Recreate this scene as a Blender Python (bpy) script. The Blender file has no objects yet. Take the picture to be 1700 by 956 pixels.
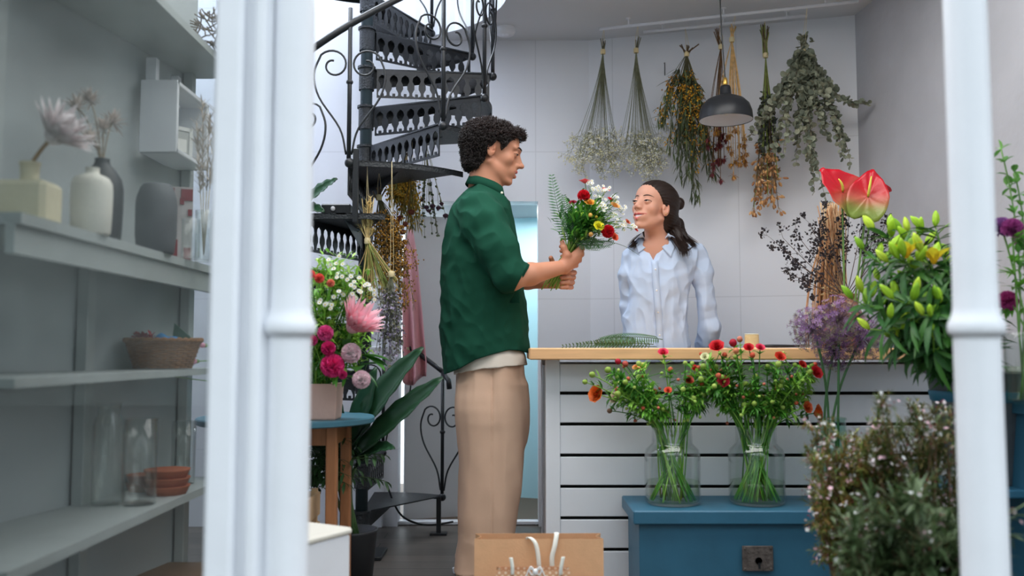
import bpy, math, random
import numpy as np
from mathutils import Vector, Matrix
R_ = random.Random(7)
RN = np.random.RandomState(11)
pi = math.pi
SC = bpy.context.scene
COL = SC.collection
F_PX, CX, CY, HOR = 1500.0, 850.0, 478.0, 585.0
CAMZ = 0.87
PITCH = math.atan((HOR - CY) / F_PX)
def P(px, py, D):
    """photo pixel -> point in the place on the plane Y = D"""
    u = (px - CX) / F_PX; v = (CY - py) / F_PX
    y = math.cos(PITCH) - v * math.sin(PITCH); z = math.sin(PITCH) + v * math.cos(PITCH)
    s = D / y
    return np.array([u * s, D, CAMZ + z * s])
def lin(c):
    c = c / 255.0
    return c / 12.92 if c <= 0.04045 else ((c + 0.055) / 1.055) ** 2.4
def C(r, g, b, k=1.45):
    return tuple(min(0.92, lin(v) * k) for v in (r, g, b))
def unit(v):
    v = np.asarray(v, float); n = np.linalg.norm(v)
    return v / n if n > 1e-12 else np.array([0, 0, 1.0])
def frame_from(d, up=(0, 0, 1)):
    d = unit(d); up = np.asarray(up, float)
    if abs(np.dot(d, unit(up))) > 0.98: up = np.array([1.0, 0, 0])
    s = unit(np.cross(d, up)); t = np.cross(s, d)
    return s, t, d          # side, up-ish, forward
def bez(p0, p1, p2, n=8):
    t = np.linspace(0, 1, n + 1)[:, None]
    return (1 - t) ** 2 * np.asarray(p0, float) + 2 * t * (1 - t) * np.asarray(p1, float) + t * t * np.asarray(p2, float)
def catmull(pts, k=6):
    pts = np.asarray(pts, float)
    q = np.vstack([2 * pts[0] - pts[1], pts, 2 * pts[-1] - pts[-2]])
    out = []
    for i in range(1, len(q) - 2):
        for s in range(k):
            t = s / k
            a, b, c, d = q[i - 1], q[i], q[i + 1], q[i + 2]
            out.append(0.5 * ((2 * b) + (-a + c) * t + (2 * a - 5 * b + 4 * c - d) * t * t + (-a + 3 * b - 3 * c + d) * t ** 3))
    out.append(pts[-1])
    return np.array(out)

class MB:
    def __init__(s):
        s.v = []; s.f = []; s.c = []; s.n = 0; s.m = []
    def add(s, v, f, col=(1, 1, 1), mi=0):
        v = np.asarray(v, float).reshape(-1, 3)
        col = np.asarray(col, float)
        if col.ndim == 1: col = np.tile(col[:3], (len(v), 1))
        s.v.append(v); s.c.append(col[:, :3])
        n = s.n
        s.f.extend([tuple(int(i) + n for i in q) for q in f])
        s.m.extend([mi] * len(f))
        s.n += len(v)
        return s
    def tube(s, pts, r, n=6, col=(1, 1, 1), cap=True, mi=0, flat=None):
        pts = np.asarray(pts, float); m = len(pts)
        r = np.full(m, r, float) if np.isscalar(r) else np.asarray(r, float)
        if len(r) != m: r = np.interp(np.linspace(0, 1, m), np.linspace(0, 1, len(r)), r)
        t = np.gradient(pts, axis=0); t /= (np.linalg.norm(t, axis=1)[:, None] + 1e-12)
        a = frame_from(t[0])[0]; V = []
        ang = np.linspace(0, 2 * pi, n, endpoint=False)
        for i in range(m):
            a = a - np.dot(a, t[i]) * t[i]; a = unit(a); b = np.cross(t[i], a)
            fb = 1.0 if flat is None else flat
            V.append(pts[i] + r[i] * (np.cos(ang)[:, None] * a + fb * np.sin(ang)[:, None] * b))
        V = np.vstack(V); Fc = []
        for i in range(m - 1):
            for j in range(n):
                k = (j + 1) % n
                Fc.append((i * n + j, i * n + k, (i + 1) * n + k, (i + 1) * n + j))
        if cap:
            Fc.append(tuple(range(n))[::-1]); Fc.append(tuple((m - 1) * n + j for j in range(n)))
        cc = np.asarray(col, float)
        if cc.ndim == 2: cc = np.repeat(cc, n, axis=0)
        return s.add(V, Fc, cc, mi)
    def box(s, c, sz, rot=None, col=(1, 1, 1), mi=0, bev=0.0):
        x, y, z = [k / 2 for k in sz]
        if bev <= 0:
            v = np.array([(-x, -y, -z), (x, -y, -z), (x, y, -z), (-x, y, -z), (-x, -y, z), (x, -y, z), (x, y, z), (-x, y, z)])
            f = [(0, 3, 2, 1), (4, 5, 6, 7), (0, 1, 5, 4), (1, 2, 6, 5), (2, 3, 7, 6), (3, 0, 4, 7)]
        else:
            b = min(bev, x * .9, y * .9, z * .9)
            v = []; idx = {}
            for sx in (-1, 1):
                for sy in (-1, 1):
                    for sz_ in (-1, 1):
                        for ax in range(3):
                            p = [sx * (x - b), sy * (y - b), sz_ * (z - b)]; p[ax] = (sx, sy, sz_)[ax] * (x, y, z)[ax]
                            idx[(sx, sy, sz_, ax)] = len(v); v.append(p)
            f = []
            for ax in range(3):
                o = [a for a in range(3) if a != ax]
                for sg in (-1, 1):
                    q = []
                    for (a, b2) in ((-1, -1), (1, -1), (1, 1), (-1, 1)):
                        k = [0, 0, 0]; k[ax] = sg; k[o[0]] = a; k[o[1]] = b2; q.append(idx[(*k, ax)])
                    f.append(q)
            for ax in range(3):
                o = [a for a in range(3) if a != ax]
                for a in (-1, 1):
                    for b2 in (-1, 1):
                        k1 = [0, 0, 0]; k1[o[0]] = a; k1[o[1]] = b2; k1[ax] = -1
                        k2 = list(k1); k2[ax] = 1
                        f.append([idx[(*k1, o[0])], idx[(*k1, o[1])], idx[(*k2, o[1])], idx[(*k2, o[0])]])
            for sx in (-1, 1):
                for sy in (-1, 1):
                    for sz_ in (-1, 1):
                        f.append([idx[(sx, sy, sz_, a)] for a in range(3)])
            v = np.array(v); g = []
            for q in f:
                ctr = v[list(q)].mean(0); nn = np.cross(v[q[1]] - v[q[0]], v[q[2]] - v[q[0]])
                g.append(tuple(q) if np.dot(nn, ctr) > 0 else tuple(q)[::-1])
            f = g
        if rot is not None:
            M = rot if isinstance(rot, np.ndarray) else np.array(Matrix.Rotation(rot, 3, 'Z'))
            v = v @ M.T
        return s.add(v + np.asarray(c, float), f, col, mi)
    def bar(s, a, b, w, h, col=(1, 1, 1), up=(0, 0, 1), bev=0.0, mi=0):
        a = np.asarray(a, float); b = np.asarray(b, float)
        sd, u, d = frame_from(b - a, up)
        M = np.stack([sd, d, u], axis=1)
        return s.box((a + b) / 2, (w, np.linalg.norm(b - a), h), M, col, mi, bev)
    def lathe(s, prof, c=(0, 0, 0), n=32, col=(1, 1, 1), axis=None, mi=0, sx=1.0, sy=1.0):
        prof = np.asarray(prof, float); m = len(prof)
        ang = np.linspace(0, 2 * pi, n, endpoint=False)
        V = np.zeros((m, n, 3))
        V[:, :, 0] = prof[:, 0:1] * np.cos(ang) * sx; V[:, :, 1] = prof[:, 0:1] * np.sin(ang) * sy; V[:, :, 2] = prof[:, 1:2]
        V = V.reshape(-1, 3)
        if axis is not None:
            sd, u, d = frame_from(axis); V = V @ np.stack([sd, u, d], axis=1).T
        Fc = []
        for i in range(m - 1):
            for j in range(n):
                k = (j + 1) % n
                Fc.append((i * n + j, i * n + k, (i + 1) * n + k, (i + 1) * n + j))
        if prof[0, 0] > 1e-6: Fc.append(tuple(range(n))[::-1]) if s_cap(prof) else None
        cc = np.asarray(col, float)
        if cc.ndim == 2: cc = np.repeat(cc, n, axis=0)
        return s.add(V + np.asarray(c, float), Fc, cc, mi)
    def ell(s, c, r, col=(1, 1, 1), n=8, m=6, axis=None, mi=0):
        r = np.array([r] * 3, float) if np.isscalar(r) else np.asarray(r, float)
        th = np.linspace(0, pi, m + 1)[1:-1]; ang = np.linspace(0, 2 * pi, n, endpoint=False)
        V = [(0, 0, -1)]
        for t in th:
            for a in ang: V.append((math.sin(t) * math.cos(a), math.sin(t) * math.sin(a), -math.cos(t)))
        V.append((0, 0, 1)); V = np.array(V) * r
        if axis is not None:
            sd, u, d = frame_from(axis); V = V @ np.stack([sd, u, d], axis=1).T
        Fc = [(0, 1 + (j + 1) % n, 1 + j) for j in range(n)]
        for i in range(len(th) - 1):
            for j in range(n):
                k = (j + 1) % n; a = 1 + i * n; b = a + n
                Fc.append((a + j, a + k, b + k, b + j))
        a = 1 + (len(th) - 1) * n; T = len(V) - 1
        Fc += [(a + j, a + (j + 1) % n, T) for j in range(n)]
        return s.add(V + np.asarray(c, float), Fc, col, mi)
    def leaf(s, base, d, L, W, up=(0, 0, 1), bend=0.3, fold=0.25, n=6, col=(.2, .4, .1), shape=1.0, col2=None, wave=0.0, tip=0.02, mi=0):
        """curved blade: base, direction, length, width; bends towards -up"""
        sd, u, d = frame_from(d, up); ts = np.linspace(0, 1, n + 1)
        V = []; cc = []
        pos = np.asarray(base, float).copy(); ang = 0
        for i, t in enumerate(ts):
            if i:
                ang = bend * t * 1.6
                pos = pos + (d * math.cos(ang) - u * math.sin(ang)) * (L / n)
            nrm = u * math.cos(ang) + d * math.sin(ang)
            w = W * 0.5 * (max(0, math.sin(pi * min(1, t ** shape * 0.96 + 0.04)) ** 0.8) + tip)
            wv = wave * math.sin(t * 14) * w
            V += [pos - sd * w + nrm * (fold * w + wv), pos, pos + sd * w + nrm * (fold * w - wv)]
            c0 = np.asarray(col, float) if col2 is None else (1 - t) * np.asarray(col, float) + t * np.asarray(col2, float)
            cc += [c0, c0 * 1.12, c0]
        Fc = []
        for i in range(n):
            a = i * 3; Fc += [(a, a + 1, a + 4, a + 3), (a + 1, a + 2, a + 5, a + 4)]
        return s.add(np.array(V), Fc, np.clip(np.array(cc), 0, .95), mi)
    def inst(s, tv, tf, pos, dirs, scale, col, spin=True, rnd=R_):
        for i in range(len(pos)):
            sd, u, d = frame_from(dirs[i])
            M = np.stack([sd, u, d], axis=1)
            if spin:
                a = rnd.random() * 6.28; ca, sa = math.cos(a), math.sin(a)
                M = M @ np.array([[ca, -sa, 0], [sa, ca, 0], [0, 0, 1]])
            sc = scale if np.isscalar(scale) else scale[i]
            s.add((tv * sc) @ M.T + pos[i], tf, col[i] if np.asarray(col).ndim == 2 else col)
        return s
    def build(s, name, mat, parent=None, smooth=True, kind=None, auto=None):
        me = bpy.data.meshes.new(name)
        V = np.vstack(s.v) if s.v else np.zeros((0, 3))
        me.from_pydata(V.tolist(), [], s.f)
        cols = np.vstack(s.c) if s.c else np.zeros((0, 3))
        at = me.color_attributes.new('Col', 'FLOAT_COLOR', 'POINT')
        at.data.foreach_set('color', np.hstack([cols, np.ones((len(cols), 1))]).astype(np.float32).ravel())
        mats = mat if isinstance(mat, (list, tuple)) else [mat]
        for m in mats: me.materials.append(m)
        if len(mats) > 1: me.polygons.foreach_set('material_index', s.m)
        if smooth:
            me.polygons.foreach_set('use_smooth', [True] * len(me.polygons))
            if auto: me.set_sharp_from_angle(angle=auto)
        me.update()
        o = bpy.data.objects.new(name, me); COL.objects.link(o)
        if parent is not None:
            o.parent = parent
            o.matrix_parent_inverse = Matrix.Translation(-Vector(WLOC.get(parent.name, (0, 0, 0))))
        if kind: o['kind'] = kind
        return o
def s_cap(prof): return False
WLOC = {}
def thing(name, label, cat, loc=(0, 0, 0), group=None):
    o = bpy.data.objects.new(name, None); COL.objects.link(o)
    o.empty_display_size = 0.05
    o.location = Vector([float(k) for k in loc]); WLOC[o.name] = tuple(float(k) for k in loc)
    return tag(o, label, cat, group)
def tag(o, label, cat, group=None):
    o['label'] = label; o['category'] = cat
    if group: o['group'] = group
    return o
def structure(o, label=None):
    o['kind'] = 'structure'
    if label: o['label'] = label
    return o
# ---------- materials
def mat(name, col=(.8, .8, .8), rough=.5, metal=0., vc=False, bump=0., bscale=60., var=0., vscale=8., trans=0., ior=1.45,
        sheen=0., sss=0., coat=0., spec=.5, transl=0., stretch=None, emit=None):
    m = bpy.data.materials.new(name); m.use_nodes = True
    nt = m.node_tree; N = nt.nodes; L = nt.links; b = N['Principled BSDF']
    b.inputs['Base Color'].default_value = (*col, 1); b.inputs['Roughness'].default_value = rough
    b.inputs['Metallic'].default_value = metal; b.inputs['Transmission Weight'].default_value = trans
    b.inputs['IOR'].default_value = ior; b.inputs['Sheen Weight'].default_value = sheen
    b.inputs['Subsurface Weight'].default_value = sss; b.inputs['Coat Weight'].default_value = coat
    b.inputs['Specular IOR Level'].default_value = spec
    if sss: b.inputs['Subsurface Radius'].default_value = (1.0, .35, .2); b.inputs['Subsurface Scale'].default_value = .008
    src = None
    if vc:
        a = N.new('ShaderNodeAttribute'); a.attribute_name = 'Col'; src = a.outputs['Color']
        mm = N.new('ShaderNodeMix'); mm.data_type = 'RGBA'; mm.blend_type = 'MULTIPLY'; mm.inputs[0].default_value = 1
        L.new(src, mm.inputs[6]); mm.inputs[7].default_value = (*col, 1); src = mm.outputs[2]
    tc = None
    if var or bump:
        tc = N.new('ShaderNodeTexCoord'); mp = N.new('ShaderNodeMapping'); L.new(tc.outputs['Object'], mp.inputs[0])
        if stretch: mp.inputs['Scale'].default_value = stretch
    if var:
        n = N.new('ShaderNodeTexNoise'); n.inputs['Scale'].default_value = vscale; n.inputs['Detail'].default_value = 4
        L.new(mp.outputs[0], n.inputs[0])
        mr = N.new('ShaderNodeMapRange'); mr.inputs[1].default_value = .3; mr.inputs[2].default_value = .7
        mr.inputs[3].default_value = 1 - var; mr.inputs[4].default_value = 1 + var * .6
        L.new(n.outputs[0], mr.inputs[0])
        mx = N.new('ShaderNodeMix'); mx.data_type = 'RGBA'; mx.blend_type = 'MULTIPLY'; mx.inputs[0].default_value = 1
        if src is not None: L.new(src, mx.inputs[6])
        else: mx.inputs[6].default_value = (*col, 1)
        L.new(mr.outputs[0], mx.inputs[7]); src = mx.outputs[2]
    if src is not None: L.new(src, b.inputs['Base Color'])
    if bump:
        n = N.new('ShaderNodeTexNoise'); n.inputs['Scale'].default_value = bscale; n.inputs['Detail'].default_value = 3
        L.new(mp.outputs[0], n.inputs[0]); bp = N.new('ShaderNodeBump'); bp.inputs['Strength'].default_value = bump
        bp.inputs['Distance'].default_value = .01
        L.new(n.outputs[0], bp.inputs['Height']); L.new(bp.outputs[0], b.inputs['Normal'])
    if emit:
        b.inputs['Emission Color'].default_value = (*emit[:3], 1); b.inputs['Emission Strength'].default_value = emit[3]
    if transl:
        t = N.new('ShaderNodeBsdfTranslucent'); mxs = N.new('ShaderNodeMixShader'); mxs.inputs[0].default_value = transl
        if src is not None: L.new(src, t.inputs[0])
        else: t.inputs[0].default_value = (*col, 1)
        L.new(b.outputs[0], mxs.inputs[1]); L.new(t.outputs[0], mxs.inputs[2])
        L.new(mxs.outputs[0], N['Material Output'].inputs[0])
    return m
def glass_mat(name, tint=(1, 1, 1), rough=0.0, amount=1.0, base=.04):
    """clear thin-walled glass: see-through plus fresnel reflection"""
    m = bpy.data.materials.new(name); m.use_nodes = True; nt = m.node_tree; N = nt.nodes; L = nt.links
    N.remove(N['Principled BSDF'])
    t = N.new('ShaderNodeBsdfTransparent'); t.inputs[0].default_value = (*tint, 1)
    g = N.new('ShaderNodeBsdfGlossy'); g.inputs['Roughness'].default_value = rough
    fr = N.new('ShaderNodeLayerWeight'); fr.inputs[0].default_value = .35
    mr = N.new('ShaderNodeMapRange'); mr.inputs[3].default_value = base; mr.inputs[4].default_value = amount
    L.new(fr.outputs['Facing'], mr.inputs[0])
    mx = N.new('ShaderNodeMixShader'); L.new(mr.outputs[0], mx.inputs[0])
    pw = N.new('ShaderNodeMath'); pw.operation = 'POWER'; pw.inputs[1].default_value = 2.5
    L.new(fr.outputs['Facing'], pw.inputs[0]); L.new(pw.outputs[0], mr.inputs[0])
    L.new(t.outputs[0], mx.inputs[1]); L.new(g.outputs[0], mx.inputs[2]); L.new(mx.outputs[0], N['Material Output'].inputs[0])
    return m
M = {}
M['leaf'] = mat('leaf_green', (1, 1, 1), .42, vc=True, transl=.22, var=.18, vscale=40)
M['petal'] = mat('petal', (1, 1, 1), .6, vc=True, transl=.25, var=.06, vscale=90)
M['dry'] = mat('dried_plant', (1, 1, 1), .85, vc=True, transl=.1, var=.25, vscale=60)
M['stem'] = mat('stem_green', (1, 1, 1), .5, vc=True, var=.12, vscale=50)
M['white_paint'] = mat('white_paint', C(238, 240, 248, 1.0), .35, bump=.05, bscale=30, var=.03)
M['black_iron'] = mat('black_iron', C(32, 35, 39, 1.0), .4, metal=.0, bump=.1, bscale=120)
M['kraft'] = mat('kraft_paper', C(190, 148, 112), .75, bump=.06, bscale=200, var=.05, vscale=30)
M['twine'] = mat('twine', C(196, 180, 140), .9, bump=.4, bscale=400)
M['glass'] = glass_mat('clear_glass', (.97, .985, .98), .02, .9, .05)
M['vc'] = mat('coloured', (1, 1, 1), .55, vc=True)
M['vcm'] = mat('coloured_matte', (1, 1, 1), .85, vc=True, bump=.08, bscale=120)
# ---------- signed distance sculpting
class SDF:
    def __init__(s, xs, ys, zs):
        s.x = np.asarray(xs, np.float32); s.y = np.asarray(ys, np.float32); s.z = np.asarray(zs, np.float32)
        s.F = np.full((len(s.x), len(s.y), len(s.z)), 0.25, np.float32)
    def reg(s, c, r):
        out = []
        for ax, lo, hi in ((s.x, c[0] - r[0], c[0] + r[0]), (s.y, c[1] - r[1], c[1] + r[1]), (s.z, c[2] - r[2], c[2] + r[2])):
            a = int(np.searchsorted(ax, lo)); b = int(np.searchsorted(ax, hi)); out.append(slice(max(0, a - 1), min(len(ax), b + 1)))
        return tuple(out)
    def pts(s, sl):
        return s.x[sl[0]][:, None, None], s.y[sl[1]][None, :, None], s.z[sl[2]][None, None, :]
    def comb(s, sl, d, k, mode):
        A = s.F[sl]
        if A.size == 0: return
        if mode == 'u':
            h = np.maximum(k - np.abs(A - d), 0) / k if k > 0 else 0
            s.F[sl] = np.minimum(A, d) - h * h * k * .25
        elif mode == 's':
            d = -d
            h = np.maximum(k - np.abs(A - d), 0) / k if k > 0 else 0
            s.F[sl] = np.maximum(A, d) + h * h * k * .25
        elif mode == 'i':
            s.F[sl] = np.maximum(A, d)
    def ell(s, c, r, k=.01, mode='u', R=None, M=None):
        """ellipsoid, c and r in the frame M (4x4) when given; R = extra local rotation 3x3"""
        r = np.array([r] * 3, float) if np.isscalar(r) else np.asarray(r, float)
        c = np.asarray(c, float); Q = np.eye(3) if R is None else np.asarray(R)
        if M is not None: wc = M[:3, :3] @ c + M[:3, 3]; Q = M[:3, :3] @ Q
        else: wc = c
        rr = max(r) + k + .012
        sl = s.reg(wc, [rr] * 3); X, Y, Z = s.pts(sl)
        dx, dy, dz = X - wc[0], Y - wc[1], Z - wc[2]
        l = [Q[0, i] * dx + Q[1, i] * dy + Q[2, i] * dz for i in range(3)]
        k0 = np.sqrt(sum((l[i] / r[i]) ** 2 for i in range(3)) + 1e-9); k1 = np.sqrt(sum((l[i] / r[i] ** 2) ** 2 for i in range(3)) + 1e-9)
        s.comb(sl, k0 * (k0 - 1) / k1, k, mode)
    def cap(s, a, b, ra, rb, k=.01, mode='u', M=None):
        a = np.asarray(a, float); b = np.asarray(b, float)
        if M is not None: a = M[:3, :3] @ a + M[:3, 3]; b = M[:3, :3] @ b + M[:3, 3]
        c = (a + b) / 2; rr = np.abs(a - b) / 2 + max(ra, rb) + k + .012
        sl = s.reg(c, rr); X, Y, Z = s.pts(sl); ba = b - a; L2 = float(ba @ ba) + 1e-12
        t = np.clip(((X - a[0]) * ba[0] + (Y - a[1]) * ba[1] + (Z - a[2]) * ba[2]) / L2, 0, 1)
        d = np.sqrt((X - a[0] - t * ba[0]) ** 2 + (Y - a[1] - t * ba[1]) ** 2 + (Z - a[2] - t * ba[2]) ** 2) - (ra + (rb - ra) * t)
        s.comb(sl, d, k, mode)
    def chain(s, pts, rs, k=.01, mode='u', M=None):
        for i in range(len(pts) - 1): s.cap(pts[i], pts[i + 1], rs[i], rs[i + 1], k, mode, M)
    def loft(s, st, k=.02, mode='u', p=2.2, cut=None, yaw=0.):
        """st rows: z, cx, cy, rx, ry ; cut(X,Y,Z) extra field intersected"""
        st = np.array(sorted(st), float); z0, z1 = st[0, 0], st[-1, 0]
        m = .04
        lo = [(st[:, 1] - st[:, 3:5].max(1)).min() - m, (st[:, 2] - st[:, 3:5].max(1)).min() - m, z0 - m]
        hi = [(st[:, 1] + st[:, 3:5].max(1)).max() + m, (st[:, 2] + st[:, 3:5].max(1)).max() + m, z1 + m]
        c = [(a + b) / 2 for a, b in zip(lo, hi)]; r = [(b - a) / 2 for a, b in zip(lo, hi)]
        sl = s.reg(c, r); X, Y, Z = s.pts(sl); z = s.z[sl[2]]
        def ip(j):
            from_ = np.interp(z, st[:, 0], st[:, j])
            kk = np.ones(7) / 7
            return np.convolve(np.pad(from_, 3, mode='edge'), kk, mode='valid')[None, None, :]
        cx, cy, rx, ry = ip(1), ip(2), ip(3), ip(4)
        dx, dy = X - cx, Y - cy
        if yaw: dx, dy = dx * math.cos(yaw) + dy * math.sin(yaw), -dx * math.sin(yaw) + dy * math.cos(yaw)
        q = (np.abs(dx / rx) ** p + np.abs(dy / ry) ** p + 1e-9) ** (1 / p)
        d = (q - 1) * np.minimum(rx, ry)
        dz = np.maximum(z0 - Z, Z - z1)
        d = np.where(dz > 0, np.sqrt(np.maximum(d, 0) ** 2 + dz ** 2), np.maximum(d, dz))
        if cut is not None: d = np.maximum(d, cut(X, Y, Z))
        s.comb(sl, d.astype(np.float32), k, mode)
    def field(s, fn):
        X, Y, Z = s.pts((slice(None),) * 3)
        s.F = fn(s.F, X, Y, Z).astype(np.float32)
    def near(s, fn, w=.03):
        """add fn(x,y,z) (1-d arrays) to the field only in the band close to the surface"""
        idx = np.nonzero(np.abs(s.F) < w)
        s.F[idx] += fn(s.x[idx[0]], s.y[idx[1]], s.z[idx[2]]).astype(np.float32)
    def mesh(s):
        F = s.F; I = F < 0
        nx, ny, nz = F.shape
        cnt = np.zeros((nx - 1, ny - 1, nz - 1), np.int8)
        for a in (0, 1):
            for b in (0, 1):
                for c in (0, 1):
                    cnt += I[a:nx - 1 + a, b:ny - 1 + b, c:nz - 1 + c]
        act = (cnt > 0) & (cnt < 8)
        ii, jj, kk = np.nonzero(act); flat = (ii.astype(np.int64) * (ny - 1) + jj) * (nz - 1) + kk
        acc = np.zeros((len(ii), 3)); num = np.zeros(len(ii))
        corners = [(a, b, c) for a in (0, 1) for b in (0, 1) for c in (0, 1)]
        def coord(a, b, c): return np.stack([s.x[ii + a], s.y[jj + b], s.z[kk + c]], 1)
        for a in corners:
            for ax in range(3):
                if a[ax]: continue
                b = list(a); b[ax] = 1
                fa = F[ii + a[0], jj + a[1], kk + a[2]]; fb = F[ii + b[0], jj + b[1], kk + b[2]]
                mk = (fa < 0) != (fb < 0)
                t = np.where(mk, fa / np.where(mk, fa - fb, 1), 0)[:, None]
                pa = coord(*a); pb = coord(*b)
                acc += np.where(mk[:, None], pa + (pb - pa) * t, 0); num += mk
        V = acc / num[:, None]
        faces = []
        def idx(i, j, k): return np.searchsorted(flat, (i.astype(np.int64) * (ny - 1) + j) * (nz - 1) + k)
        for ax in range(3):
            sl0 = [slice(1, -1)] * 3; sl1 = [slice(1, -1)] * 3
            sl0[ax] = slice(0, -1); sl1[ax] = slice(1, None)
            A = I[tuple(sl0)]; B = I[tuple(sl1)]
            e = np.nonzero(A != B); sg = A[e]
            base = [e[0] + (0 if ax == 0 else 1), e[1] + (0 if ax == 1 else 1), e[2] + (0 if ax == 2 else 1)]
            o1, o2 = [a for a in range(3) if a != ax]
            q = []
            for (d1, d2) in ((-1, -1), (0, -1), (0, 0), (-1, 0)):
                c = list(base); c[o1] = base[o1] + d1; c[o2] = base[o2] + d2; q.append(idx(*c))
            q = np.stack(q, 1)
            flip = sg if ax != 1 else ~sg
            q = np.where(flip[:, None], q, q[:, ::-1]); faces.append(q)
        return V, np.vstack(faces)
def sdf_obj(name, V, Fq, mats, parent=None, cols=None, mi=None, kind=None):
    me = bpy.data.meshes.new(name)
    me.vertices.add(len(V)); me.vertices.foreach_set('co', V.astype(np.float32).ravel())
    me.loops.add(Fq.size); me.loops.foreach_set('vertex_index', Fq.astype(np.int32).ravel())
    me.polygons.add(len(Fq)); me.polygons.foreach_set('loop_start', np.arange(0, Fq.size, 4, dtype=np.int32))
    me.polygons.foreach_set('loop_total', np.full(len(Fq), 4, np.int32))
    me.polygons.foreach_set('use_smooth', [True] * len(Fq))
    mats = mats if isinstance(mats, (list, tuple)) else [mats]
    for m in mats: me.materials.append(m)
    if mi is not None: me.polygons.foreach_set('material_index', mi.astype(np.int32))
    me.update(); me.validate()
    if cols is not None:
        at = me.color_attributes.new('Col', 'FLOAT_COLOR', 'POINT')
        at.data.foreach_set('color', np.hstack([cols, np.ones((len(cols), 1))]).astype(np.float32).ravel())
    o = bpy.data.objects.new(name, me); COL.objects.link(o)
    if parent is not None:
        o.parent = parent; o.matrix_parent_inverse = Matrix.Translation(-Vector(WLOC.get(parent.name, (0, 0, 0))))
    if kind: o['kind'] = kind
    return o
def axis_pts(segs):
    """segs: (start, stop, step) joined"""
    out = []
    for a, b, h in segs: out += list(np.arange(a, b - 1e-9, h))
    out.append(segs[-1][1])
    return np.array(out)
_ns = np.random.RandomState(5)
_nd = _ns.normal(size=(24, 3)); _nd /= np.linalg.norm(_nd, axis=1)[:, None]; _np = _ns.uniform(0, 6.28, 24)
def wnoise(x, y, z, f):
    s = 0
    for i in range(12): s = s + np.sin(f * (.6 + .08 * i) * (_nd[i, 0] * x + _nd[i, 1] * y + _nd[i, 2] * z) + _np[i] + 1.3 * np.sin(f * .5 * (_nd[i + 12, 0] * x + _nd[i + 12, 1] * y + _nd[i + 12, 2] * z)))
    return s / 4.5
# ================= the setting =================
YB = 4.6; CEIL = 2.49; STX, STY = -0.648, 3.95
def tile_mat(name, base, offs=(0, 0), size=(.62, .76), line=.004):
    m = mat(name, base, .45, bump=.04, bscale=14)
    nt = m.node_tree; N = nt.nodes; L = nt.links; b = N['Principled BSDF']
    tc = N.new('ShaderNodeTexCoord'); sp = N.new('ShaderNodeSeparateXYZ'); L.new(tc.outputs['Object'], sp.inputs[0])
    outs = []
    for k, (ch, sz, of) in enumerate((('X', size[0], offs[0]), ('Z', size[1], offs[1]))):
        a = N.new('ShaderNodeMath'); a.operation = 'ADD'; a.inputs[1].default_value = 50 * sz - of; L.new(sp.outputs[ch], a.inputs[0])
        mo = N.new('ShaderNodeMath'); mo.operation = 'MODULO'; mo.inputs[1].default_value = sz; L.new(a.outputs[0], mo.inputs[0])
        lt = N.new('ShaderNodeMath'); lt.operation = 'LESS_THAN'; lt.inputs[1].default_value = line; L.new(mo.outputs[0], lt.inputs[0]); outs.append(lt)
    mxm = N.new('ShaderNodeMath'); mxm.operation = 'MAXIMUM'; L.new(outs[0].outputs[0], mxm.inputs[0]); L.new(outs[1].outputs[0], mxm.inputs[1])
    mx = N.new('ShaderNodeMix'); mx.data_type = 'RGBA'; L.new(mxm.outputs[0], mx.inputs[0])
    mx.inputs[6].default_value = (*base, 1); mx.inputs[7].default_value = (*[c * .84 for c in base], 1)
    L.new(mx.outputs[2], b.inputs['Base Color'])
    return m
wallm = tile_mat('white_wall_tile', C(232, 234, 240, 1.0), offs=(.12, .38))
plast = mat('grey_plaster', C(188, 189, 195, 1.0), .7, var=.06, vscale=5, bump=.25, bscale=22)
whitew = mat('white_plaster', C(226, 229, 237, 1.0), .6, var=.03, vscale=3, bump=.1, bscale=20)
ceilm = mat('ceiling_paint', C(215, 218, 222, 1.0), .7)
def floor_mat():
    m = mat('grey_floorboards', (.1, .1, .1), .42); nt = m.node_tree; N = nt.nodes; L = nt.links; b = N['Principled BSDF']
    tc = N.new('ShaderNodeTexCoord'); br = N.new('ShaderNodeTexBrick'); L.new(tc.outputs['Object'], br.inputs[0])
    br.inputs['Scale'].default_value = 1.0; br.inputs['Brick Width'].default_value = 1.2; br.inputs['Row Height'].default_value = .12
    br.inputs['Mortar Size'].default_value = .002; br.inputs['Color1'].default_value = (*C(112, 104, 98, 1.0), 1); br.inputs['Color2'].default_value = (*C(92, 86, 82, 1.0), 1)
    br.inputs['Mortar'].default_value = (.02, .02, .02, 1)
    n = N.new('ShaderNodeTexNoise'); mp = N.new('ShaderNodeMapping'); mp.inputs['Scale'].default_value = (2, 30, 1)
    L.new(tc.outputs['Object'], mp.inputs[0]); L.new(mp.outputs[0], n.inputs[0]); n.inputs['Scale'].default_value = 4
    mx = N.new('ShaderNodeMix'); mx.data_type = 'RGBA'; mx.blend_type = 'MULTIPLY'; mx.inputs[0].default_value = .5
    L.new(br.outputs[0], mx.inputs[6]); L.new(n.outputs[0], mx.inputs[7]); L.new(mx.outputs[2], b.inputs['Base Color'])
    return m
T = .12
DX0, DX1, DZ = -0.575, 0.133, 1.645
m = MB()
m.box(((-2.6 + DX0) / 2, YB + T / 2, 2.3), (DX0 + 2.6, T, 4.6))
m.box(((DX1 + .43) / 2, YB + T / 2, CEIL / 2 + .05), (.43 - DX1, T, CEIL + .1))
m.box(((DX0 + DX1) / 2, YB + T / 2, (DZ + 4.6) / 2), (DX1 - DX0, T, 4.6 - DZ))
structure(m.build('wall_back', wallm, smooth=False))
ax, ay, bx_, by_ = .40, 4.6, 1.643, 4.25
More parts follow.
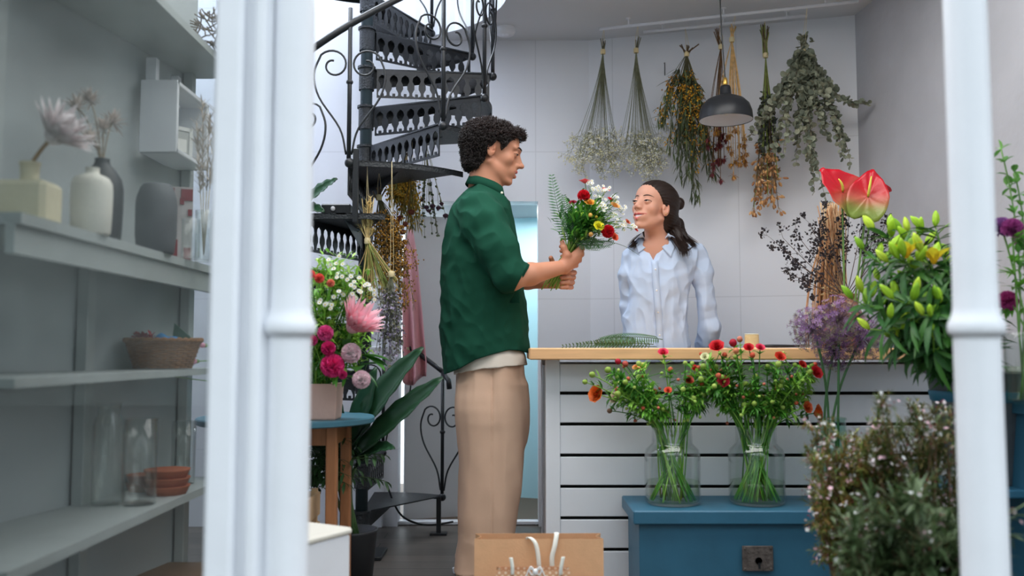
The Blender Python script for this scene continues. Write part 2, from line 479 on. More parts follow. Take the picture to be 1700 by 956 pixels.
wl = math.hypot(bx_ - ax, by_ - ay); an = math.atan2(by_ - ay, bx_ - ax)
m = MB(); m.box((wl / 2, T / 2, CEIL / 2 + .05), (wl + .02, T, CEIL + .1))
o = m.build('wall_back_right', wallm, smooth=False); o.location = (ax, ay, 0); o.rotation_euler = (0, 0, an); structure(o)
m = MB(); m.bar((1.643 + .06, 4.36, CEIL / 2), (1.88 + .06, 1.3, CEIL / 2), T, CEIL); structure(m.build('wall_right', plast, smooth=False))
# left: wall behind the display shelves, then the room widens out
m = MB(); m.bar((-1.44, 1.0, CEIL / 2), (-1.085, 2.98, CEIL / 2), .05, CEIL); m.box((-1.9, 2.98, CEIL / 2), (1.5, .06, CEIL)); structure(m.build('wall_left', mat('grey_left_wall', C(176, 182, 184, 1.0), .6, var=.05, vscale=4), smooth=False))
m = MB(); m.box((-2.6, 3.8, 2.3), (.1, 1.7, 4.6)); structure(m.build('wall_far_left', whitew, smooth=False))
m = MB(); m.box((0, 3.4, -.03), (5.4, 4.0, .06)); structure(m.build('floor', floor_mat(), smooth=False))
pav = mat('pavement_stone', C(96, 96, 94, .9), .8, var=.15, vscale=3, bump=.2, bscale=40)
m = MB(); m.box((0, -6.6, -.035), (40, 16.0, .06)); structure(m.build('pavement', pav, smooth=False))
m = MB(); m.box((0, -12.0, 4.5), (50, .5, 9.0)); structure(m.build('wall_across_street', mat('street_render', C(168, 174, 172, 1.0), .9, var=.6, vscale=.9), smooth=False))
# ceiling with the round stairwell opening
HR = .645; HCX, HCY = -.66, 3.93
arc = [(HCX + HR * math.cos(a), HCY + HR * math.sin(a)) for a in np.linspace(math.radians(90), math.radians(-90), 40)]
arc = [(x, min(y, YB)) for x, y in arc]
m = MB()
poly = [(-2.6, 1.25)] + [(2.0, 1.25), (2.0, 4.2), (1.66, 4.37), (.4, 4.72), (HCX + .0, 4.72)] + arc + [(-2.6, HCY - HR)]
n = len(poly)
v = [(x, y, CEIL) for x, y in poly] + [(x, y, CEIL + .2) for x, y in poly]
m.add(v, [tuple(range(n)), tuple(range(n, 2 * n))[::-1]] + [(i, i + n, (i + 1) % n + n, (i + 1) % n) for i in range(n)])
structure(m.build('ceiling', ceilm, smooth=False))
m = MB(); zz = [CEIL + .001, 4.6]
full = [(HCX + HR * math.cos(a), min(YB, HCY + HR * math.sin(a))) for a in np.linspace(math.radians(84), math.radians(-90), 40)]
full += [(-2.5, HCY - HR)]
v = [(x, y, CEIL) for x, y in full] + [(x, y, 4.6) for x, y in full]; n = len(full)
m.add(v, [(i, i + 1, i + 1 + n, i + n) for i in range(n - 1)])
structure(m.build('wall_stairwell', whitew, smooth=False))
# passage behind the doorway
blue = mat('pale_blue_wall', C(176, 214, 224, 1.1), .5)
m = MB(); xs = np.linspace(-.35, .5, 14)
pts = [(x, 5.42 - .5 * max(0, x - .05) ** 1.2 - .35 * max(0, -.05 - x)) for x in xs]; n = len(pts)
m.add([(x, y, 0) for x, y in pts] + [(x, y, 1.9) for x, y in pts], [(i, i + 1, i + 1 + n, i + n) for i in range(n - 1)])
structure(m.build('wall_passage', blue, smooth=True))
m = MB(); m.box((-.3, 5.35, 1.72), (1.9, 1.3, .08)); structure(m.build('ceiling_passage', mat('passage_ceiling', C(150, 152, 156, 1.0), .7), smooth=False))
m = MB(); m.box((-.3, 5.35, .004), (1.9, 1.3, .02)); structure(m.build('floor_passage', mat('brown_floor', C(104, 84, 66, .9), .5), smooth=False))
m = MB(); m.box((.42, 5.2, .9), (.06, 1.0, 1.8)); structure(m.build('wall_passage_right', blue, smooth=False))
m = MB(); m.box((-1.2, 5.35, .9), (.06, 1.3, 1.8)); structure(m.build('wall_passage_left', plast, smooth=False))
# grey panel door standing in the doorway
dr = thing('door_1', None, None, (-.56, 4.66, 0)); del dr['label'], dr['category']; dr['kind'] = 'structure'
m = MB(); m.bar((-.56, 4.735, .80), (-.12, 4.86, .80), .03, 1.58, bev=.004); m.build('door_panel', mat('grey_door', C(205, 206, 208, 1.0), .55, var=.02), dr, smooth=False, kind='structure')
m = MB(); m.bar((DX0, 4.655, .012), (DX1, 4.655, .012), .05, .02, bev=.004); structure(m.build('trim_1', M['white_paint'], smooth=False))
m = MB(); m.box(((-.90 - .652) / 2 + .08, YB - .015, .45), (.10, .03, .9), bev=.004); structure(m.build('trim_2', M['white_paint'], smooth=False))
# shop front: profiled white frame, glazing, slim round columns
def column(px_t, px_b, D, r, nm):
    a = P(px_b, 956, D); x = a[0]
    prof = [(r * 1.6, 0), (r * 1.6, .02), (r * 1.15, .05), (r * 1.03, .08), (r, CAMZ + .02), (r * 1.02, CAMZ + .032), (r * 1.12, CAMZ + .030), (r * 1.22, CAMZ + .038),
            (r * 1.22, CAMZ + .050), (r * 1.12, CAMZ + .058), (r * 1.02, CAMZ + .068), (r * .97, CAMZ + .08), (r * .95, CAMZ + .13), (r * .94, CEIL + .2)]
    m = MB(); m.lathe(prof, (x, D, 0), 40); return structure(m.build(nm, M['white_paint']))
column(475, 474, 1.6, .0375, 'column_1')
column(1596, 1636, 1.6, .0385, 'column_2')
xl = P(343, 500, 1.56)[0]; xr = P(440, 500, 1.56)[0]
door2 = thing('door_2', None, None, (xl, 1.56, 0)); del door2['label'], door2['category']; door2['kind'] = 'structure'
m = MB(); w = xr - xl; Hh = 2.6
m.box(((xl + xr) / 2, 1.60, Hh / 2), (w, .05, Hh), bev=.006)
m.box((xl + w * .30, 1.565, Hh / 2), (w * .48, .03, Hh), bev=.007)
m.box((xl + w * .83, 1.57, Hh / 2), (w * .22, .03, Hh), bev=.007)
m.box((xl - 1.0, 1.6, .06), (2.0, .05, .12), bev=.006)
m.build('door_frame', M['white_paint'], door2, smooth=False, kind='structure')
pane = glass_mat('shopfront_glass', (.74, .76, .755), .012, .9, .055)
m = MB(); m.box((xl - .95, 1.6, 1.36), (1.93, .006, 2.48)); m.build('door_glass', pane, door2, smooth=False, kind='structure')
# ceiling fittings
def rod(nm, a, b, lab):
    t = thing(nm, lab, 'rail', (np.asarray(a) + b) / 2 + np.array([0, 0, .02]))
    m = MB(); m.tube([a, b], .0075, 10); m.build('rod', M['white_paint'], t)
    for s in (.12, .5, .88):
        q = np.asarray(a) * (1 - s) + np.asarray(b) * s
        m = MB(); m.tube([q, (q[0], q[1], CEIL + .01)], .004, 8); m.lathe([(0, CEIL - .004), (.012, CEIL - .004), (.012, CEIL + .004)], (q[0], q[1], 0), 12); m.build('bracket', M['white_paint'], t)
R1a, R1b = P(995, 38, 4.33), P(1425, -10, 3.98); R1a[2] = R1b[2] = 2.452
R2a, R2b = P(1068, 42, 4.38), P(1340, 8, 4.16); R2a[2] = R2b[2] = 2.455
rod('hanging_rail', R1a, R1b, 'long white hanging rail under the ceiling, the one farther from the tiled wall')
rod('hanging_rail', R2a, R2b, 'shorter white hanging rail under the ceiling, close to the tiled wall')
c = P(839, 42, 4.42)
t = thing('smoke_detector', 'round white smoke detector on the ceiling beside the stairwell opening', 'smoke detector', (c[0], c[1], CEIL))
m = MB(); m.lathe([(0, CEIL - .035), (.042, CEIL - .034), (.05, CEIL - .02), (.05, CEIL + .002)], (c[0], c[1], 0), 32); m.build('body', M['white_paint'], t)
m = MB(); m.lathe([(0, CEIL - .04), (.016, CEIL - .039), (.018, CEIL - .034)], (c[0], c[1], 0), 20); m.build('sensor_cap', M['white_paint'], t)
c = P(1103, 115, 4.49)
m = MB(); m.tube([c + (0, -.012, -.035), c + (0, -.012, .03), c + (0, .02, .035)], .0022, 6); tag(m.build('wall_hook', M['black_iron']), 'thin black hook on the tiled wall between dried bunches', 'hook')
# ================= spiral staircase =================
iron = M['black_iron']
stair = thing('spiral_staircase', 'black wrought iron spiral staircase with pierced risers and scroll railings', 'staircase', (STX, STY, 0))
RAD = .56; NT = 16; NL = 7
def th(n): return math.radians(55 + 32.35 * min(n, NL) + 28.3 * max(0, n - NL))
def tz(n): return .185 + .202 * min(n, NL) + .178 * max(0, n - NL)
m = MB(); m.lathe([(.0, 0), (.0265, 0), (.0265, 3.6)], (STX, STY, 0), 24)
pole_m = mat('grey_green_iron', C(54, 68, 74, 1.0), .35, bump=.05, bscale=80)
m.build('centre_pole', pole_m, stair)
m = MB(); m.box((STX, STY, .008), (.2, .2, .016), bev=.003); m.build('base_plate', iron, stair, smooth=False)
def pol(r, a, z): return np.array([STX + r * math.cos(a), STY + r * math.sin(a), z])
def riser(mb, a, z, r0=.045, r1=RAD - .01, h=.125, n=10):
    """pierced riser: top and bottom bands with vase-shaped bars between, gaps read as spanners"""
    d = np.array([math.cos(a), math.sin(a), 0]); nn = np.array([-math.sin(a), math.cos(a), 0]) * .0025
    def plate(pts):
        pts = [STXYZ + d * r + np.array([0, 0, zz]) for r, zz in pts]; k = len(pts)
        v = [p - nn for p in pts] + [p + nn for p in pts]
        mb.add(v, [tuple(range(k)), tuple(range(k, 2 * k))[::-1]] + [(i, i + k, (i + 1) % k + k, (i + 1) % k) for i in range(k)])
    STXYZ = np.array([STX, STY, 0])
    plate([(r0, z), (r1, z), (r1, z - .020), (r0, z - .020)])
    plate([(r0, z - h), (r1, z - h), (r1, z - h + .007), (r0, z - h + .007)])
    w = (r1 - r0) / n
    prof = [(.50, -.018), (.20, -.030), (.13, -.046), (.22, -.056), (.31, -.064), (.32, -.082), (.22, -.091), (.13, -.100), (.14, -.113), (.5, -.120)]
    for i in range(n + 1):
        c = r0 + w * i
        L = [(max(r0, c - w * a_), z + b_) for a_, b_ in prof]; Rr = [(min(r1, c + w * a_), z + b_) for a_, b_ in prof]
        for q in range(len(prof) - 1):
            plate([L[q], L[q + 1], Rr[q + 1], Rr[q]])
        # jaw tooth of the spanner shape
        if i < n:
            cc = c + w * .5
            plate([(cc - w * .14, z - .118), (cc + w * .14, z - .118), (cc + w * .12, z - .104), (cc - w * .12, z - .104)])
diam = mat('chequered_iron', C(38, 42, 46, 1.0), .45, bump=.5, bscale=140)
for k in range(NT):
    a0, a1, z = th(k), th(k) + math.radians(38 if k != NL else 42), tz(k)
    if k == NL: a0 -= math.radians(10)
    m = MB(); q = 10; v = []; 
    rim = [(.03, a0), (RAD, a0)] + [(RAD, a0 + (a1 - a0) * i / q) for i in range(1, q)] + [(RAD, a1), (.03, a1)]
    n = len(rim); top = [pol(r, a, z) for r, a in rim]; bot = [pol(r, a, z - .006) for r, a in rim]
    m.add(top + bot, [tuple(range(n)), tuple(range(n, 2 * n))[::-1]] + [(i, (i + 1) % n, (i + 1) % n + n, i + n)[::-1] for i in range(n)])
    # curved lip round the outer edge
    for i in range(q):
        b0, b1 = a0 + (a1 - a0) * i / q, a0 + (a1 - a0) * (i + 1) / q
        m.add([pol(RAD, b0, z), pol(RAD, b1, z), pol(RAD, b1, z - .022), pol(RAD, b0, z - .022), pol(RAD - .004, b0, z), pol(RAD - .004, b1, z), pol(RAD - .004, b1, z - .022), pol(RAD - .004, b0, z - .022)],
              [(0, 1, 2, 3), (4, 7, 6, 5), (0, 3, 7, 4), (1, 5, 6, 2), (3, 2, 6, 7)])
    # bracket web under the tread, towards the pole
    am = (a0 + a1) / 2
    m.add([pol(.03, am, z - .006), pol(RAD * .75, am, z - .006), pol(.03, am, z - .09), pol(.03, am + .04, z - .006), pol(RAD * .75, am + .004, z - .006), pol(.03, am + .04, z - .09)],
          [(0, 1, 2), (3, 5, 4), (0, 3, 4, 1), (1, 4, 5, 2)])
    m.lathe([(.034, z - .1), (.034, z + .004)], (STX, STY, 0), 20)
    m.lathe([(.0, z + .006), (.04, z + .006), (.04, z - .004), (.03, z - .006)], (STX, STY, 0), 20)
    tr = m.build('tread', diam, stair, smooth=False)
    if 0 < k < NT:
        m = MB(); riser(m, a0 + .02, z - .006); m.build('riser', iron, tr, smooth=False)
    m = MB(); b = pol(RAD + .006, a0 + .03, z - .012); m.ell(b, (.019, .019, .019), n=12, m=8); m.build('ball_finial', iron, tr)
# leg under the lowest step
m = MB(); b = pol(RAD - .02, th(0) + .03, 0); m.box((b[0], b[1], tz(0) / 2), (.022, .022, tz(0)), bev=.002); m.box((b[0], b[1], .005), (.08, .06, .01)); m.build('leg', iron, stair, smooth=False)
# railing: a baluster on every step, handrail and S-scrolls
HRH = .59
def spiral(c, u, w, r0, turns, n=26, start=0, sgn=1):
    return [np.asarray(c) + (u * math.cos(start + sgn * t * turns * 2 * pi) + w * math.sin(start + sgn * t * turns * 2 * pi)) * r0 * (1 - .72 * t) for t in np.linspace(0, 1, n)]
for k in range(NT):
    a = th(k) + .03 if k != NL else th(k) - .15; z = tz(k)
    m = MB(); b = pol(RAD + .006, a, 0)
    m.tube([(b[0], b[1], z - .02), (b[0], b[1], z + HRH)], .0085, 8)
    m.ell((b[0], b[1], z + .30), (.014, .014, .011), n=10, m=6)
    bal = m.build('baluster', iron, stair)
    tang = np.array([-math.sin(a), math.cos(a), 0]); up = np.array([0, 0, 1.0])
    m = MB()
    for sg in (-1, 1):
        base = np.array([b[0], b[1], z + .02]); tg = tang * sg
        low = base + tg * .01
        pts = [low, base + tg * .035 + up * .10, base + tg * .115 + up * .22, base + tg * .135 + up * .31, base + tg * .11 + up * .385]
        pts = catmull(pts, 5)
        sp = spiral(base + tg * .062 + up * .345, tg, up, .062, 1.15, start=math.radians(40))
        m.tube(np.vstack([pts[:-1], sp]), .0042, 6)
    m.build('scroll', iron, bal)
hp = []
for s in np.linspace(0, NT - 1, 150):
    a = th(s) + .03; hp.append(pol(RAD + .008, a, tz(s) + HRH))
m = MB(); m.tube(hp, .013, 8, flat=1.0)
m.tube([hp[0], hp[0] + np.array([.03, -.04, -.04]), hp[0] + np.array([.035, -.05, -.08])], .013, 8); m.build('handrail', iron, stair)
# small newel post standing at the outer edge between the lower visible treads
c = P(591, 345, 3.40)
m = MB(); m.box((c[0], STY - RAD - .005, 1.50), (.02, .02, .28), bev=.002); m.build('newel', iron, stair, smooth=False)

c = P(560, 365, 3.52); c[2] = tz(6)
t = thing('cash_box', 'small black metal box with a white knob resting on a stair tread', 'box', c)
m = MB(); m.box(c + (0, 0, .026), (.115, .07, .050), bev=.005); m.build('box_body', iron, t, smooth=False)
m = MB(); m.ell(c + (-.01, -.040, .030), (.009, .007, .010), C(200, 200, 204, 1.0), 12, 8); m.build('knob', M['vc'], t)
# ================= display shelves behind the glass =================
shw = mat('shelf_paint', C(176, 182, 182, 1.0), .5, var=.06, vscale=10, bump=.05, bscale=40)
def wx(y): return -1.44 + (y - 1.0) * (.355 / 1.98) + .027    # face of the wall behind the shelves
sh = thing('display_shelves', 'tall white wooden display shelving behind the shop window glass', 'shelves', (-1.1, 2.3, 0))
FX = -.92
def board(z, th_, y0=1.68, y1=2.95, fx=FX, nm='shelf'):
    m = MB(); p = [(fx, y0), (fx, y1), (wx(y1) + .002, y1), (wx(y0) + .002, y0)]
    v = [(x, y, z - th_) for x, y in p] + [(x, y, z) for x, y in p]
    m.add(v, [(0, 1, 2, 3), (7, 6, 5, 4), (0, 4, 5, 1), (1, 5, 6, 2), (2, 6, 7, 3), (3, 7, 4, 0)]); return m
ZT, ZU, ZM, ZL = 1.80, 1.133, .822, .47
for z, t_ in ((ZT, .022), (ZU, .022), (ZM, .018), (ZL, .022)):
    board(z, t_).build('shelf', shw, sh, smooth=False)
m = MB(); m.box((FX - .02, 2.315, ZU - .05), (.018, 1.27, .055)); m.build('apron', shw, sh, smooth=False)
for y in (2.42, 2.92, 1.70):
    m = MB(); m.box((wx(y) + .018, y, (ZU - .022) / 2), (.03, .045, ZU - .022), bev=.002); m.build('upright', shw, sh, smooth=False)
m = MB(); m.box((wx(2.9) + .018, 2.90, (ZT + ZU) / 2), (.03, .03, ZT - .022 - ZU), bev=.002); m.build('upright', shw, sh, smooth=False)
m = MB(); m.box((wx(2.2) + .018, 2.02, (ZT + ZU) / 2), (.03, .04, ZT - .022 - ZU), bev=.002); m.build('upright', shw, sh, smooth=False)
def lathe_thing(name, label, cat, prof, loc, material, part='body', n=32, group=None, rim=None, sx=1, sy=1):
    t = thing(name, label, cat, loc, group); m = MB(); m.lathe(prof, loc, n, sx=sx, sy=sy); m.build(part, material, t); return t
def onshelf(px, py, D, z):
    p = P(px, py, D); return np.array([p[0], p[1], z])
cer_w = mat('cream_ceramic', C(214, 210, 200, 1.2), .6, var=.05, bump=.2, bscale=60)
cer_g = mat('grey_ceramic', C(96, 99, 104, 1.0), .65, var=.08, vscale=14, bump=.1, bscale=60, stretch=(1, 1, .2))
cer_k = mat('black_ceramic', C(52, 54, 58, 1.0), .5)
wickr = mat('cream_stoneware', C(206, 196, 168, 1.2), .7, bump=.2, bscale=50, var=.06)
# square cream bottle
p = onshelf(47, 350, 1.86, ZU)
t = thing('ceramic_bottle', 'squat square cream bottle on the upper shelf holding one big protea', 'vase', p)
m = MB(); m.box(p + (0, 0, .045), (.105, .085, .09), bev=.010); m.build('body', wickr, t, smooth=False)
m = MB(); m.lathe([(.019, .085), (.018, .105), (.019, .125), (.021, .128), (.021, .132), (.014, .132), (.014, .10)], p, 24); m.build('neck', wickr, t)
# white bottle, black bottle, grey vases
p = onshelf(150, 390, 2.02, ZU)
lathe_thing('ceramic_bottle', 'plain white shouldered bottle on the upper shelf, in front of the black bottle', 'vase',
            [(0, 0), (.038, 0), (.042, .006), (.044, .05), (.0445, .10), (.043, .118), (.036, .130), (.022, .137), (.015, .140), (.0145, .150), (.016, .153), (.010, .153), (.010, .14)], p, cer_w)
p = onshelf(166, 390, 2.16, ZU); pk = p
lathe_thing('ceramic_bottle', 'matt black shouldered bottle with dried seed heads, half hidden by the white bottle', 'vase',
            [(0, 0), (.044, 0), (.047, .01), (.050, .08), (.050, .13), (.045, .155), (.032, .175), (.020, .188), (.016, .20), (.018, .204), (.012, .204), (.012, .19)], p, cer_k)
p = onshelf(258, 415, 2.40, ZU)
lathe_thing('ceramic_vase', 'tall dark grey faceted vase on the upper shelf beside the stacked pictures', 'vase',
            [(0, 0), (.045, 0), (.0475, .004), (.0525, .05), (.053, .13), (.051, .15), (.042, .178), (.037, .183), (.036, .186), (.031, .186), (.031, .16)], p, cer_g, n=16)
# ------------ protea and seed heads
def protea(name, label, base, tip, R, c0, c1, cst, parent=None, leafc=None, L=1.0, stemr=.004, mt='petal', n=46, axis=None, wide=1.0):
    base = np.asarray(base, float); tip = np.asarray(tip, float)
    t = thing(name, label, 'flower', base) if label else parent
    m = MB(); mid = (base + tip) / 2 + np.array([0, 0, .01]); pts = bez(base, mid, tip, 8); m.tube(pts, stemr, 7, cst)
    if leafc is not None:
        for i in range(5):
            q = pts[3 + i % 4]; m.leaf(q, unit(np.array([R_.uniform(-1, 1), R_.uniform(-.6, .4), .5])), R * 1.3, R * .5, col=leafc, bend=.3)
    m.build('stem', M['stem'], t)
    ax_ = unit(pts[-1] - pts[-3]) if axis is None else unit(axis); sd, u, d = frame_from(ax_); m = MB()
    m.ell(tip + d * R * .45, (R * .5, R * .5, R * .75), c1, 12, 8, axis=d)
    for ring, (ro, rt, hh, ln) in enumerate(((.28, .98, -.05, 1.25), (.34, .80, .02, 1.45), (.34, .55, .12, 1.6), (.26, .30, .25, 1.65))):
        k = int(n * (.34, .28, .22, .16)[ring])
        for i in range(k):
            a = 2 * pi * (i + .5 * (ring % 2)) / k + R_.uniform(-.08, .08); rad = sd * math.cos(a) + u * math.sin(a)
            b0 = tip + rad * R * ro * .8 + d * R * hh; tgt = tip + rad * R * rt * wide + d * R * ln * L * R_.uniform(.92, 1.05)
            dd = unit(tgt - b0); ln_ = np.linalg.norm(tgt - b0)
            f = R_.uniform(.85, 1.12)
            m.leaf(b0, unit(dd + rad * .35), ln_, R * (.34 if axis is None else .46), up=-rad if False else unit(d * .2 + rad), bend=-.28 if ring < 3 else 0, fold=.3, n=5,
                   col=np.clip(np.array(c0) * f, 0, .95), col2=np.clip(np.array(c1) * f, 0, .95), shape=.75)
    m.build('bracts', M[mt], t)
    return t
b = onshelf(50, 283, 1.86, ZU + .125)
protea('protea', 'pale grey-pink dried protea leaning out of the square cream bottle', b, P(88, 228, 1.86), .052, C(150, 135, 135), C(205, 196, 198), C(140, 110, 70), mt='dry')
t = thing('dried_protea', 'dried spiky seed-head flowers standing in the black bottle', 'dried flowers', pk + (0, 0, .2))
m = MB()
heads = [P(150, 170, 2.16), P(172, 215, 2.18), P(150, 235, 2.14), P(188, 205, 2.2), P(128, 180, 2.2)]
for h in heads: m.tube(bez(pk + (0, 0, .18), (pk + (0, 0, .3) + h) / 2, h, 6), .0018, 5, C(140, 128, 110))
m.build('stems', M['dry'], t)
for h in heads:
    m = MB(); ax_ = unit(h - pk - (0, 0, .12))
    for i in range(70):
        d = unit(ax_ * .7 + RN.normal(size=3) * .55); l = R_.uniform(.02, .045)
        m.leaf(h, d, l, .006, col=C(170, 160, 158), col2=C(196, 184, 176), n=3, bend=R_.uniform(-.3, .3))
    m.build('flower_head', M['dry'], t)
# wall box with pictures
wb = thing('box_shelf', 'small white open box shelf fixed to the wall above the grey vase', 'shelf', (wx(2.75) + .06, 2.75, 1.46))
x0 = wx(2.62)
m = MB()
zc0, zc1 = 1.463, 1.665
for (c, s) in (((0, 0, zc0), (.11, .27, .014)), ((0, 0, zc1), (.11, .27, .014)), ((0, -.13, (zc0 + zc1) / 2), (.11, .014, zc1 - zc0 + .014)), ((0, .13, (zc0 + zc1) / 2), (.11, .014, zc1 - zc0 + .014))):
    m.box((wx(2.75) + .06 + c[0], 2.75 + c[1], c[2]), s, bev=.002)
m.build('frame', M['white_paint'], wb, smooth=False)
m = MB(); m.box((wx(2.75) + .02, 2.66, 1.70), (.03, .025, .10)); m.box((wx(2.75) + .02, 2.84, 1.70), (.03, .025, .10)); m.build('bracket', M['white_paint'], wb, smooth=False)
def picture(label, c, w, h, th_, cols, yaw, name='framed_picture'):
    t = thing(name, label, 'picture', c); Mz = np.array(Matrix.Rotation(yaw, 3, 'Z')); c = np.asarray(c, float)
    m = MB()
    for (o, s) in (((0, 0, h / 2), (w, .012, .012)), ((0, 0, -h / 2), (w, .012, .012)), ((-w / 2, 0, 0), (.012, .012, h + .012)), ((w / 2, 0, 0), (.012, .012, h + .012))):
        m.box(c + Mz @ np.array(o) + (0, 0, h / 2), s, Mz, C(215, 216, 214, 1.0))
    m.build('frame', M['vc'], t, smooth=False)
    m = MB(); m.box(c + (0, 0, h / 2), (w, .006, h), Mz, cols[0])
    for (x, z, ww, hh, cc) in cols[1]: m.box(c + Mz @ np.array((x, -.0045, z)) + (0, 0, h / 2), (ww, .003, hh), Mz, cc)
    m.build('print', M['vc'], t, smooth=False); return t
picture('little grey framed print standing in the white box shelf', (wx(2.72) + .06, 2.74, zc0 + .014), .12, .085, .01, (C(150, 152, 150), [(-.02, .0, .03, .05, C(90, 92, 90)), (.03, -.01, .03, .04, C(190, 190, 186))]), .9)
c = P(292, 268, 2.93)
picture('small pale framed print leaning under the end of the box shelf', (c[0], c[1], c[2]), .06, .085, .01, (C(160, 160, 162), [(0, .012, .03, .035, C(70, 70, 76)), (.01, -.02, .03, .02, C(200, 196, 190))]), .45)
# maroon and white cards on the upper shelf
c = onshelf(300, 420, 2.78, ZU)
t = thing('art_card', 'maroon and white patterned card standing on the upper shelf behind the grey vase', 'card', c)
m = MB(); m.box(c + (0, 0, .125), (.065, .004, .25), .35, C(196, 190, 190, 1.0)); m.build('board', M['vc'], t, smooth=False)
m = MB(); Mz = np.array(Matrix.Rotation(.35, 3, 'Z'))
for (x, z, w_, h_) in ((-.026, .20, .008, .09), (.014, .225, .034, .036), (.0, .205, .012, .02), (-.02, .05, .02, .07), (.018, .035, .02, .05), (.024, .17, .012, .02)):
    m.box(c + Mz @ np.array((x, -.004, z)), (w_, .003, h_), Mz, C(140, 50, 60, 1.0))
m.lathe([(0, -.004), (.017, -.004), (.017, .0)], c + Mz @ np.array((-.008, -.003, .135)), 20, col=C(222, 222, 220, 1.0), axis=Mz @ np.array([0, -1., 0]), sy=1.6)
m.build('print', M['vc'], t, smooth=False)
# glass cylinders with pampas
def glass_jar(name, label, loc, prof_out, wall=.0025, cat='jar', water=None, n=40, group=None, matl=None):
    t = thing(name, label, cat, loc, group); po = np.array(prof_out, float)
    inn = [(max(0, r - wall), z + (wall * 2 if i == 0 else 0)) for i, (r, z) in enumerate(po)][::-1]
    inn = [(r, max(z, wall * 2.5)) for r, z in inn]
    prof = [(0, 0)] + list(map(tuple, po)) + inn + [(0, wall * 2.5)]
    m = MB(); m.lathe(prof, loc, n); m.build('glass', matl or M['glass'], t)
    if water:
        r = np.interp(water, po[:, 1], po[:, 0]); zz = np.linspace(wall * 2.6, water, 6)
        pr = [(0, zz[0])] + [(np.interp(z, po[:, 1], po[:, 0]) - wall * 1.15, z) for z in zz] + [(0, water)]
        m = MB(); m.lathe(pr, loc, n); m.build('water', WATER, t)
    return t
WATER = glass_mat('water', (.90, .94, .86), .01, .5, .03)
def cyl(r, h): return [(r * .9, 0), (r, .004), (r, h * .5), (r, h)]
for px, D, h, lb in ((316, 2.55, .115, 'narrow empty glass cylinder on the upper shelf beside the patterned card'), (338, 2.62, .15, 'glass cylinder of pale pampas plumes at the end of the upper shelf')):
    p = onshelf(px, 425, D, ZU); glass_jar('glass_cylinder', lb, p, cyl(.026, h))
def plume(mb, a, b, r, col, n=90, thin=.0012):
    a = np.asarray(a, float); b = np.asarray(b, float); d = unit(b - a); L = np.linalg.norm(b - a)
    mb.tube([a, b], thin, 5, col)
    for i in range(n):
        s = R_.uniform(.0, 1); q = a + (b - a) * s
        dd = unit(d + RN.normal(size=3) * .35); mb.leaf(q, dd, r * R_.uniform(.6, 1.3), .004, col=np.array(col) * R_.uniform(.8, 1.15), n=3, bend=.2)
t = thing('pampas_plumes', 'pale beige pampas plumes rising from the glass cylinder', 'dried flowers', p + (0, 0, .01))
for x, y in ((336, 175), (349, 190), (326, 200), (360, 182)):
    m = MB(); b = P(x, y, 2.62); a = p + (0, 0, .02); mid = a * .55 + b * .45; m.tube([a, mid], .0015, 5, C(190, 180, 160)); plume(m, mid, b, .035, C(186, 176, 166)); m.build('plume', M['dry'], t)
# wicker basket on the middle shelf
wick = mat('wicker', C(136, 92, 52, 1.15), .7, vc=False, bump=.3, bscale=150, var=.2, vscale=40)
c = onshelf(270, 610, 2.60, ZM)
t = thing('wicker_basket', 'oval brown wicker basket of cloths on the middle shelf', 'basket', c)
m = MB(); R0, R1, hh = .077, .104, .083
m.lathe([(0, .003), (R0, .003), (R0, .008), (R1, hh - .004), (R1 - .004, hh - .004), (R0 - .004, .012), (0, .012)], c, 40, sy=.72)
nst = 30
for row in range(13):
    z = .006 + row * .0062; r = R0 + (R1 - R0) * z / hh
    pts = []
    for i in range(nst * 4 + 1):
        a = 2 * pi * i / (nst * 4); rr = r + .0028 * math.cos(a * nst / 2 + pi * row)
        pts.append(c + np.array([rr * math.cos(a), rr * math.sin(a) * .72, z]))
    m.tube(pts, .0030, 5)
for i in range(nst):
    a = 2 * pi * i / nst; m.tube([c + np.array([R0 * math.cos(a), R0 * .72 * math.sin(a), .003]), c + np.array([R1 * math.cos(a), R1 * .72 * math.sin(a), hh])], .0022, 5)
m.build('basket_body', wick, t)
m = MB()
for ph in (0, pi):
    pts = [c + np.array([(R1 + .002) * math.cos(a), (R1 + .002) * .72 * math.sin(a), hh]) + .0035 * np.array([math.cos(a) * math.cos(a * 16 + ph), math.sin(a) * math.cos(a * 16 + ph), math.sin(a * 16 + ph)]) for a in np.linspace(0, 2 * pi, 160)]
    m.tube(pts, .0042, 6)
m.build('rim', wick, t)
def cloth_heap(name, label, c, r, col, seed, cat='cloth', sx=1.4, hz=.6, tip=None):
    rs = np.random.RandomState(seed); m = MB(); n = 26
    V = []; 
    for i in range(n):
        for j in range(n):
            u, v = i / (n - 1) * 2 - 1, j / (n - 1) * 2 - 1; d = math.hypot(u, v)
            z = hz * max(0, 1 - d ** 2) + .16 * math.sin(7 * u + 3 * v + seed) * max(0, 1 - d) + .12 * math.sin(9 * v - 4 * u)
            V.append((c[0] + u * r * sx, c[1] + v * r, c[2] + z * r))
    Fc = [(i * n + j, (i + 1) * n + j, (i + 1) * n + j + 1, i * n + j + 1) for i in range(n - 1) for j in range(n - 1)]
    m.add(V, Fc, col)
    if tip is not None: m.leaf(tip[0], tip[1], tip[2], tip[3], col=col, wave=.6, fold=.8)
    return tag(m.build(name, M['vcm']), label, cat)
cloth_heap('folded_cloth', 'bright blue cloth lying in the wicker basket', c + (.008, -.01, .070), .042, C(40, 110, 160), 3)
m = MB()
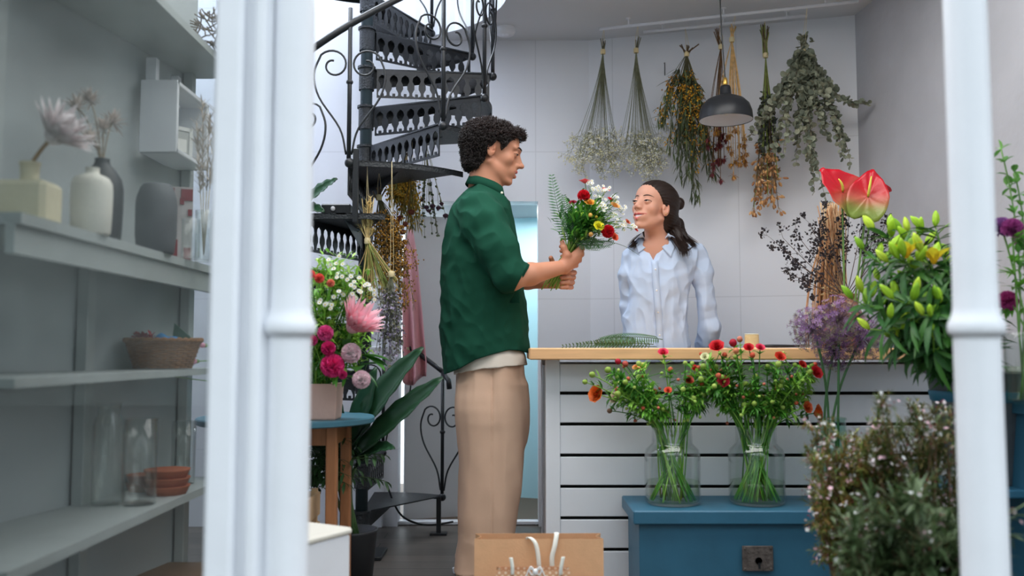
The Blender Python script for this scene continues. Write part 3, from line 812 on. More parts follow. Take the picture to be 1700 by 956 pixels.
for i in range(26):
    d = unit(np.array([R_.uniform(-1, .3), R_.uniform(-.5, .5), R_.uniform(.5, 1.2)])); m.leaf(c + (-.05 + R_.uniform(-.012, .012), 0, .07), d, .045, .02, col=C(150, 50, 60), wave=.5, fold=.5)
tag(m.build('dried_flower', M['dry']), 'crumpled dark red dried bloom in the wicker basket', 'dried flower')
m = MB(); b0 = c + (.055, .01, .07); m.add([b0 + (-.035, 0, .0), b0 + (.045, .0, .0), b0 + (-.03, .004, .062), b0 + (-.035, .006, .0), b0 + (.045, .006, .0), b0 + (-.03, .01, .062)], [(0, 1, 2), (5, 4, 3), (0, 3, 4, 1), (1, 4, 5, 2), (2, 5, 3, 0)], C(24, 66, 48))
tag(m.build('paper_offcut', M['vc'], smooth=False), 'pointed dark green card sticking up from the wicker basket', 'paper')
# jars and terracotta saucers on the lower shelf
p = onshelf(177, 833, 2.42, ZL)
glass_jar('glass_jar', 'tall clear glass cylinder jar on the lower shelf, the farthest left', p, [(.036, 0), (.040, .006), (.040, .20), (.037, .222), (.030, .235), (.031, .262), (.034, .265)], wall=.0025)
p = onshelf(231, 833, 2.42, ZL)
glass_jar('glass_jar', 'shorter clear glass cylinder jar in front of the terracotta saucers', p, cyl(.043, .225), wall=.003)
p = onshelf(303, 802, 2.80, ZL)
glass_jar('glass_jar', 'clear glass jar at the far end of the lower shelf beyond the saucers', p, cyl(.036, .19), wall=.003)
terra = mat('terracotta', C(166, 92, 62, 1.1), .8, var=.12, vscale=25, bump=.1, bscale=90)
p = onshelf(277, 812, 2.60, ZL)
for i in range(3):
    t = thing('terracotta_saucer', ['terracotta saucer at the bottom of the stack on the lower shelf', 'terracotta saucer in the middle of the stack on the lower shelf', 'terracotta saucer on top of the stack on the lower shelf'][i], 'saucer', p + (0, 0, .0225 * i), 'terracotta saucers on the lower shelf')
    m = MB(); m.lathe([(0, 0), (.052, 0), (.062, .021), (.064, .024), (.060, .0245), (.052, .0225), (0, .0225)], p + (0, 0, .0228 * i), 36); m.build('dish', terra, t)
p2 = onshelf(238, 810, 2.66, ZL)
for i in range(2):
    t = thing('terracotta_saucer', ['lower of two paler terracotta saucers behind the shorter glass jar', 'upper of two paler terracotta saucers behind the shorter glass jar'][i], 'saucer', p2 + (0, 0, .0225 * i), 'terracotta saucers behind the jar')
    m = MB(); m.lathe([(0, 0), (.04, 0), (.047, .021), (.049, .024), (.046, .0245), (.04, .0225), (0, .0225)], p2 + (0, 0, .0228 * i), 36); m.build('dish', terra, t)
# twiggy wreath up on the top shelf
p = P(352, 30, 2.72); p[2] = ZT + .06; m = MB()
for i in range(60):
    a = RN.normal(size=3); a = unit(a) * .055; b = unit(a + RN.normal(size=3) * .05) * .06
    m.tube(bez(p + a, p + (a + b) * .3, p + b * 1.15, 6), .0022, 5, C(110, 98, 88))
tag(m.build('twig_ball', M['dry']), 'loose ball of brown twigs on the very top shelf', 'decoration')
# blue crate with wooden rim on the floor under the shelves
c = np.array([-1.0, 2.75, 0])
t = thing('storage_crate', 'blue crate with a wooden rim on the floor under the shelves', 'crate', c)
m = MB(); m.box(c + (0, 0, .10), (.30, .26, .2), bev=.006); m.build('crate_body', mat('blue_crate', C(36, 84, 112, 1.2), .5), t, smooth=False)
m = MB(); m.box(c + (0, 0, .207), (.33, .28, .015), bev=.003); m.build('rim', mat('worn_wood', C(110, 84, 60), .6, var=.2), t, smooth=False)
m = MB(); q = P(0, 850, 1.72); m.box(q + (-.01, 0, -.0), (.012, .012, .075), bev=.004); m.box(q + (-.01, 0, -.04), (.012, .012, .01)); tag(m.build('door_handle', M['black_iron'], door2, smooth=False), '', ''); 
o = bpy.data.objects['door_handle']; del o['label'], o['category']; o['kind'] = 'structure'
# ================= counter, chest, table, bags, lamp =================
CD = 3.3; CX0, CX1 = .120, 1.66
wood = mat('pine_worktop', C(212, 166, 120, 1.3), .5, var=.12, vscale=6, bump=.05, bscale=30, stretch=(1, 8, 8))
slatm = mat('white_slat_paint', C(232, 234, 240, 1.0), .5, var=.03, vscale=4, bump=.06, bscale=30)
ct = thing('counter', 'white slatted shop counter with a pale wooden worktop', 'counter', ((CX0 + CX1) / 2, 3.5, 0))
m = MB(); m.box(((.062 + 1.69) / 2, 3.52, .865), (1.69 - .062, .64, .042), bev=.004); m.build('worktop', wood, ct, smooth=False)
m = MB()
for x in (CX0 + .028, CX1 - .03): 
    for y in (CD + .02, 3.78): m.box((x, y, .422), (.052, .045, .844), bev=.002)
m.box(((CX0 + CX1) / 2, 3.78, .80), (CX1 - CX0, .03, .06)); m.build('frame', slatm, ct, smooth=False)
ztop = .828
for i in range(8):
    z1 = ztop - i * .1118; z0 = z1 - .100
    if z0 < 0: z0 = 0.002
    m = MB(); m.box(((CX0 + .055 + CX1 - .055) / 2, CD + .014, (z0 + z1) / 2), (CX1 - CX0 - .108, .018, z1 - z0), bev=.002); m.build('slat', slatm, ct, smooth=False)
for x in (CX0 + .012, CX1 - .012): m = MB(); m.box((x, (CD + 3.78) / 2 + .02, .42), (.014, .42, .80)); m.build('side_panel', slatm, ct, smooth=False)
m = MB(); m.box(((CX0 + CX1) / 2, 3.57, .42), (CX1 - CX0 - .08, .36, .02)); m.box(((CX0 + CX1) / 2, 3.39, .42), (CX1 - CX0 - .08, .01, .80)); m.build('shelf_and_shade_sheet', mat('painted_inner_shade', C(60, 56, 54, 1.0), .8), ct, smooth=False)  # dark shelf and upright sheet paint in the shade behind the slat gaps
# blue chest
chm = mat('blue_chest_paint', C(46, 94, 118, 1.3), .45, var=.1, vscale=8, bump=.08, bscale=40)
ch = thing('wooden_chest', 'blue painted wooden chest with lock plate in front of the counter', 'chest', (.85, 3.11, 0))
CHX0, CHX1, CHY0, CHY1, CHZ = .398, 1.33, 2.96, 3.27, .361
m = MB(); m.box(((CHX0 + CHX1) / 2, (CHY0 + CHY1) / 2 + .008, (CHZ - .045) / 2), (CHX1 - CHX0 - .03, CHY1 - CHY0 - .03, CHZ - .049), bev=.003)
m.box(((CHX0 + CHX1) / 2, (CHY0 + CHY1) / 2, .03), (CHX1 - CHX0 - .01, CHY1 - CHY0 - .01, .06), bev=.003); m.build('chest_body', chm, ch, smooth=False)
m = MB(); m.box(((CHX0 + CHX1) / 2, (CHY0 + CHY1) / 2, CHZ - .0225), (CHX1 - CHX0 + .012, CHY1 - CHY0 + .006, .044), bev=.004); m.build('lid', chm, ch, smooth=False)
rust = mat('old_steel', C(96, 88, 84, 1.1), .6, metal=.3, var=.4, vscale=60, bump=.3, bscale=120)
c = P(1258, 927, 2.965)
m = MB(); m.box((c[0], 2.966, c[2]), (.100, .006, .080), bev=.002)
for sx in (-1, 1):
    for sz in (-1, 1): m.ell((c[0] + sx * .042, 2.961, c[2] + sz * .032), (.004, .002, .004), n=8, m=6)
lp = m.build('lock_plate', rust, ch, smooth=False)
m = MB(); m.lathe([(0, .0), (.011, .0), (.011, .004)], (c[0] + .002, 2.963, c[2] - .006), 16, axis=(0, -1, 0)); m.box((c[0] + .004, 2.9615, c[2] - .022), (.007, .003, .018)); m.build('keyhole', M['black_iron'], lp, smooth=False)
c = P(1249, 868, 2.96); m = MB(); m.box((c[0] - .008, 2.964, c[2] - .002), (.012, .006, .008)); m.box((c[0] + .010, 2.964, c[2] - .001), (.012, .006, .01)); m.build('latch', M['black_iron'], ch, smooth=False)
# kraft bags
def bag(label, x0, x1, y, z1, dep, dots=False, yaw=0.0):
    cx_ = (x0 + x1) / 2; w = x1 - x0; t = thing('paper_bag', label, 'bag', (cx_, y, 0), 'kraft paper gift bags on the floor')
    Mz = np.array(Matrix.Rotation(yaw, 3, 'Z')); o = np.array([cx_, y, 0])
    def q(x, yy, z): return o + Mz @ np.array([x, yy, z])
    m = MB(); th_ = .0012; hw, hd = w / 2, dep / 2; nz = 6
    V = []; 
    ring = [(-hw, -hd), (hw, -hd), (hw, 0), (hw, hd), (-hw, hd), (-hw, 0)]
    for k in range(nz + 1):
        s = k / nz
        for j, (x, yy) in enumerate(ring):
            pin = .18 * s if j in (2, 5) else 0
            V.append(q(x * (1 - pin * .5 * (hd / hw)) - (np.sign(x) * .012 * s if j in (2, 5) else 0), yy * (1 - .35 * s), z1 * s + (0 if k < nz else .004 * math.sin(3 * x / hw))))
    Fc = [(k * 6 + j, k * 6 + (j + 1) % 6, (k + 1) * 6 + (j + 1) % 6, (k + 1) * 6 + j) for k in range(nz) for j in range(6)] + [(5, 4, 3, 2, 1, 0)]
    m.add(V, Fc); body = m.build('bag_body', KD if dots else M['kraft'], t, smooth=False)
    so = body.modifiers.new('thick', 'SOLIDIFY'); so.thickness = .0012
    return t, q
KD = mat('dotted_kraft_paper', C(186, 138, 104), .75)
nt = KD.node_tree; N = nt.nodes; L = nt.links
tc = N.new('ShaderNodeTexCoord'); mp = N.new('ShaderNodeMapping'); L.new(tc.outputs['Object'], mp.inputs[0]); mp.inputs['Scale'].default_value = (1, 0, 1)
mp.inputs['Rotation'].default_value = (0, math.radians(45), 0)
sp = N.new('ShaderNodeSeparateXYZ'); L.new(mp.outputs[0], sp.inputs[0])
ds = []
for chn in ('X', 'Z'):
    a = N.new('ShaderNodeMath'); a.operation = 'ADD'; a.inputs[1].default_value = 10; L.new(sp.outputs[chn], a.inputs[0])
    b_ = N.new('ShaderNodeMath'); b_.operation = 'MODULO'; b_.inputs[1].default_value = .0125; L.new(a.outputs[0], b_.inputs[0])
    c_ = N.new('ShaderNodeMath'); c_.operation = 'SUBTRACT'; c_.inputs[1].default_value = .00625; L.new(b_.outputs[0], c_.inputs[0])
    d_ = N.new('ShaderNodeMath'); d_.operation = 'MULTIPLY'; L.new(c_.outputs[0], d_.inputs[0]); L.new(c_.outputs[0], d_.inputs[1]); ds.append(d_)
s_ = N.new('ShaderNodeMath'); s_.operation = 'ADD'; L.new(ds[0].outputs[0], s_.inputs[0]); L.new(ds[1].outputs[0], s_.inputs[1])
lt = N.new('ShaderNodeMath'); lt.operation = 'LESS_THAN'; lt.inputs[1].default_value = .0037 ** 2; L.new(s_.outputs[0], lt.inputs[0])
mx = N.new('ShaderNodeMix'); mx.data_type = 'RGBA'; L.new(lt.outputs[0], mx.inputs[0]); mx.inputs[6].default_value = (*C(186, 138, 104), 1); mx.inputs[7].default_value = (*C(214, 184, 158), 1)
L.new(mx.outputs[2], N['Principled BSDF'].inputs['Base Color'])
ribb = mat('cream_ribbon', C(222, 212, 200), .6)
t, q = bag('large plain kraft paper bag with cream ribbon handles, standing behind the dotted bag', -.112, .272, 2.78, .316, .13)
hw_ = .10
def ribbon(t, pts, w, name='handle'):
    m = MB(); pts = catmull(pts, 6); V = []
    for i, p_ in enumerate(pts): V += [p_ + (-w / 2, 0, 0), p_ + (w / 2, 0, 0)]
    n = len(pts); m.add(V, [(2 * i, 2 * i + 1, 2 * i + 3, 2 * i + 2) for i in range(n - 1)]); o = m.build(name, ribb, t); so = o.modifiers.new('thick', 'SOLIDIFY'); so.thickness = .0012
p0 = q(-.055, -.046, .317); 
ribbon(t, [q(-.034, -.044, .316), q(-.028, -.05, .322), q(-.012, -.062, .31), q(-.004, -.066, .28), q(.0, -.066, .24)], .013)
ribbon(t, [q(.052, -.044, .335), q(.052, -.055, .33), q(.046, -.066, .30), q(.038, -.068, .27), q(.038, -.066, .24)], .014)
t, q = bag('small white-dotted kraft bag with a twine bow, nearest the camera', -.044, .162, 2.60, .262, .08, dots=True)
ribbon(t, [q(-.058, -.033, .252), q(-.058, -.036, .275), q(-.062, -.034, .300)], .010)
ribbon(t, [q(.076, -.033, .252), q(.078, -.036, .275), q(.084, -.034, .302)], .010)
m = MB(); tw = C(208, 212, 222)
ctr = q(.006, -.036, .262)
for sg in (-1, 1):
    lp = [ctr + np.array([sg * a, -.004, b]) for a, b in ((0, 0), (.012, .014), (.017, .004), (.010, -.008), (0, 0))]; m.tube(catmull(lp, 5), .0022, 6, tw)
    m.tube(catmull([ctr, ctr + np.array([sg * .016, -.003, .008]), ctr + np.array([sg * .024, -.002, -.008]), ctr + np.array([sg * .034, -.001, -.022])], 4), .0018, 6, tw)
m.ell(ctr + (0, -.004, 0), (.008, .006, .009), tw); m.build('bow', M['vcm'], t)
# round side table
tb = thing('side_table', 'round blue-topped side table on wooden legs beside the spiral stairs', 'table', (-.777, 3.14, 0))
tc_ = np.array([-.777, 3.14, 0]); TZ = .650
m = MB(); m.lathe([(0, TZ - .022), (.292, TZ - .022), (.30, TZ - .018), (.30, TZ - .004), (.296, TZ), (0, TZ)], tc_, 64); m.build('table_top', mat('teal_tabletop', C(62, 104, 120, 1.3), .45, var=.08), tb, smooth=True, auto=.6)
twood = mat('oiled_wood', C(150, 100, 66, 1.3), .5, var=.25, vscale=5, stretch=(8, 8, 1))
m = MB()
for sx in (-1, 1): m.box(tc_ + (sx * .18, 0, TZ - .055), (.02, .24, .062)); 
for sy in (-1, 1): m.box(tc_ + (0, sy * .125, TZ - .055), (.34, .02, .062))
m.build('apron', twood, tb, smooth=False)
for sx in (-1, 1):
    for sy in (-1, 1): m = MB(); m.bar(tc_ + (sx * .186, sy * .128, 0), tc_ + (sx * .182, sy * .125, TZ - .024), .036, .036, bev=.004, up=(0, 1, 0)); m.build('leg', twood, tb, smooth=False)
# white box low in front, left
ang = math.radians(60); u = np.array([math.cos(ang), math.sin(ang), 0]); v = np.array([-math.sin(ang), math.cos(ang), 0])
cr = np.array([-.412, 2.385, 0]); ctr = cr - u * .125 + v * .14
wb2 = thing('storage_box', 'low white lidded storage box on the floor in front of the side table', 'box', ctr)
m = MB(); m.box(ctr + (0, 0, .2), (.24, .27, .40), ang, bev=.004); m.build('box_body', M['white_paint'], wb2, smooth=False)
m = MB(); m.box(ctr + (0, 0, .409), (.25, .28, .018), ang, bev=.006); m.build('lid', mat('warm_white_lid', C(214, 210, 200, 1.1), .5), wb2, smooth=False)
# slatted wooden crate under the table
pine = mat('pale_pine', C(196, 166, 130, 1.3), .6, var=.15, vscale=8)
c = np.array([-.80, 3.02, 0])
t = thing('wooden_crate', 'pale slatted wooden crate on the floor under the side table', 'crate', c)
m = MB()
for k in range(4):
    z = .06 + k * .10
    for sy in (-1, 1): m.box(c + (0, sy * .10, z), (.28, .010, .075))
    for sx in (-1, 1): m.box(c + (sx * .142, 0, z), (.010, .20, .075))
for sx in (-1, 1):
    for sy in (-1, 1): m.box(c + (sx * .13, sy * .09, .205), (.018, .018, .41))
m.box(c + (0, 0, .012), (.28, .2, .012)); m.build('slats', pine, t, smooth=False)
# pendant lamp
c = P(1205, 200, 3.95); zr = c[2]
LS = lambda pr: [(a_, b_ * 1.13) for a_, b_ in pr]
t = thing('pendant_lamp', 'black dome pendant lamp hanging above the counter', 'lamp', (c[0], c[1], zr))
m = MB(); m.lathe(LS([(.1175, 0), (.118, .006), (.115, .035), (.104, .062), (.082, .082), (.052, .094), (.03, .099), (.026, .105), (.0235, .13), (.021, .138), (.0, .139)]), c, 48)
m.lathe([(.1175, 0), (.1165, .0), (.1165, .003), (.1175, .006)], c, 48); m.build('shade', mat('black_lamp_enamel', C(44, 46, 50, 1.0), .35), t)
m = MB(); m.lathe([(.1165, .001), (.1165, .006), (.112, .034), (.098, .060), (.076, .079), (.05, .090), (.0, .095)], c, 48); m.build('shade_lining', M['white_paint'], t)
m = MB(); m.lathe([(0, .156), (.010, .156), (.011, .166), (.010, .186), (.006, .194), (0, .194)], c, 20); m.build('socket_cap', mat('brass', C(200, 160, 80), .35, metal=.8), t)
m = MB(); m.lathe([(0, .02), (.02, .03), (.024, .045), (.018, .07), (.014, .09)], c, 20); m.build('bulb', mat('frosted_bulb', (.8, .8, .78), .3), t)
m = MB(); m.tube([c + (0, 0, .19), c + (-.012, .004, .42), (c[0] - .016, c[1] + .006, CEIL)], .0030, 8); m.lathe([(0, CEIL - .02), (.04, CEIL - .018), (.045, CEIL)], (c[0] - .016, c[1] + .006, 0), 24); m.build('cord', mat('grey_cord', C(96, 98, 100, 1.0), .6), t)
# twine spool and knife on the counter
WT = .886
c = P(1248, 560, 3.42); c[2] = WT
t = thing('twine_spool', 'cream spool of twine standing on the worktop', 'spool', c)
m = MB()
pts = [c + np.array([.025 * math.cos(a), .025 * math.sin(a), .006 + .042 * a / (2 * pi * 13)]) for a in np.linspace(0, 2 * pi * 13, 13 * 16)]
m.lathe([(0, .003), (.024, .003), (.024, .05), (0, .05)], c, 24); m.tube(pts, .0020, 5); m.build('wound_twine', M['twine'], t)
m = MB(); m.lathe([(0, 0), (.027, 0), (.027, .003), (0, .003)], c, 24); m.lathe([(.009, .054), (.026, .054), (.026, .051), (.009, .051)], c, 24); m.build('spool_core', mat('spool_card', C(214, 206, 184), .8), t)
a_, b_ = P(1266, 570, 3.36), P(1326, 570, 3.38); a_[2] = b_[2] = WT + .008
t = thing('garden_knife', 'black-handled florist knife lying on the worktop beside the twine', 'knife', (a_ + b_) / 2 - (0, 0, .008))
m = MB(); m.tube([a_, a_ * .7 + b_ * .3, a_ * .4 + b_ * .6, b_], [.007, .009, .008, .006], 10, flat=.7); m.build('handle', M['black_iron'], t)
m = MB(); m.add([b_ + (-.004, 0, .004), b_ + (.075, .005, .006), b_ + (.09, .006, -.003), b_ + (-.004, 0, -.005)], [(0, 1, 2, 3)]); ob = m.build('blade', mat('steel', (.5, .5, .5), .25, metal=1), t, smooth=False); ob.modifiers.new('t', 'SOLIDIFY').thickness = .0015
# black cable on the floor by the wall
pts = catmull([P(640, 800, 4.3), P(662, 850, 4.35), P(690, 868, 4.42), P(720, 871, 4.45), P(752, 866, 4.50)], 8)
pts[:, 2] = np.maximum(pts[:, 2], .006)
tag(MB().tube(pts, .005, 8).build('power_cable', M['black_iron']), 'thin black cable trailing on the floor behind the lowest step', 'cable')
# ================= dried bunches =================
def tmpl(fn):
    m = MB(); fn(m); return np.vstack(m.v), m.f
OCT = (np.array([(1, 0, 0), (-1, 0, 0), (0, 1, 0), (0, -1, 0), (0, 0, 1), (0, 0, -1)], float), [(0, 2, 4), (2, 1, 4), (1, 3, 4), (3, 0, 4), (2, 0, 5), (1, 2, 5), (3, 1, 5), (0, 3, 5)])
BLOB = tmpl(lambda m: m.ell((0, 0, 0), 1, n=7, m=5))
def _star(m, k=5, w=.42, lift=.25, cup=0):
    for i in range(k):
        a = 2 * pi * i / k; d = np.array([math.cos(a), math.sin(a), 0]); s = np.array([-math.sin(a), math.cos(a), 0])
        m.add([(0, 0, 0), d * .55 - s * w + (0, 0, lift * .6), d + (0, 0, lift), d * .55 + s * w + (0, 0, lift * .6)], [(0, 1, 2, 3)])
STAR5 = tmpl(_star); STAR6 = tmpl(lambda m: _star(m, 6, .16, .3)); DAISY = tmpl(lambda m: _star(m, 9, .20, .12))
def _disc(m):
    n = 8; v = [(0, 0, 0)] + [(.5 + .5 * math.cos(a), .46 * math.sin(a), .12 * math.sin(a) ** 2) for a in np.linspace(0, 2 * pi, n, endpoint=False)]
    v[0] = (.5, 0, -.04); m.add(v, [(0, 1 + i, 1 + (i + 1) % n) for i in range(n)])
DISC = tmpl(_disc)
def rdir(d, sp): return unit(np.asarray(d) + RN.normal(size=3) * sp)
def vary(c, v=.12): return np.clip(np.array(c) * (1 + R_.uniform(-v, v)), 0, .95)
def place(mb, T, pos, dr, s, col): mb.inst(T[0], T[1], [np.asarray(pos, float)], [dr], s, np.asarray(col))
def leaf_dir(mb, T, pos, d, s, col, sz=1.0):
    """place a DISC-type leaf with its long axis along d"""
    d = unit(d); r = unit(np.cross(d, RN.normal(size=3))); n = np.cross(d, r)
    Mx = np.stack([d, r * sz, n], axis=1); mb.add((T[0] * s) @ Mx.T + pos, T[1], col)
def branch(mb, hb, p, d, L, depth, r, sp, col, leafn, grav=0.0):
    q = p + d * L; q2 = q + np.array([0, 0, grav]) * L
    mb.tube([p, (p + q) / 2 + RN.normal(size=3) * L * .03, q2], [r, r * .8], 4, col, cap=False)
    if depth == 0: leafn(q2, unit(q2 - p)); return
    for i in range(R_.choice((2, 3, 3))): branch(mb, hb, q2, rdir(d, sp), L * R_.uniform(.5, .8), depth - 1, r * .75, sp, col, leafn, grav)
def bunch(name, label, tie, top, n_up=5, string=None, cat='dried flowers', group='dried bunches hanging on the rails'):
    """thing + twine tie + cut stem ends + string to the rail"""
    tie = np.asarray(tie, float); t = thing(name, label, cat, tie, group)
    m = MB(); m.lathe([(.010, -.012), (.0125, -.008), (.0125, .008), (.010, .012)], tie, 12)
    if string is not None:
        m.tube(catmull([tie + (.004, -.005, .0), tie + (.008, -.006, .05), np.asarray(string)], 6), .0008, 5)
        m.tube(catmull([tie - (.004, .005, .0), tie + (-.004, -.006, .05), np.asarray(string)], 6), .0008, 5)
    m.build('twine_tie', M['twine'], t); return t
def cutends(m, tie, top, n, col, r=.002, sp=.012):
    for i in range(n):
        o = RN.normal(size=3) * .005; m.tube([tie + o, top + RN.normal(size=3) * sp * np.array([1, 1, .8])], r, 5, vary(col))
RZ = 2.452
def railpt(px, D):
    p = P(px, 30, D); best = None
    for a_, b_ in ((R1a, R1b), (R2a, R2b)):
        t_ = np.clip((p[0] - a_[0]) / (b_[0] - a_[0]), 0, 1); y_ = a_[1] + (b_[1] - a_[1]) * t_
        if a_[0] - .02 <= p[0] <= b_[0] + .02 and (best is None or abs(y_ - D) < abs(best - D)): best = y_
    return np.array([p[0], best if best is not None else p[1], RZ + .002])
def gyps(label, px0, tie_y, cx, cy, rx, ry, D, n=46):
    tie = P(px0, tie_y, D); t = bunch('dried_gypsophila', label, tie, None, string=railpt(px0, D))
    m = MB(); fl = MB(); cutends(m, tie, P(px0 + 1, tie_y - 18, D), 7, C(96, 92, 70))
    def tipf(q, d):
        for _ in range(R_.choice((2, 3, 4))):
            e = q + rdir(d, .7) * R_.uniform(.006, .02); m.tube([q, e], .0005, 3, C(130, 130, 100), cap=False)
            place(fl, OCT, e, d, R_.uniform(.0028, .0048), vary(R_.choice((C(226, 222, 196), C(206, 200, 160), C(232, 230, 214))), .1))
    for i in range(n):
        a = R_.uniform(0, 6.28); rr = math.sqrt(R_.random()); hgt = R_.uniform(-1, 1)
        e = P(cx + rx * rr * math.cos(a) * .8, cy - ry * .25 + hgt * ry * .45 - 0 * rr, D - R_.uniform(-.02, .02) + rr * math.sin(a) * .09)
        mid = tie * .55 + e * .45 + np.array([-(e - tie)[0] * .22, 0, 0.0])
        pts = bez(tie, mid, e, 7); m.tube(pts, [.0014, .0008], 5, vary(C(104, 106, 84)), cap=False)
        d0 = unit(pts[-1] - pts[-2])
        for s in (6,): branch(m, fl, pts[s], rdir(d0, .35), R_.uniform(.03, .05), 2, .0007, .45, C(120, 122, 92), tipf)
        branch(m, fl, pts[-1], rdir(d0, .2), R_.uniform(.03, .05), 2, .0007, .5, C(120, 122, 92), tipf)
    m.build('stems', M['dry'], t); fl.build('blossoms', M['dry'], t, kind='stuff')
gyps('hanging bunch of dried white gypsophila, farthest left on the rail', 1001, 86, 990, 255, 48, 40, 4.36)
gyps('hanging bunch of dried white gypsophila beside the yellow mimosa bunch', 1056, 84, 1060, 258, 52, 46, 4.34)
# --- mimosa with long narrow leaves
def mimosa(name, label, tiepx, D, spec, string, leafc, yel, n=40, top=None, leafL=.07, yk=.5, group='dried bunches hanging on the rails', r=.0015):
    tie = P(*tiepx, D); t = bunch(name, label, tie, None, string=string, group=group); m = MB(); lf = MB(); fl = MB()
    if top: cutends(m, tie, P(*top, D), 9, C(90, 74, 56), r=.0032, sp=.018)
    for (ex, ey, w, k, yf) in spec:
        for i in range(k):
            e = P(ex + R_.gauss(0, w), ey + R_.gauss(0, w * .8), D + R_.uniform(-.05, .04))
            mid = tie * .5 + e * .5 + np.array([(e - tie)[0] * .25, 0, .02]); pts = bez(tie, mid, e, 12)
            m.tube(pts, [r, r * .5], 5, vary(C(84, 82, 60)), cap=False); L = np.linalg.norm(e - tie)
            for j in range(3, 13):
                d0 = unit(pts[j] - pts[j - 1]) if j < 13 else d0
                q = pts[min(j, 12)]
                for _ in range(3):
                    if R_.random() < .75: lf.leaf(q, rdir(d0, .38), leafL * R_.uniform(.6, 1.2), leafL * .11, col=vary(R_.choice(leafc), .2), n=3, bend=.15)
                if R_.random() < yf and j > 4:
                    for _ in range(10):
                        place(fl, OCT, q + RN.normal(size=3) * .014, d0, R_.uniform(.003, .006), vary(R_.choice(yel), .15))
    m.build('stems', M['dry'], t); lf.build('leaves', M['dry'], t); fl.build('blossoms', M['dry'], t, kind='stuff'); return t
G1, G2, G3 = C(70, 84, 52), C(92, 100, 66), C(58, 66, 48); YE = (C(206, 158, 50), C(190, 140, 44), C(160, 112, 40))
mimosa('dried_mimosa', 'large hanging mimosa bunch with yellow blossom and narrow green leaves, left of the lamp', (1140, 90), 4.28,
       [(1143, 200, 9, 12, .7), (1125, 235, 10, 10, .12), (1165, 240, 9, 12, .35), (1130, 285, 8, 9, .05), (1152, 320, 5, 7, .06), (1178, 285, 5, 6, .05), (1105, 200, 5, 6, .3)], railpt(1140, 4.28), (G1, G2, G3), YE, top=(1141, 76))
# --- burgundy and straw bunches behind the lamp
def headbunch(name, label, tiepx, D, heads, stemc, headc, top, string, hk=46, hl=.026, r=.0016, group='dried bunches hanging on the rails', spread=.9, hw=.006):
    tie = P(*tiepx, D); t = bunch(name, label, tie, None, string=string, group=group); m = MB(); cutends(m, tie, P(*top, D), 7, stemc, r=r * 1.5)
    HB = []
    for (x, y) in heads:
        e = P(x, y, D + R_.uniform(-.03, .03)); mid = tie * .45 + e * .55 + np.array([(e - tie)[0] * .3, 0, 0]); pts = bez(tie, mid, e, 8); m.tube(pts, r, 5, vary(stemc), cap=False)
        d0 = unit(pts[-1] - pts[-2]); hb = MB(); HB.append(hb)
        for _ in range(hk): hb.leaf(e, rdir(d0, spread), hl * R_.uniform(.6, 1.2), hw, col=vary(R_.choice(headc), .2), n=2, bend=.3)
    m.build('stems', M['dry'], t)
    for hb in HB: hb.build('flower_head', M['dry'], t)
    return t
headbunch('dried_celosia', 'hanging bunch with burgundy dried heads just behind the black lamp', (1197, 78), 4.22, [(R_.gauss(1192, 9), R_.gauss(248, 20)) for _ in range(22)], C(100, 74, 50),
          (C(104, 44, 54), C(130, 66, 62), C(86, 40, 46)), (1193, 50), railpt(1199, 4.22))
headbunch('dried_straw_flowers', 'hanging bunch of straw-coloured stems with brown and yellow heads behind the black lamp', (1215, 66), 4.2,
          [(R_.gauss(1226, 7), R_.gauss(258, 12)) for _ in range(13)] + [(R_.gauss(1212, 12), R_.gauss(222, 10)) for _ in range(9)], C(200, 164, 110), (C(140, 100, 70), C(164, 124, 84), C(190, 140, 50)), (1216, 42), railpt(1216, 4.2))
# --- green-stemmed bunch with dark leaves and tan seed pods
tie = P(1271, 92, 4.2); t = bunch('dried_seed_pods', 'hanging bunch of green stems, dark round leaves and tan seed pods, beside the eucalyptus', tie, None, string=railpt(1271, 4.2), group='dried bunches hanging on the rails')
m = MB(); lf = MB(); pd = MB()
for i in range(20): m.tube([tie + RN.normal(size=3) * .006, P(1268 + R_.gauss(0, 5), R_.uniform(38, 56), 4.2)], .0024, 5, vary(R_.choice((C(140, 150, 80), C(110, 116, 70), C(84, 66, 54)))))
for i in range(26):
    ey = R_.choice((R_.uniform(215, 265), R_.uniform(290, 345))); e = P(1271 + R_.gauss(0, 12 if ey < 270 else 14), ey, 4.2 + R_.uniform(-.04, .04))
    pts = bez(tie, tie * .5 + e * .5 + np.array([-(e - tie)[0] * .2, 0, 0]), e, 10); gr = i % 3
    m.tube(pts, .0018, 5, vary(C(118, 134, 66) if gr else C(92, 76, 60)), cap=False)
    for j in range(5, 11):
        q = pts[min(10, j)]
        if ey < 270:
            for _ in range(6): leaf_dir(lf, DISC, q, rdir(pts[-1] - pts[-3], 1.2), R_.uniform(.014, .024), vary(C(70, 76, 70), .2))
        elif j > 6:
            for _ in range(4):
                d = rdir((0, 0, -1), .6); e2 = q + d * .03; m.tube([q, e2], .0007, 3, C(150, 116, 70), cap=False)
                pd.ell(e2 + d * .008, (.0055, .0055, .012), vary(R_.choice((C(184, 140, 92), C(150, 104, 70), C(200, 160, 116))), .15), 6, 5, axis=d)
for _ in range(26):
    q = P(1271 + R_.gauss(0, 12), R_.uniform(262, 300), 4.2 + R_.uniform(-.03, .03))
    for _ in range(5): leaf_dir(pd, DISC, q, RN.normal(size=3), R_.uniform(.012, .02), vary(C(140, 116, 86), .15))
m.build('stems', M['dry'], t); lf.build('leaves', M['dry'], t); pd.build('seed_pods', M['dry'], t, kind='stuff')
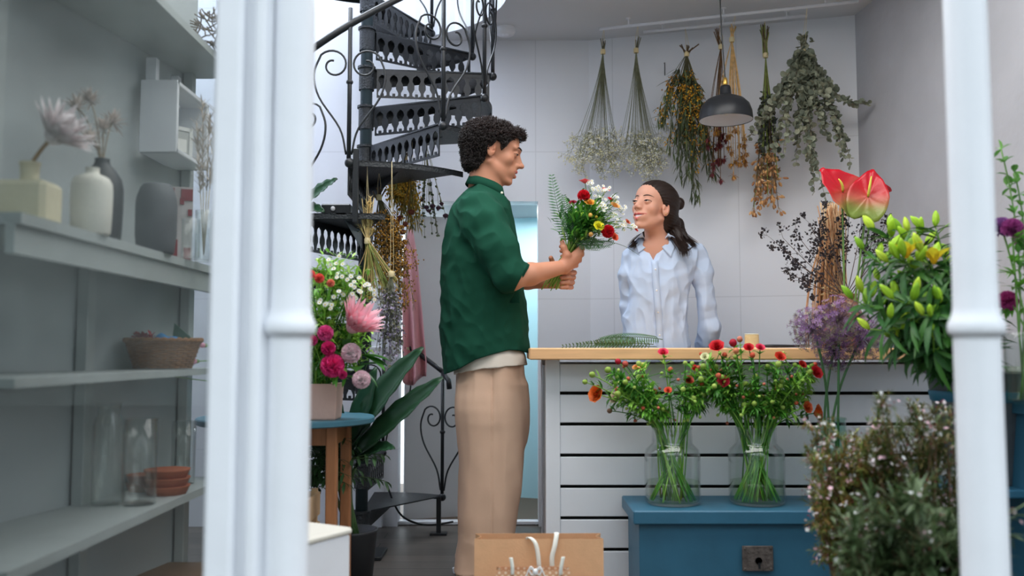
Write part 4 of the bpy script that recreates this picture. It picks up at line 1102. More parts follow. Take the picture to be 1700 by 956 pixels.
# --- eucalyptus
tie = P(1334, 82, 4.1); t = bunch('dried_eucalyptus', 'big hanging bunch of grey-green round-leaved eucalyptus, farthest right on the rail', tie, None, string=railpt(1334, 4.1), group='dried bunches hanging on the rails')
m = MB(); lf = MB(); cutends(m, tie, P(1332, 60, 4.1), 12, C(110, 104, 84), r=.0035, sp=.012)
EU = (C(112, 118, 102), C(128, 132, 114), C(94, 100, 86), C(142, 144, 124))
spec = [((1350, 120), (1368, 130)), ((1385, 180), (1442, 172)), ((1400, 190), (1412, 275)), ((1390, 200), (1400, 262)), ((1345, 220), (1352, 318)), ((1340, 240), (1376, 345)), ((1310, 160), (1300, 255)), ((1280, 170), (1244, 228)),
        ((1300, 150), (1275, 190)), ((1325, 190), (1322, 270)), ((1365, 190), (1375, 235)), ((1320, 150), (1262, 205)), ((1350, 170), (1340, 210)), ((1370, 150), (1395, 215)), ((1335, 180), (1318, 230)), ((1345, 130), (1378, 170)), ((1325, 120), (1300, 170)), ((1352, 160), (1365, 215)), ((1340, 200), (1340, 262)), ((1300, 190), (1285, 245))]
for (mx_, my_), (ex, ey) in spec:
    dd = 4.1 + R_.uniform(-.10, .02); e = P(ex, ey, dd); pts = bez(tie, P(mx_, my_, 4.1 + (dd - 4.1) * .7), e, 26); m.tube(pts, [.0022, .001], 5, vary(C(110, 100, 84)), cap=False)
    L = np.linalg.norm(np.diff(pts, axis=0), axis=1).sum(); step = max(1, int(26 * .013 / L + .5))
    for j in range(2, 27, step):
        q = pts[j] if j < 27 else pts[-1]; d0 = unit(pts[min(26, j + 1)] - pts[j - 1]); s = (.038 - .016 * j / 26) * R_.uniform(.85, 1.2)
        for k in range(3 if j < 22 else 2):
            leaf_dir(lf, DISC, q, rdir(d0 * .5, .8), s, vary(R_.choice(EU), .14), 1.0)
for _ in range(50):
    leaf_dir(lf, DISC, P(1334 + R_.gauss(0, 7), R_.uniform(58, 130), 4.09 + R_.uniform(-.02, .02)), RN.normal(size=3), .026, vary(R_.choice(EU), .14))
m.build('stems', M['dry'], t); lf.build('leaves', M['dry'], t)
# --- bunches hung from the stairs
SG = 'dried bunches hanging from the spiral stairs'
def anchor(px, py, D, z): p = P(px, py, D); return np.array([p[0], p[1], z])
tie = P(610, 400, 3.44); t = bunch('dried_wheat', 'hanging sheaf of dried wheat with green stems under the lowest overhead step', tie, None, string=anchor(609, 310, 3.44, 1.60), group=SG)
m = MB(); hd = MB()
for i in range(60):
    c0 = R_.choice((C(196, 168, 116), C(150, 140, 84), C(116, 124, 66), C(104, 116, 60)))
    e = P(R_.uniform(594, 662), R_.uniform(450, 520), 3.44 + R_.uniform(-.05, .05)); m.tube(bez(tie + RN.normal(size=3) * .004, (tie + e) / 2 + (0, 0, .0), e, 5), .0017, 4, vary(c0), cap=False)
for i in range(26):
    e = P(R_.uniform(595, 622), R_.uniform(325, 385), 3.44 + R_.uniform(-.02, .02)); m.tube([tie, e], .0018, 4, vary(C(200, 176, 124)), cap=False)
    if i % 2: plume(hd, e * .6 + tie * .4, e, .020, C(206, 184, 134), n=22)
for i in range(8): 
    e = P(R_.uniform(600, 660), R_.uniform(440, 500), 3.42); m.leaf(tie, unit(e - tie), np.linalg.norm(e - tie), .010, col=vary(C(196, 170, 120)), n=6, bend=.25)
m.build('stems', M['dry'], t); hd.build('ears', M['dry'], t)
mimosa('dried_goldenrod', 'hanging dark-stemmed bunch with mustard-yellow blossom beside the wheat sheaf', (629, 328), 3.62, [(640, 420, 14, 12, .55), (660, 450, 11, 14, .75), (640, 490, 11, 12, .6), (668, 500, 8, 8, .65)], anchor(629, 300, 3.62, 1.6), (C(96, 84, 60), C(120, 100, 62), C(80, 72, 54)),
       (C(180, 134, 56), C(156, 112, 44), C(130, 92, 44)), top=(628, 316), leafL=.03, group=SG)
mimosa('dried_mimosa', 'hanging yellow-green mimosa bunch just behind the pink cloth, under the stairs', (672, 262), 3.95, [(665, 330, 10, 12, .6), (680, 345, 9, 12, .55), (690, 370, 7, 8, .3), (655, 315, 7, 7, .6)], anchor(672, 225, 3.95, 1.79), (C(134, 124, 60), C(110, 110, 60), C(156, 140, 70)),
       (C(196, 158, 60), C(180, 136, 50)), top=(672, 246), leafL=.05, group=SG)
tie = P(682, 282, 3.75); t = bunch('dried_poppy_heads', 'hanging stems with brick-red round seed heads under the stairs', tie, None, string=anchor(684, 240, 3.75, 1.77), group=SG); m = MB()
hs = [(664, 362, 1.2), (673, 372, 1), (669, 385, 1.1), (683, 352, 1.2), (672, 402, 1.1), (660, 368, .9)]
for x, y, s in hs: e = P(x, y, 3.72); m.tube(bez(tie, (tie + e) / 2 + (.02, 0, .02), e, 6), .0013, 5, C(130, 110, 70), cap=False)
m.build('stems', M['dry'], t)
for x, y, s in hs:
    e = P(x, y, 3.72); m = MB(); m.lathe([(0, -.011), (.007, -.010), (.0115, -.002), (.011, .005), (.005, .010), (0, .012)], e, 12, col=vary(C(120, 66, 54)), sx=s, sy=s)
    for k in range(8): m.leaf(e, np.array([math.cos(k * .785), math.sin(k * .785), .2]), .015 * s, .008, col=C(104, 56, 50), n=2)
    m.build('seed_head', M['dry'], t)
tie = P(706, 238, 4.08); t = bunch('dried_scabious', 'hanging thin green stems with dark purple button heads left of the man', tie, None, string=anchor(706, 190, 4.08, 1.97), group=SG); m = MB()
hs = [(708, 344, 1), (718, 342, 1.1), (728, 345, 1), (733, 338, .8), (740, 358, 1.1), (712, 350, .9), (700, 332, .8)]
for x, y, s in hs: e = P(x, y, 4.05); m.tube(bez(tie, (tie + e) / 2 + (R_.uniform(-.02, .03), 0, .01), e, 6), .0011, 5, C(120, 120, 86), cap=False)
for k in range(12): 
    e = P(R_.uniform(690, 735), R_.uniform(340, 400), 4.08); pts = bez(tie, (tie + e) / 2, e, 9); m.tube(pts, .0009, 4, C(96, 100, 76), cap=False)
    for q in pts[4:]:
        for _ in range(3): leaf_dir(m, DISC, q, rdir((0, 0, -1), .7), .011, vary(C(88, 98, 76), .2))
m.build('stems', M['dry'], t)
for x, y, s in hs: 
    e = P(x, y, 4.05); m = MB(); m.ell(e, (.013 * s, .013 * s, .009 * s), C(66, 48, 60), 9, 6)
    for k in range(14): m.leaf(e, rdir((0, 0, -.3), 1), .017 * s, .005, col=C(78, 56, 70), n=2)
    m.build('flower_head', M['dry'], t)
tie = P(650, 455, 3.40); t = bunch('dried_statice', 'hanging grey-lilac statice bunch below the wheat sheaf, behind the flower arrangement', tie, None, string=anchor(650, 320, 3.42, 1.60), group=SG); m = MB(); fl = MB()
for i in range(20):
    e = P(R_.uniform(622, 672), R_.uniform(525, 605), 3.4 + R_.uniform(-.06, .05)); pts = bez(tie, (tie + e) / 2 + (0, 0, .02), e, 9); m.tube(pts, .0013, 4, C(100, 102, 84), cap=False)
    for q in pts[3:]:
        for _ in range(6): leaf_dir(fl, DISC, q + RN.normal(size=3) * .010, rdir((0, 0, -1), .9), R_.uniform(.007, .013), vary(R_.choice((C(124, 116, 136), C(104, 104, 98), C(140, 130, 150), C(90, 90, 70))), .15))
m.build('stems', M['dry'], t); fl.build('blossoms', M['dry'], t)
# --- pink apron on the wall
c = P(684, 380, 4.44)
t = thing('linen_cloth', 'dusty pink linen cloth hanging on a hook beside the doorway', 'cloth', (c[0], 4.5, c[2]))
m = MB(); rows = 24; cols_ = 22; V = []
for i in range(rows):
    s = i / (rows - 1); y = 380 + (632 - 380) * s
    xl_ = np.interp(s, [0, .15, .4, 1], [680, 672, 669, 671]); xr_ = np.interp(s, [0, .15, .4, .9, 1], [686, 692, 698, 709, 708])
    for j in range(cols_):
        u_ = j / (cols_ - 1); q = P(xl_ + (xr_ - xl_) * u_, y + (8 * math.sin(u_ * 5) if s > .9 else 0), 4.50); q[1] = 4.50 - .03 * s * (1 - .0) * math.sin(u_ * 12 + 1) * (.4 + s) - .035; V.append(q)
m.add(V, [(i * cols_ + j, (i + 1) * cols_ + j, (i + 1) * cols_ + j + 1, i * cols_ + j + 1) for i in range(rows - 1) for j in range(cols_ - 1)])
o = m.build('cloth', mat('pink_linen', C(206, 152, 158, 1.25), .85, bump=.2, bscale=300, var=.06), t); o.modifiers.new('t', 'SOLIDIFY').thickness = .004
m = MB(); m.tube([c + (0, .16, .015), c + (0, .0, .015), c + (0, -.0, .03)], .004, 6); m.build('hook', iron, t)
# ================= fresh flowers =================
def rosette(mb, c, ax_, R, col, rings=4, petals=6, cup=.9, ruffle=0.0, inner=None, seed=0, open_=1.0):
    """layered petals: cups nested round an axis"""
    sd, u, d = frame_from(ax_); c = np.asarray(c, float)
    for k in range(rings):
        f = (k + 1) / rings; r = R * (.10 + .90 * f); lean = (.15 + .85 * f * open_)
        np_ = max(3, int(petals * (.6 + .5 * f)))
        for i in range(np_):
            a = 2 * pi * (i + .5 * k) / np_ + R_.uniform(-.12, .12); rad = sd * math.cos(a) + u * math.sin(a); tan = np.cross(d, rad)
            cc = vary(col if inner is None else np.array(inner) * (1 - f) + np.array(col) * f, .10)
            V = []; nn = 4; w = r * 1.15 * math.sin(pi / np_) * 1.7
            for s in range(nn + 1):
                t_ = s / nn; h = R * cup * (1 - .35 * (f - .3)) * t_; out = r * (math.sin(t_ * 1.45) * lean * .9 + .05)
                ww = w * (.25 + .75 * math.sin(min(1, t_ * .8 + .1) * pi * .62))
                curl = R * .16 * f * open_ * max(0, t_ - .7) / .3
                for q in (-1, 0, 1):
                    rf = ruffle * R * .12 * math.sin(i * 7 + q * 3 + s * 5) * t_
                    V.append(c - d * R * .35 + rad * (out - abs(q) * ww * .22 + curl) + tan * q * ww * .5 + d * (h - abs(q) * .0 + rf - curl * .6))
            mb.add(V, [(s * 3 + q, s * 3 + q + 1, s * 3 + q + 4, s * 3 + q + 3) for s in range(nn) for q in range(2)], cc)
def pom(mb, c, ax_, R, col, edge=None, n=90):
    """full ruffled bloom: wavy petals packed over a dome"""
    sd, u, d = frame_from(ax_); c = np.asarray(c, float); edge = col if edge is None else edge
    mb.ell(c, R * .55, np.array(col) * .8, 10, 7)
    for i in range(n):
        z = 1 - 1.35 * (i + .5) / n; r = math.sqrt(max(0, 1 - z * z)); a = i * 2.39996
        o = sd * r * math.cos(a) + u * r * math.sin(a) + d * z; t1 = unit(np.cross(o, RN.normal(size=3))); t2 = np.cross(o, t1)
        b = c + o * R * .45; w = R * R_.uniform(.26, .38); k = np.array(col) * R_.uniform(.82, 1.1); V = []; cc = []
        for s_, f in ((0, 0), (1, .55), (2, 1)):
            for q in (-1, 0, 1): V.append(b + o * R * .58 * f + t1 * q * w * (.35 + .65 * f) + t2 * w * .45 * math.sin(q * 2.2 + i) * f); cc.append(k * (1 - f * f) + np.array(edge) * f * f)
        mb.add(V, [(0, 1, 4, 3), (1, 2, 5, 4), (3, 4, 7, 6), (4, 5, 8, 7)], np.clip(np.array(cc), 0, .95))
def stem_leaves(m, pts, col, n, L, W, lobes=3):
    for i in range(n):
        j = R_.randint(len(pts) * 2 // 5, len(pts) - 2); q = pts[j]; d0 = unit(pts[j + 1] - pts[j])
        side = unit(np.cross(d0, RN.normal(size=3))); dd = unit(side + d0 * .8)
        for k in range(lobes):
            m.leaf(q, unit(dd + np.cross(dd, d0) * (k - (lobes - 1) / 2) * .55), L * R_.uniform(.6, 1.1), W, col=vary(col, .2), n=3, bend=R_.uniform(.1, .7))
GR = (C(72, 128, 44), C(96, 150, 52), C(58, 108, 40), C(122, 164, 66))
def ranunculus(label, base, tip, col, R, group, jarc, kind='flower', nleaf=5, mid=None):
    base = np.asarray(base, float); tip = np.asarray(tip, float)
    t = thing('ranunculus', label, 'flower', base, group); m = MB(); g = R_.choice(GR)
    neck = jarc
    a = bez(base, (base + neck) / 2 + RN.normal(size=3) * .004, neck, 5); d1 = unit(neck - base)
    b = bez(neck, neck * .45 + tip * .55 + np.array([0, 0, .02]) - (tip - neck) * np.array([.18, .18, 0]), tip, 10)
    pts = np.vstack([a[:-1], b]); m.tube(pts, [.0028, .0022, .0018], 6, vary(g), cap=True)
    lf = MB(); stem_leaves(lf, b, R_.choice(GR), nleaf, .042, .0095)
    # side shoot with bud
    if R_.random() < .8:
        q = b[R_.randint(4, 8)]; e = q + unit(rdir(b[-1] - b[-3], .7)) * R_.uniform(.03, .07); m.tube(bez(q, (q + e) / 2 + (0, 0, .004), e, 4), .0013, 5, g)
        m.ell(e, (.0055, .0055, .0065), vary(R_.choice((C(150, 170, 80), C(170, 90, 70), C(120, 150, 60)))), 7, 5, axis=(e - q))
    m.build('stem', M['stem'], t); lf.build('leaves', M['leaf'], t)
    d0 = unit(unit(pts[-1] - pts[-3]) + np.array([0, -.95, .1]))
    h = MB()
    if kind == 'flower':
        rosette(h, tip, d0, R, col, 5, 7, .85, inner=np.array(col) * .75, open_=.85)
        if R > .018: h.ell(tip + d0 * R * .05, R * .22, C(50, 40, 20), 7, 5)
        h.build('flower_head', M['petal'], t)
    else:
        h.ell(tip, (R, R, R * 1.1), col, 9, 7, axis=d0)
        for k in range(5): h.leaf(tip - d0 * R, unit(d0 + (frame_from(d0)[0] * math.cos(k * 1.26) + frame_from(d0)[1] * math.sin(k * 1.26)) * .9), R * 1.7, R * .8, col=C(96, 130, 60), n=3, bend=-.6)
        h.build('bud', M['petal'], t)
    return t
def big_jar(label, px, D, green=0):
    c = P(px, 835, D); c[2] = CHZ
    prof = [(.080, 0), (.0915, .006), (.0935, .015), (.0935, .165), (.088, .182), (.074, .195), (.068, .203), (.067, .245), (.069, .252), (.067, .258)]
    glass_jar('glass_jar', label, c, prof, wall=.004, water=.075); return c
J1 = big_jar('clear glass shouldered jar of ranunculus on the blue chest, nearer the man', 1117, 3.10)
J2 = big_jar('clear glass shouldered jar of ranunculus on the blue chest, nearer the lilies', 1257, 3.10)
RED, CRIM, ORG, SAL, WHT, YEL, PNK = C(190, 30, 40), C(160, 20, 44), C(226, 100, 34), C(226, 130, 96), C(232, 222, 196), C(226, 196, 60), C(214, 60, 90)
GB = C(136, 160, 70)
def fill_jar(J, D, named, rest, which, cx, mixed, n_green, grp, glabel, span):
    neckr = .063
    def neck_for(tip):
        v = tip - J; v[2] = 0; r = min(neckr, np.linalg.norm(v) * .6 + .012) * R_.uniform(.7, 1); a = math.atan2(v[1], v[0]) + R_.uniform(-.6, .6); return J + np.array([r * math.cos(a), r * math.sin(a), .25])
    def base_for(nk):
        v = nk - J; w_ = np.array([-v[0] * R_.uniform(.2, 1.7) + R_.gauss(0, .030), -v[1] * R_.uniform(.2, 1.5) + R_.gauss(0, .030), .013]); n_ = math.hypot(w_[0], w_[1]); w_[:2] *= min(1, .076 / max(n_, 1e-6)); return J + w_
    for (px, py, col, R, kind, lb) in named:
        tip = P(px, py, D + R_.uniform(-.10, .06)); nk = neck_for(tip); ranunculus(lb, base_for(nk), tip, col, R * 1.5, grp, nk, kind)
    for i in range(n_green):
        a = R_.random(); px = cx + span[0] * R_.uniform(-1, 1); py = R_.uniform(span[1], span[2] - .5 * abs(px - cx))
        tip = P(px, py, D + R_.uniform(-.11, .10)); nk = neck_for(tip); col = R_.choice(mixed)
        ranunculus(glabel, base_for(nk), tip, col, R_.uniform(.006, .011), grp, nk, 'bud', nleaf=15)
L1 = 'in the jar nearer the man'
fill_jar(J1, 3.10, [
    (1101, 585, PNK, .014, 'flower', 'tallest pink-red ranunculus ' + L1), (990, 654, ORG, .022, 'flower', 'orange ranunculus leaning far out to the side ' + L1),
    (1021, 660, C(226, 190, 170), .016, 'flower', 'pale blush ranunculus beside the orange one ' + L1), (1154, 612, RED, .012, 'flower', 'small crimson ranunculus ' + L1 + ' on the chest'),
    (1143, 631, C(170, 60, 40), .013, 'flower', 'rust-red half-open ranunculus ' + L1), (1109, 648, C(216, 84, 60), .010, 'flower', 'little orange-red ranunculus in the middle of the greenery ' + L1),
    (1056, 610, C(220, 140, 84), .010, 'flower', 'small apricot ranunculus ' + L1), (1066, 608, C(200, 206, 110), .012, 'flower', 'pale yellow-green ranunculus ' + L1), (1026, 600, CRIM, .007, 'bud', 'dark red bud on a high stem ' + L1),
    (1038, 604, C(180, 80, 70), .007, 'bud', 'brownish-pink bud near the high dark red bud ' + L1), (983, 622, GB, .007, 'bud', 'green bud above the orange ranunculus ' + L1), (1012, 682, C(120, 90, 70), .006, 'bud', 'low drooping brown bud under the blush ranunculus ' + L1),
    (971, 634, GB, .006, 'bud', 'outermost green bud beside the orange ranunculus ' + L1)],
    None, 0, 1105, (GB, GB, C(160, 180, 90), C(186, 90, 66)), 38, 'ranunculus in the jar nearer the man', 'leafy green ranunculus stem with a small bud ' + L1, (106, 600, 705))
L2 = 'in the jar nearer the lilies'
fill_jar(J2, 3.10, [
    (1190, 575, RED, .019, 'flower', 'largest crimson ranunculus, highest ' + L2), (1201, 634, CRIM, .016, 'flower', 'deep red ranunculus low on the near side ' + L2), (1183, 617, PNK, .009, 'flower', 'tiny pinkish-red ranunculus ' + L2),
    (1217, 569, CRIM, .009, 'bud', 'dark pink bud beside the highest crimson flower ' + L2), (1228, 563, C(196, 120, 100), .007, 'bud', 'topmost peach bud ' + L2), (1243, 577, RED, .013, 'flower', 'flat red ranunculus in front of the twine spool'),
    (1262, 577, PNK, .012, 'flower', 'rosy red ranunculus right of the twine spool'), (1295, 592, C(200, 60, 40), .014, 'flower', 'wide orange-red ranunculus ' + L2), (1355, 618, RED, .017, 'flower', 'red ranunculus at the outer edge by the purple alliums'),
    (1332, 605, C(196, 50, 44), .011, 'flower', 'brick red ranunculus near the purple alliums'), (1357, 686, ORG, .023, 'flower', 'big orange ranunculus hanging low by the purple alliums'), (1340, 676, C(180, 80, 40), .015, 'flower', 'rusty ranunculus behind the big low orange one'),
    (1168, 604, WHT, .010, 'flower', 'cream ranunculus between the two jars'), (1170, 592, C(214, 208, 170), .011, 'flower', 'pale greenish-white ranunculus between the two jars, the higher one'), (1222, 582, SAL, .007, 'bud', 'salmon bud in front of the worktop edge ' + L2)],
    None, 0, 1262, (GB, GB, C(160, 180, 90), C(200, 84, 60)), 62, 'ranunculus in the jar nearer the lilies', 'leafy green ranunculus stem with a small bud ' + L2, (100, 585, 705))
# --- allium in green glass bottle
gg = glass_mat('green_glass', (.80, .92, .88), .02, .8, .06)
c = P(1384, 835, 3.08); c[2] = CHZ; JA = c
glass_jar('glass_bottle', 'pale green glass bottle with purple alliums on the blue chest', c, [(.055, 0), (.068, .006), (.0700, .02), (.070, .185), (.062, .21), (.048, .225), (.046, .28), (.049, .286), (.046, .29)], wall=.004, cat='bottle', water=.10, matl=gg)
def allium(label, base, c, R, cols, n=230):
    t = thing('allium', label, 'flower', base, 'purple alliums in the green bottle'); m = MB(); nk_ = JA + (R_.uniform(-.02, .02), R_.uniform(-.02, .02), .29); pts = np.vstack([bez(base, (base + nk_) / 2, nk_, 3)[:-1], bez(nk_, nk_ * .5 + c * .5 + (-(c - nk_)[0] * .3, 0, 0), c, 7)]); m.tube(pts, .0042, 7, C(72, 110, 70)); m.build('stem', M['stem'], t)
    fl = MB()
    for i in range(n):
        d = unit(RN.normal(size=3)); e = c + d * R * R_.uniform(.72, 1.08); fl.tube([c, e], .0006, 3, C(130, 110, 120), cap=False)
        place(fl, STAR6, e, d, R_.uniform(.009, .013), vary(R_.choice(cols), .15)); place(fl, OCT, e, d, .0022, C(120, 130, 90))
    fl.build('flower_head', M['petal'], t)
PU = (C(132, 92, 140), C(110, 76, 124), C(154, 120, 160), C(150, 140, 120))
for i, (x, y, r, lb) in enumerate(((1350, 545, .082, 'purple allium globe farthest left of the green bottle cluster'), (1392, 532, .090, 'topmost purple allium globe in the green bottle'), (1432, 560, .082, 'purple allium globe nearest the lilies'), (1385, 580, .075, 'lowest purple allium globe in the green bottle'))):
    allium(lb, JA + (R_.uniform(-.03, .03), R_.uniform(-.02, .02), .014), P(x, y, 3.0 + .03 * i), r * .92, PU)
# --- dried dark berries, anthuriums, raffia in vase on the worktop
c = P(1408, 570, 3.50); c[2] = WT; JB = c
lathe_thing('ceramic_vase', 'brown glazed vase on the worktop hidden behind the alliums', 'vase', [(0, 0), (.045, 0), (.06, .03), (.062, .12), (.04, .17), (.036, .20), (.040, .21), (.033, .21), (.03, .18)], c, mat('brown_glaze', C(120, 84, 64), .4))
t = thing('dried_berry_sprays', 'dark dried berry sprays branching out behind the alliums', 'dried flowers', JB + (0, 0, .02)); m = MB(); fl = MB()
BK = (C(52, 50, 54), C(66, 62, 66), C(44, 40, 46))
def tipb(q, d):
    for _ in range(6): leaf_dir(fl, DISC, q + RN.normal(size=3) * .007, RN.normal(size=3), R_.uniform(.008, .013), vary(R_.choice(BK), .2))
for (x, y) in ((1300, 395), (1320, 385), (1285, 400), (1345, 372), (1330, 440), (1315, 455), (1365, 360), (1352, 400), (1375, 385), (1430, 375), (1455, 385), (1480, 390), (1470, 372), (1400, 372), (1385, 420), (1345, 470), (1410, 350)):
    e = P(x, y, 3.48 + R_.uniform(-.07, .07)); s0 = JB + np.array([R_.uniform(-.02, .02), R_.uniform(-.02, .02), .03]); n0 = JB + np.array([R_.uniform(-.02, .02), 0, .2])
    pts = np.vstack([[s0], bez(n0, (n0 + e) / 2 + (0, 0, -.02), e, 9)]); m.tube(pts, [.0022, .001], 5, C(90, 74, 70), cap=False); d0 = unit(pts[-1] - pts[-3])
    for s in (-5, -4, -3, -2, -1): branch(m, fl, pts[s], rdir(d0, .5), R_.uniform(.02, .04), 1, .0007, .6, C(80, 66, 62), tipb)
m.build('stems', M['dry'], t); fl.build('berries', M['dry'], t)
t = thing('raffia_bundle', 'upright tan raffia bundle standing behind the dark berry sprays', 'raffia', P(1379, 570, 3.62) * (1, 1, 0) + (0, 0, WT)); c = P(1379, 570, 3.62); c[2] = WT + .001; m = MB()
for i in range(230):
    a, b = R_.gauss(0, .028), R_.gauss(0, .016); e = P(1382 + R_.gauss(0, 10), R_.uniform(335, 385), 3.62 + b); m.tube(bez(c + (a, b, 0), c + (a * 1.3 + R_.gauss(0, .006), b, .28), e, 7), .0022, 4, vary(R_.choice((C(196, 154, 116), C(170, 126, 90), C(214, 178, 140))), .1))
m.build('strands', M['dry'], t); m = MB(); m.tube([c + np.array([.036 * math.cos(a), .024 * math.sin(a), .2 + .004 * a]) for a in np.linspace(0, 13, 50)], .004, 5); m.build('tie', M['twine'], t)
def anthurium(label, base, c, n, tipd, Ln, Wd, spad):
    t = thing('anthurium', label, 'flower', base, 'red and green anthuriums in the vase on the worktop'); m = MB(); pts = bez(base, (base + c) / 2 + (0, 0, .03), c, 9); m.tube(pts, .004, 7, C(96, 130, 70)); m.build('stem', M['stem'], t)
    n = unit(n); y = unit(np.asarray(tipd) - n * np.dot(tipd, n)); x = np.cross(y, n); m = MB(); V = []; cc = []; K = 28; Rg = 7
    for i in range(K):
        a = 2 * pi * i / K; hx = .5 * math.sin(a) * (1 - .10 * math.cos(a)); hy = .52 * math.cos(a) - .02 + .20 * math.exp(-((a if a < pi else 2 * pi - a) - pi) ** 2 * 7)
        if math.cos(a) > 0: hx *= (1 - .55 * max(0, math.cos(a)) ** 2)
        for r in range(1, Rg + 1):
            f = r / Rg; px_, py_ = hx * Wd * f, (hy - .0) * Ln * f
            bow = .16 * Wd * (abs(hx * f) * 2) ** 2 - .10 * Ln * (f * hy) ** 2
            V.append(c + x * px_ + y * py_ + n * (bow + .006 * math.sin(9 * a) * f)); g = 1 / (1 + math.exp(-((-(f * hy) - .10) * 20)))
            red = np.array(C(200, 20, 40, 1.0)) * (1 - .0 * f); rg = np.array(C(206, 110, 100, 1.0)); gr_ = np.array(C(130, 150, 66, 1.0))
            k2 = math.exp(-((f * hy + .06) * 9) ** 2) * .5; col = red * (1 - g) + gr_ * g; cc.append(col * (1 - k2) + rg * k2)
    V.append(c); cc.append(C(200, 60, 60)); z = len(V) - 1
    Fc = [(i * Rg + r, i * Rg + r + 1, ((i + 1) % K) * Rg + r + 1, ((i + 1) % K) * Rg + r) for i in range(K) for r in range(Rg - 1)] + [(z, i * Rg, ((i + 1) % K) * Rg) for i in range(K)]
    m.add(V, Fc, np.array(cc)); o = m.build('spathe', SPM, t); o.modifiers.new('t', 'SOLIDIFY').thickness = .0015
    m = MB(); s0 = c + n * .004; m.tube(bez(s0, s0 + n * spad * .5 + y * spad * .35, s0 + n * spad * .5 + y * spad * .95, 7), [.005, .0055, .0045, .002], 9, C(200, 190, 80)); m.build('spadix', M['vcm'], t)
SPM = mat('glossy_spathe', (1, 1, 1), .28, vc=True, bump=.15, bscale=60)
b0 = JB + (0, 0, .03)
anthurium('large red and green anthurium spreading toward the eucalyptus, the left of the pair', b0 + (-.01, 0, 0), P(1398, 318, 3.42), (.30, -1, .30), (-.62, .05, .78), .24, .17, .05)
anthurium('red and green anthurium folded upward, the right of the pair', b0 + (.01, 0, 0), P(1441, 326, 3.38), (-.30, -1, .20), (.22, .1, 1), .225, .15, .07)
anthurium('smaller darker red anthurium seen edge-on behind the folded one', b0 + (.02, .01, 0), P(1452, 322, 3.52), (.2, -.7, -.45), (1, .1, .25), .15, .11, .04)
# --- lilies in galvanised bucket
galv = mat('galvanised_zinc', C(118, 120, 124, 1.0), .45, metal=.35, var=.15, vscale=12)
bc = P(1625, 620, 2.62); BZ0 = .50
t = thing('metal_bucket', 'galvanised bucket with a blue band holding the yellow-green lilies', 'bucket', (bc[0], bc[1], BZ0)); bc = np.array([bc[0], bc[1], BZ0])
bh = P(1546, 618, 2.62)[2] - BZ0
m = MB(); m.lathe([(0, 0), (.088, 0), (.09, .004), (.141, bh), (.145, bh + .002), (.145, bh - .004), (.137, bh - .002), (.086, .006), (0, .006)], bc, 40); m.build('bucket_body', galv, t)
m = MB(); r1 = .09 + .051 * ((bh - .052) / bh); r2 = .09 + .051 * ((bh - .080) / bh); m.lathe([(r1 + .001, bh - .052), (r1 + .003, bh - .054), (r2 + .003, bh - .080), (r2 + .001, bh - .082)], bc, 40, col=(1, 1, 1)); m.build('band', mat('blue_band', C(38, 96, 120, 1.2), .5), t)
st = thing('plant_stand', 'blue wooden stand carrying the galvanised lily bucket', 'stand', (bc[0], bc[1], 0)); m = MB(); m.box((bc[0], bc[1], BZ0 - .012), (.30, .30, .022), bev=.003); m.build('stand_top', chm, st, smooth=False)
for sx in (-1, 1):
    for sy in (-1, 1): m = MB(); m.box((bc[0] + sx * .125, bc[1] + sy * .125, (BZ0 - .024) / 2), (.03, .03, BZ0 - .024), bev=.002); m.build('leg', chm, st, smooth=False)
LG = (C(42, 84, 36), C(34, 72, 32), C(56, 98, 40)); BUD = (C(150, 186, 44), C(126, 168, 40), C(172, 194, 56))
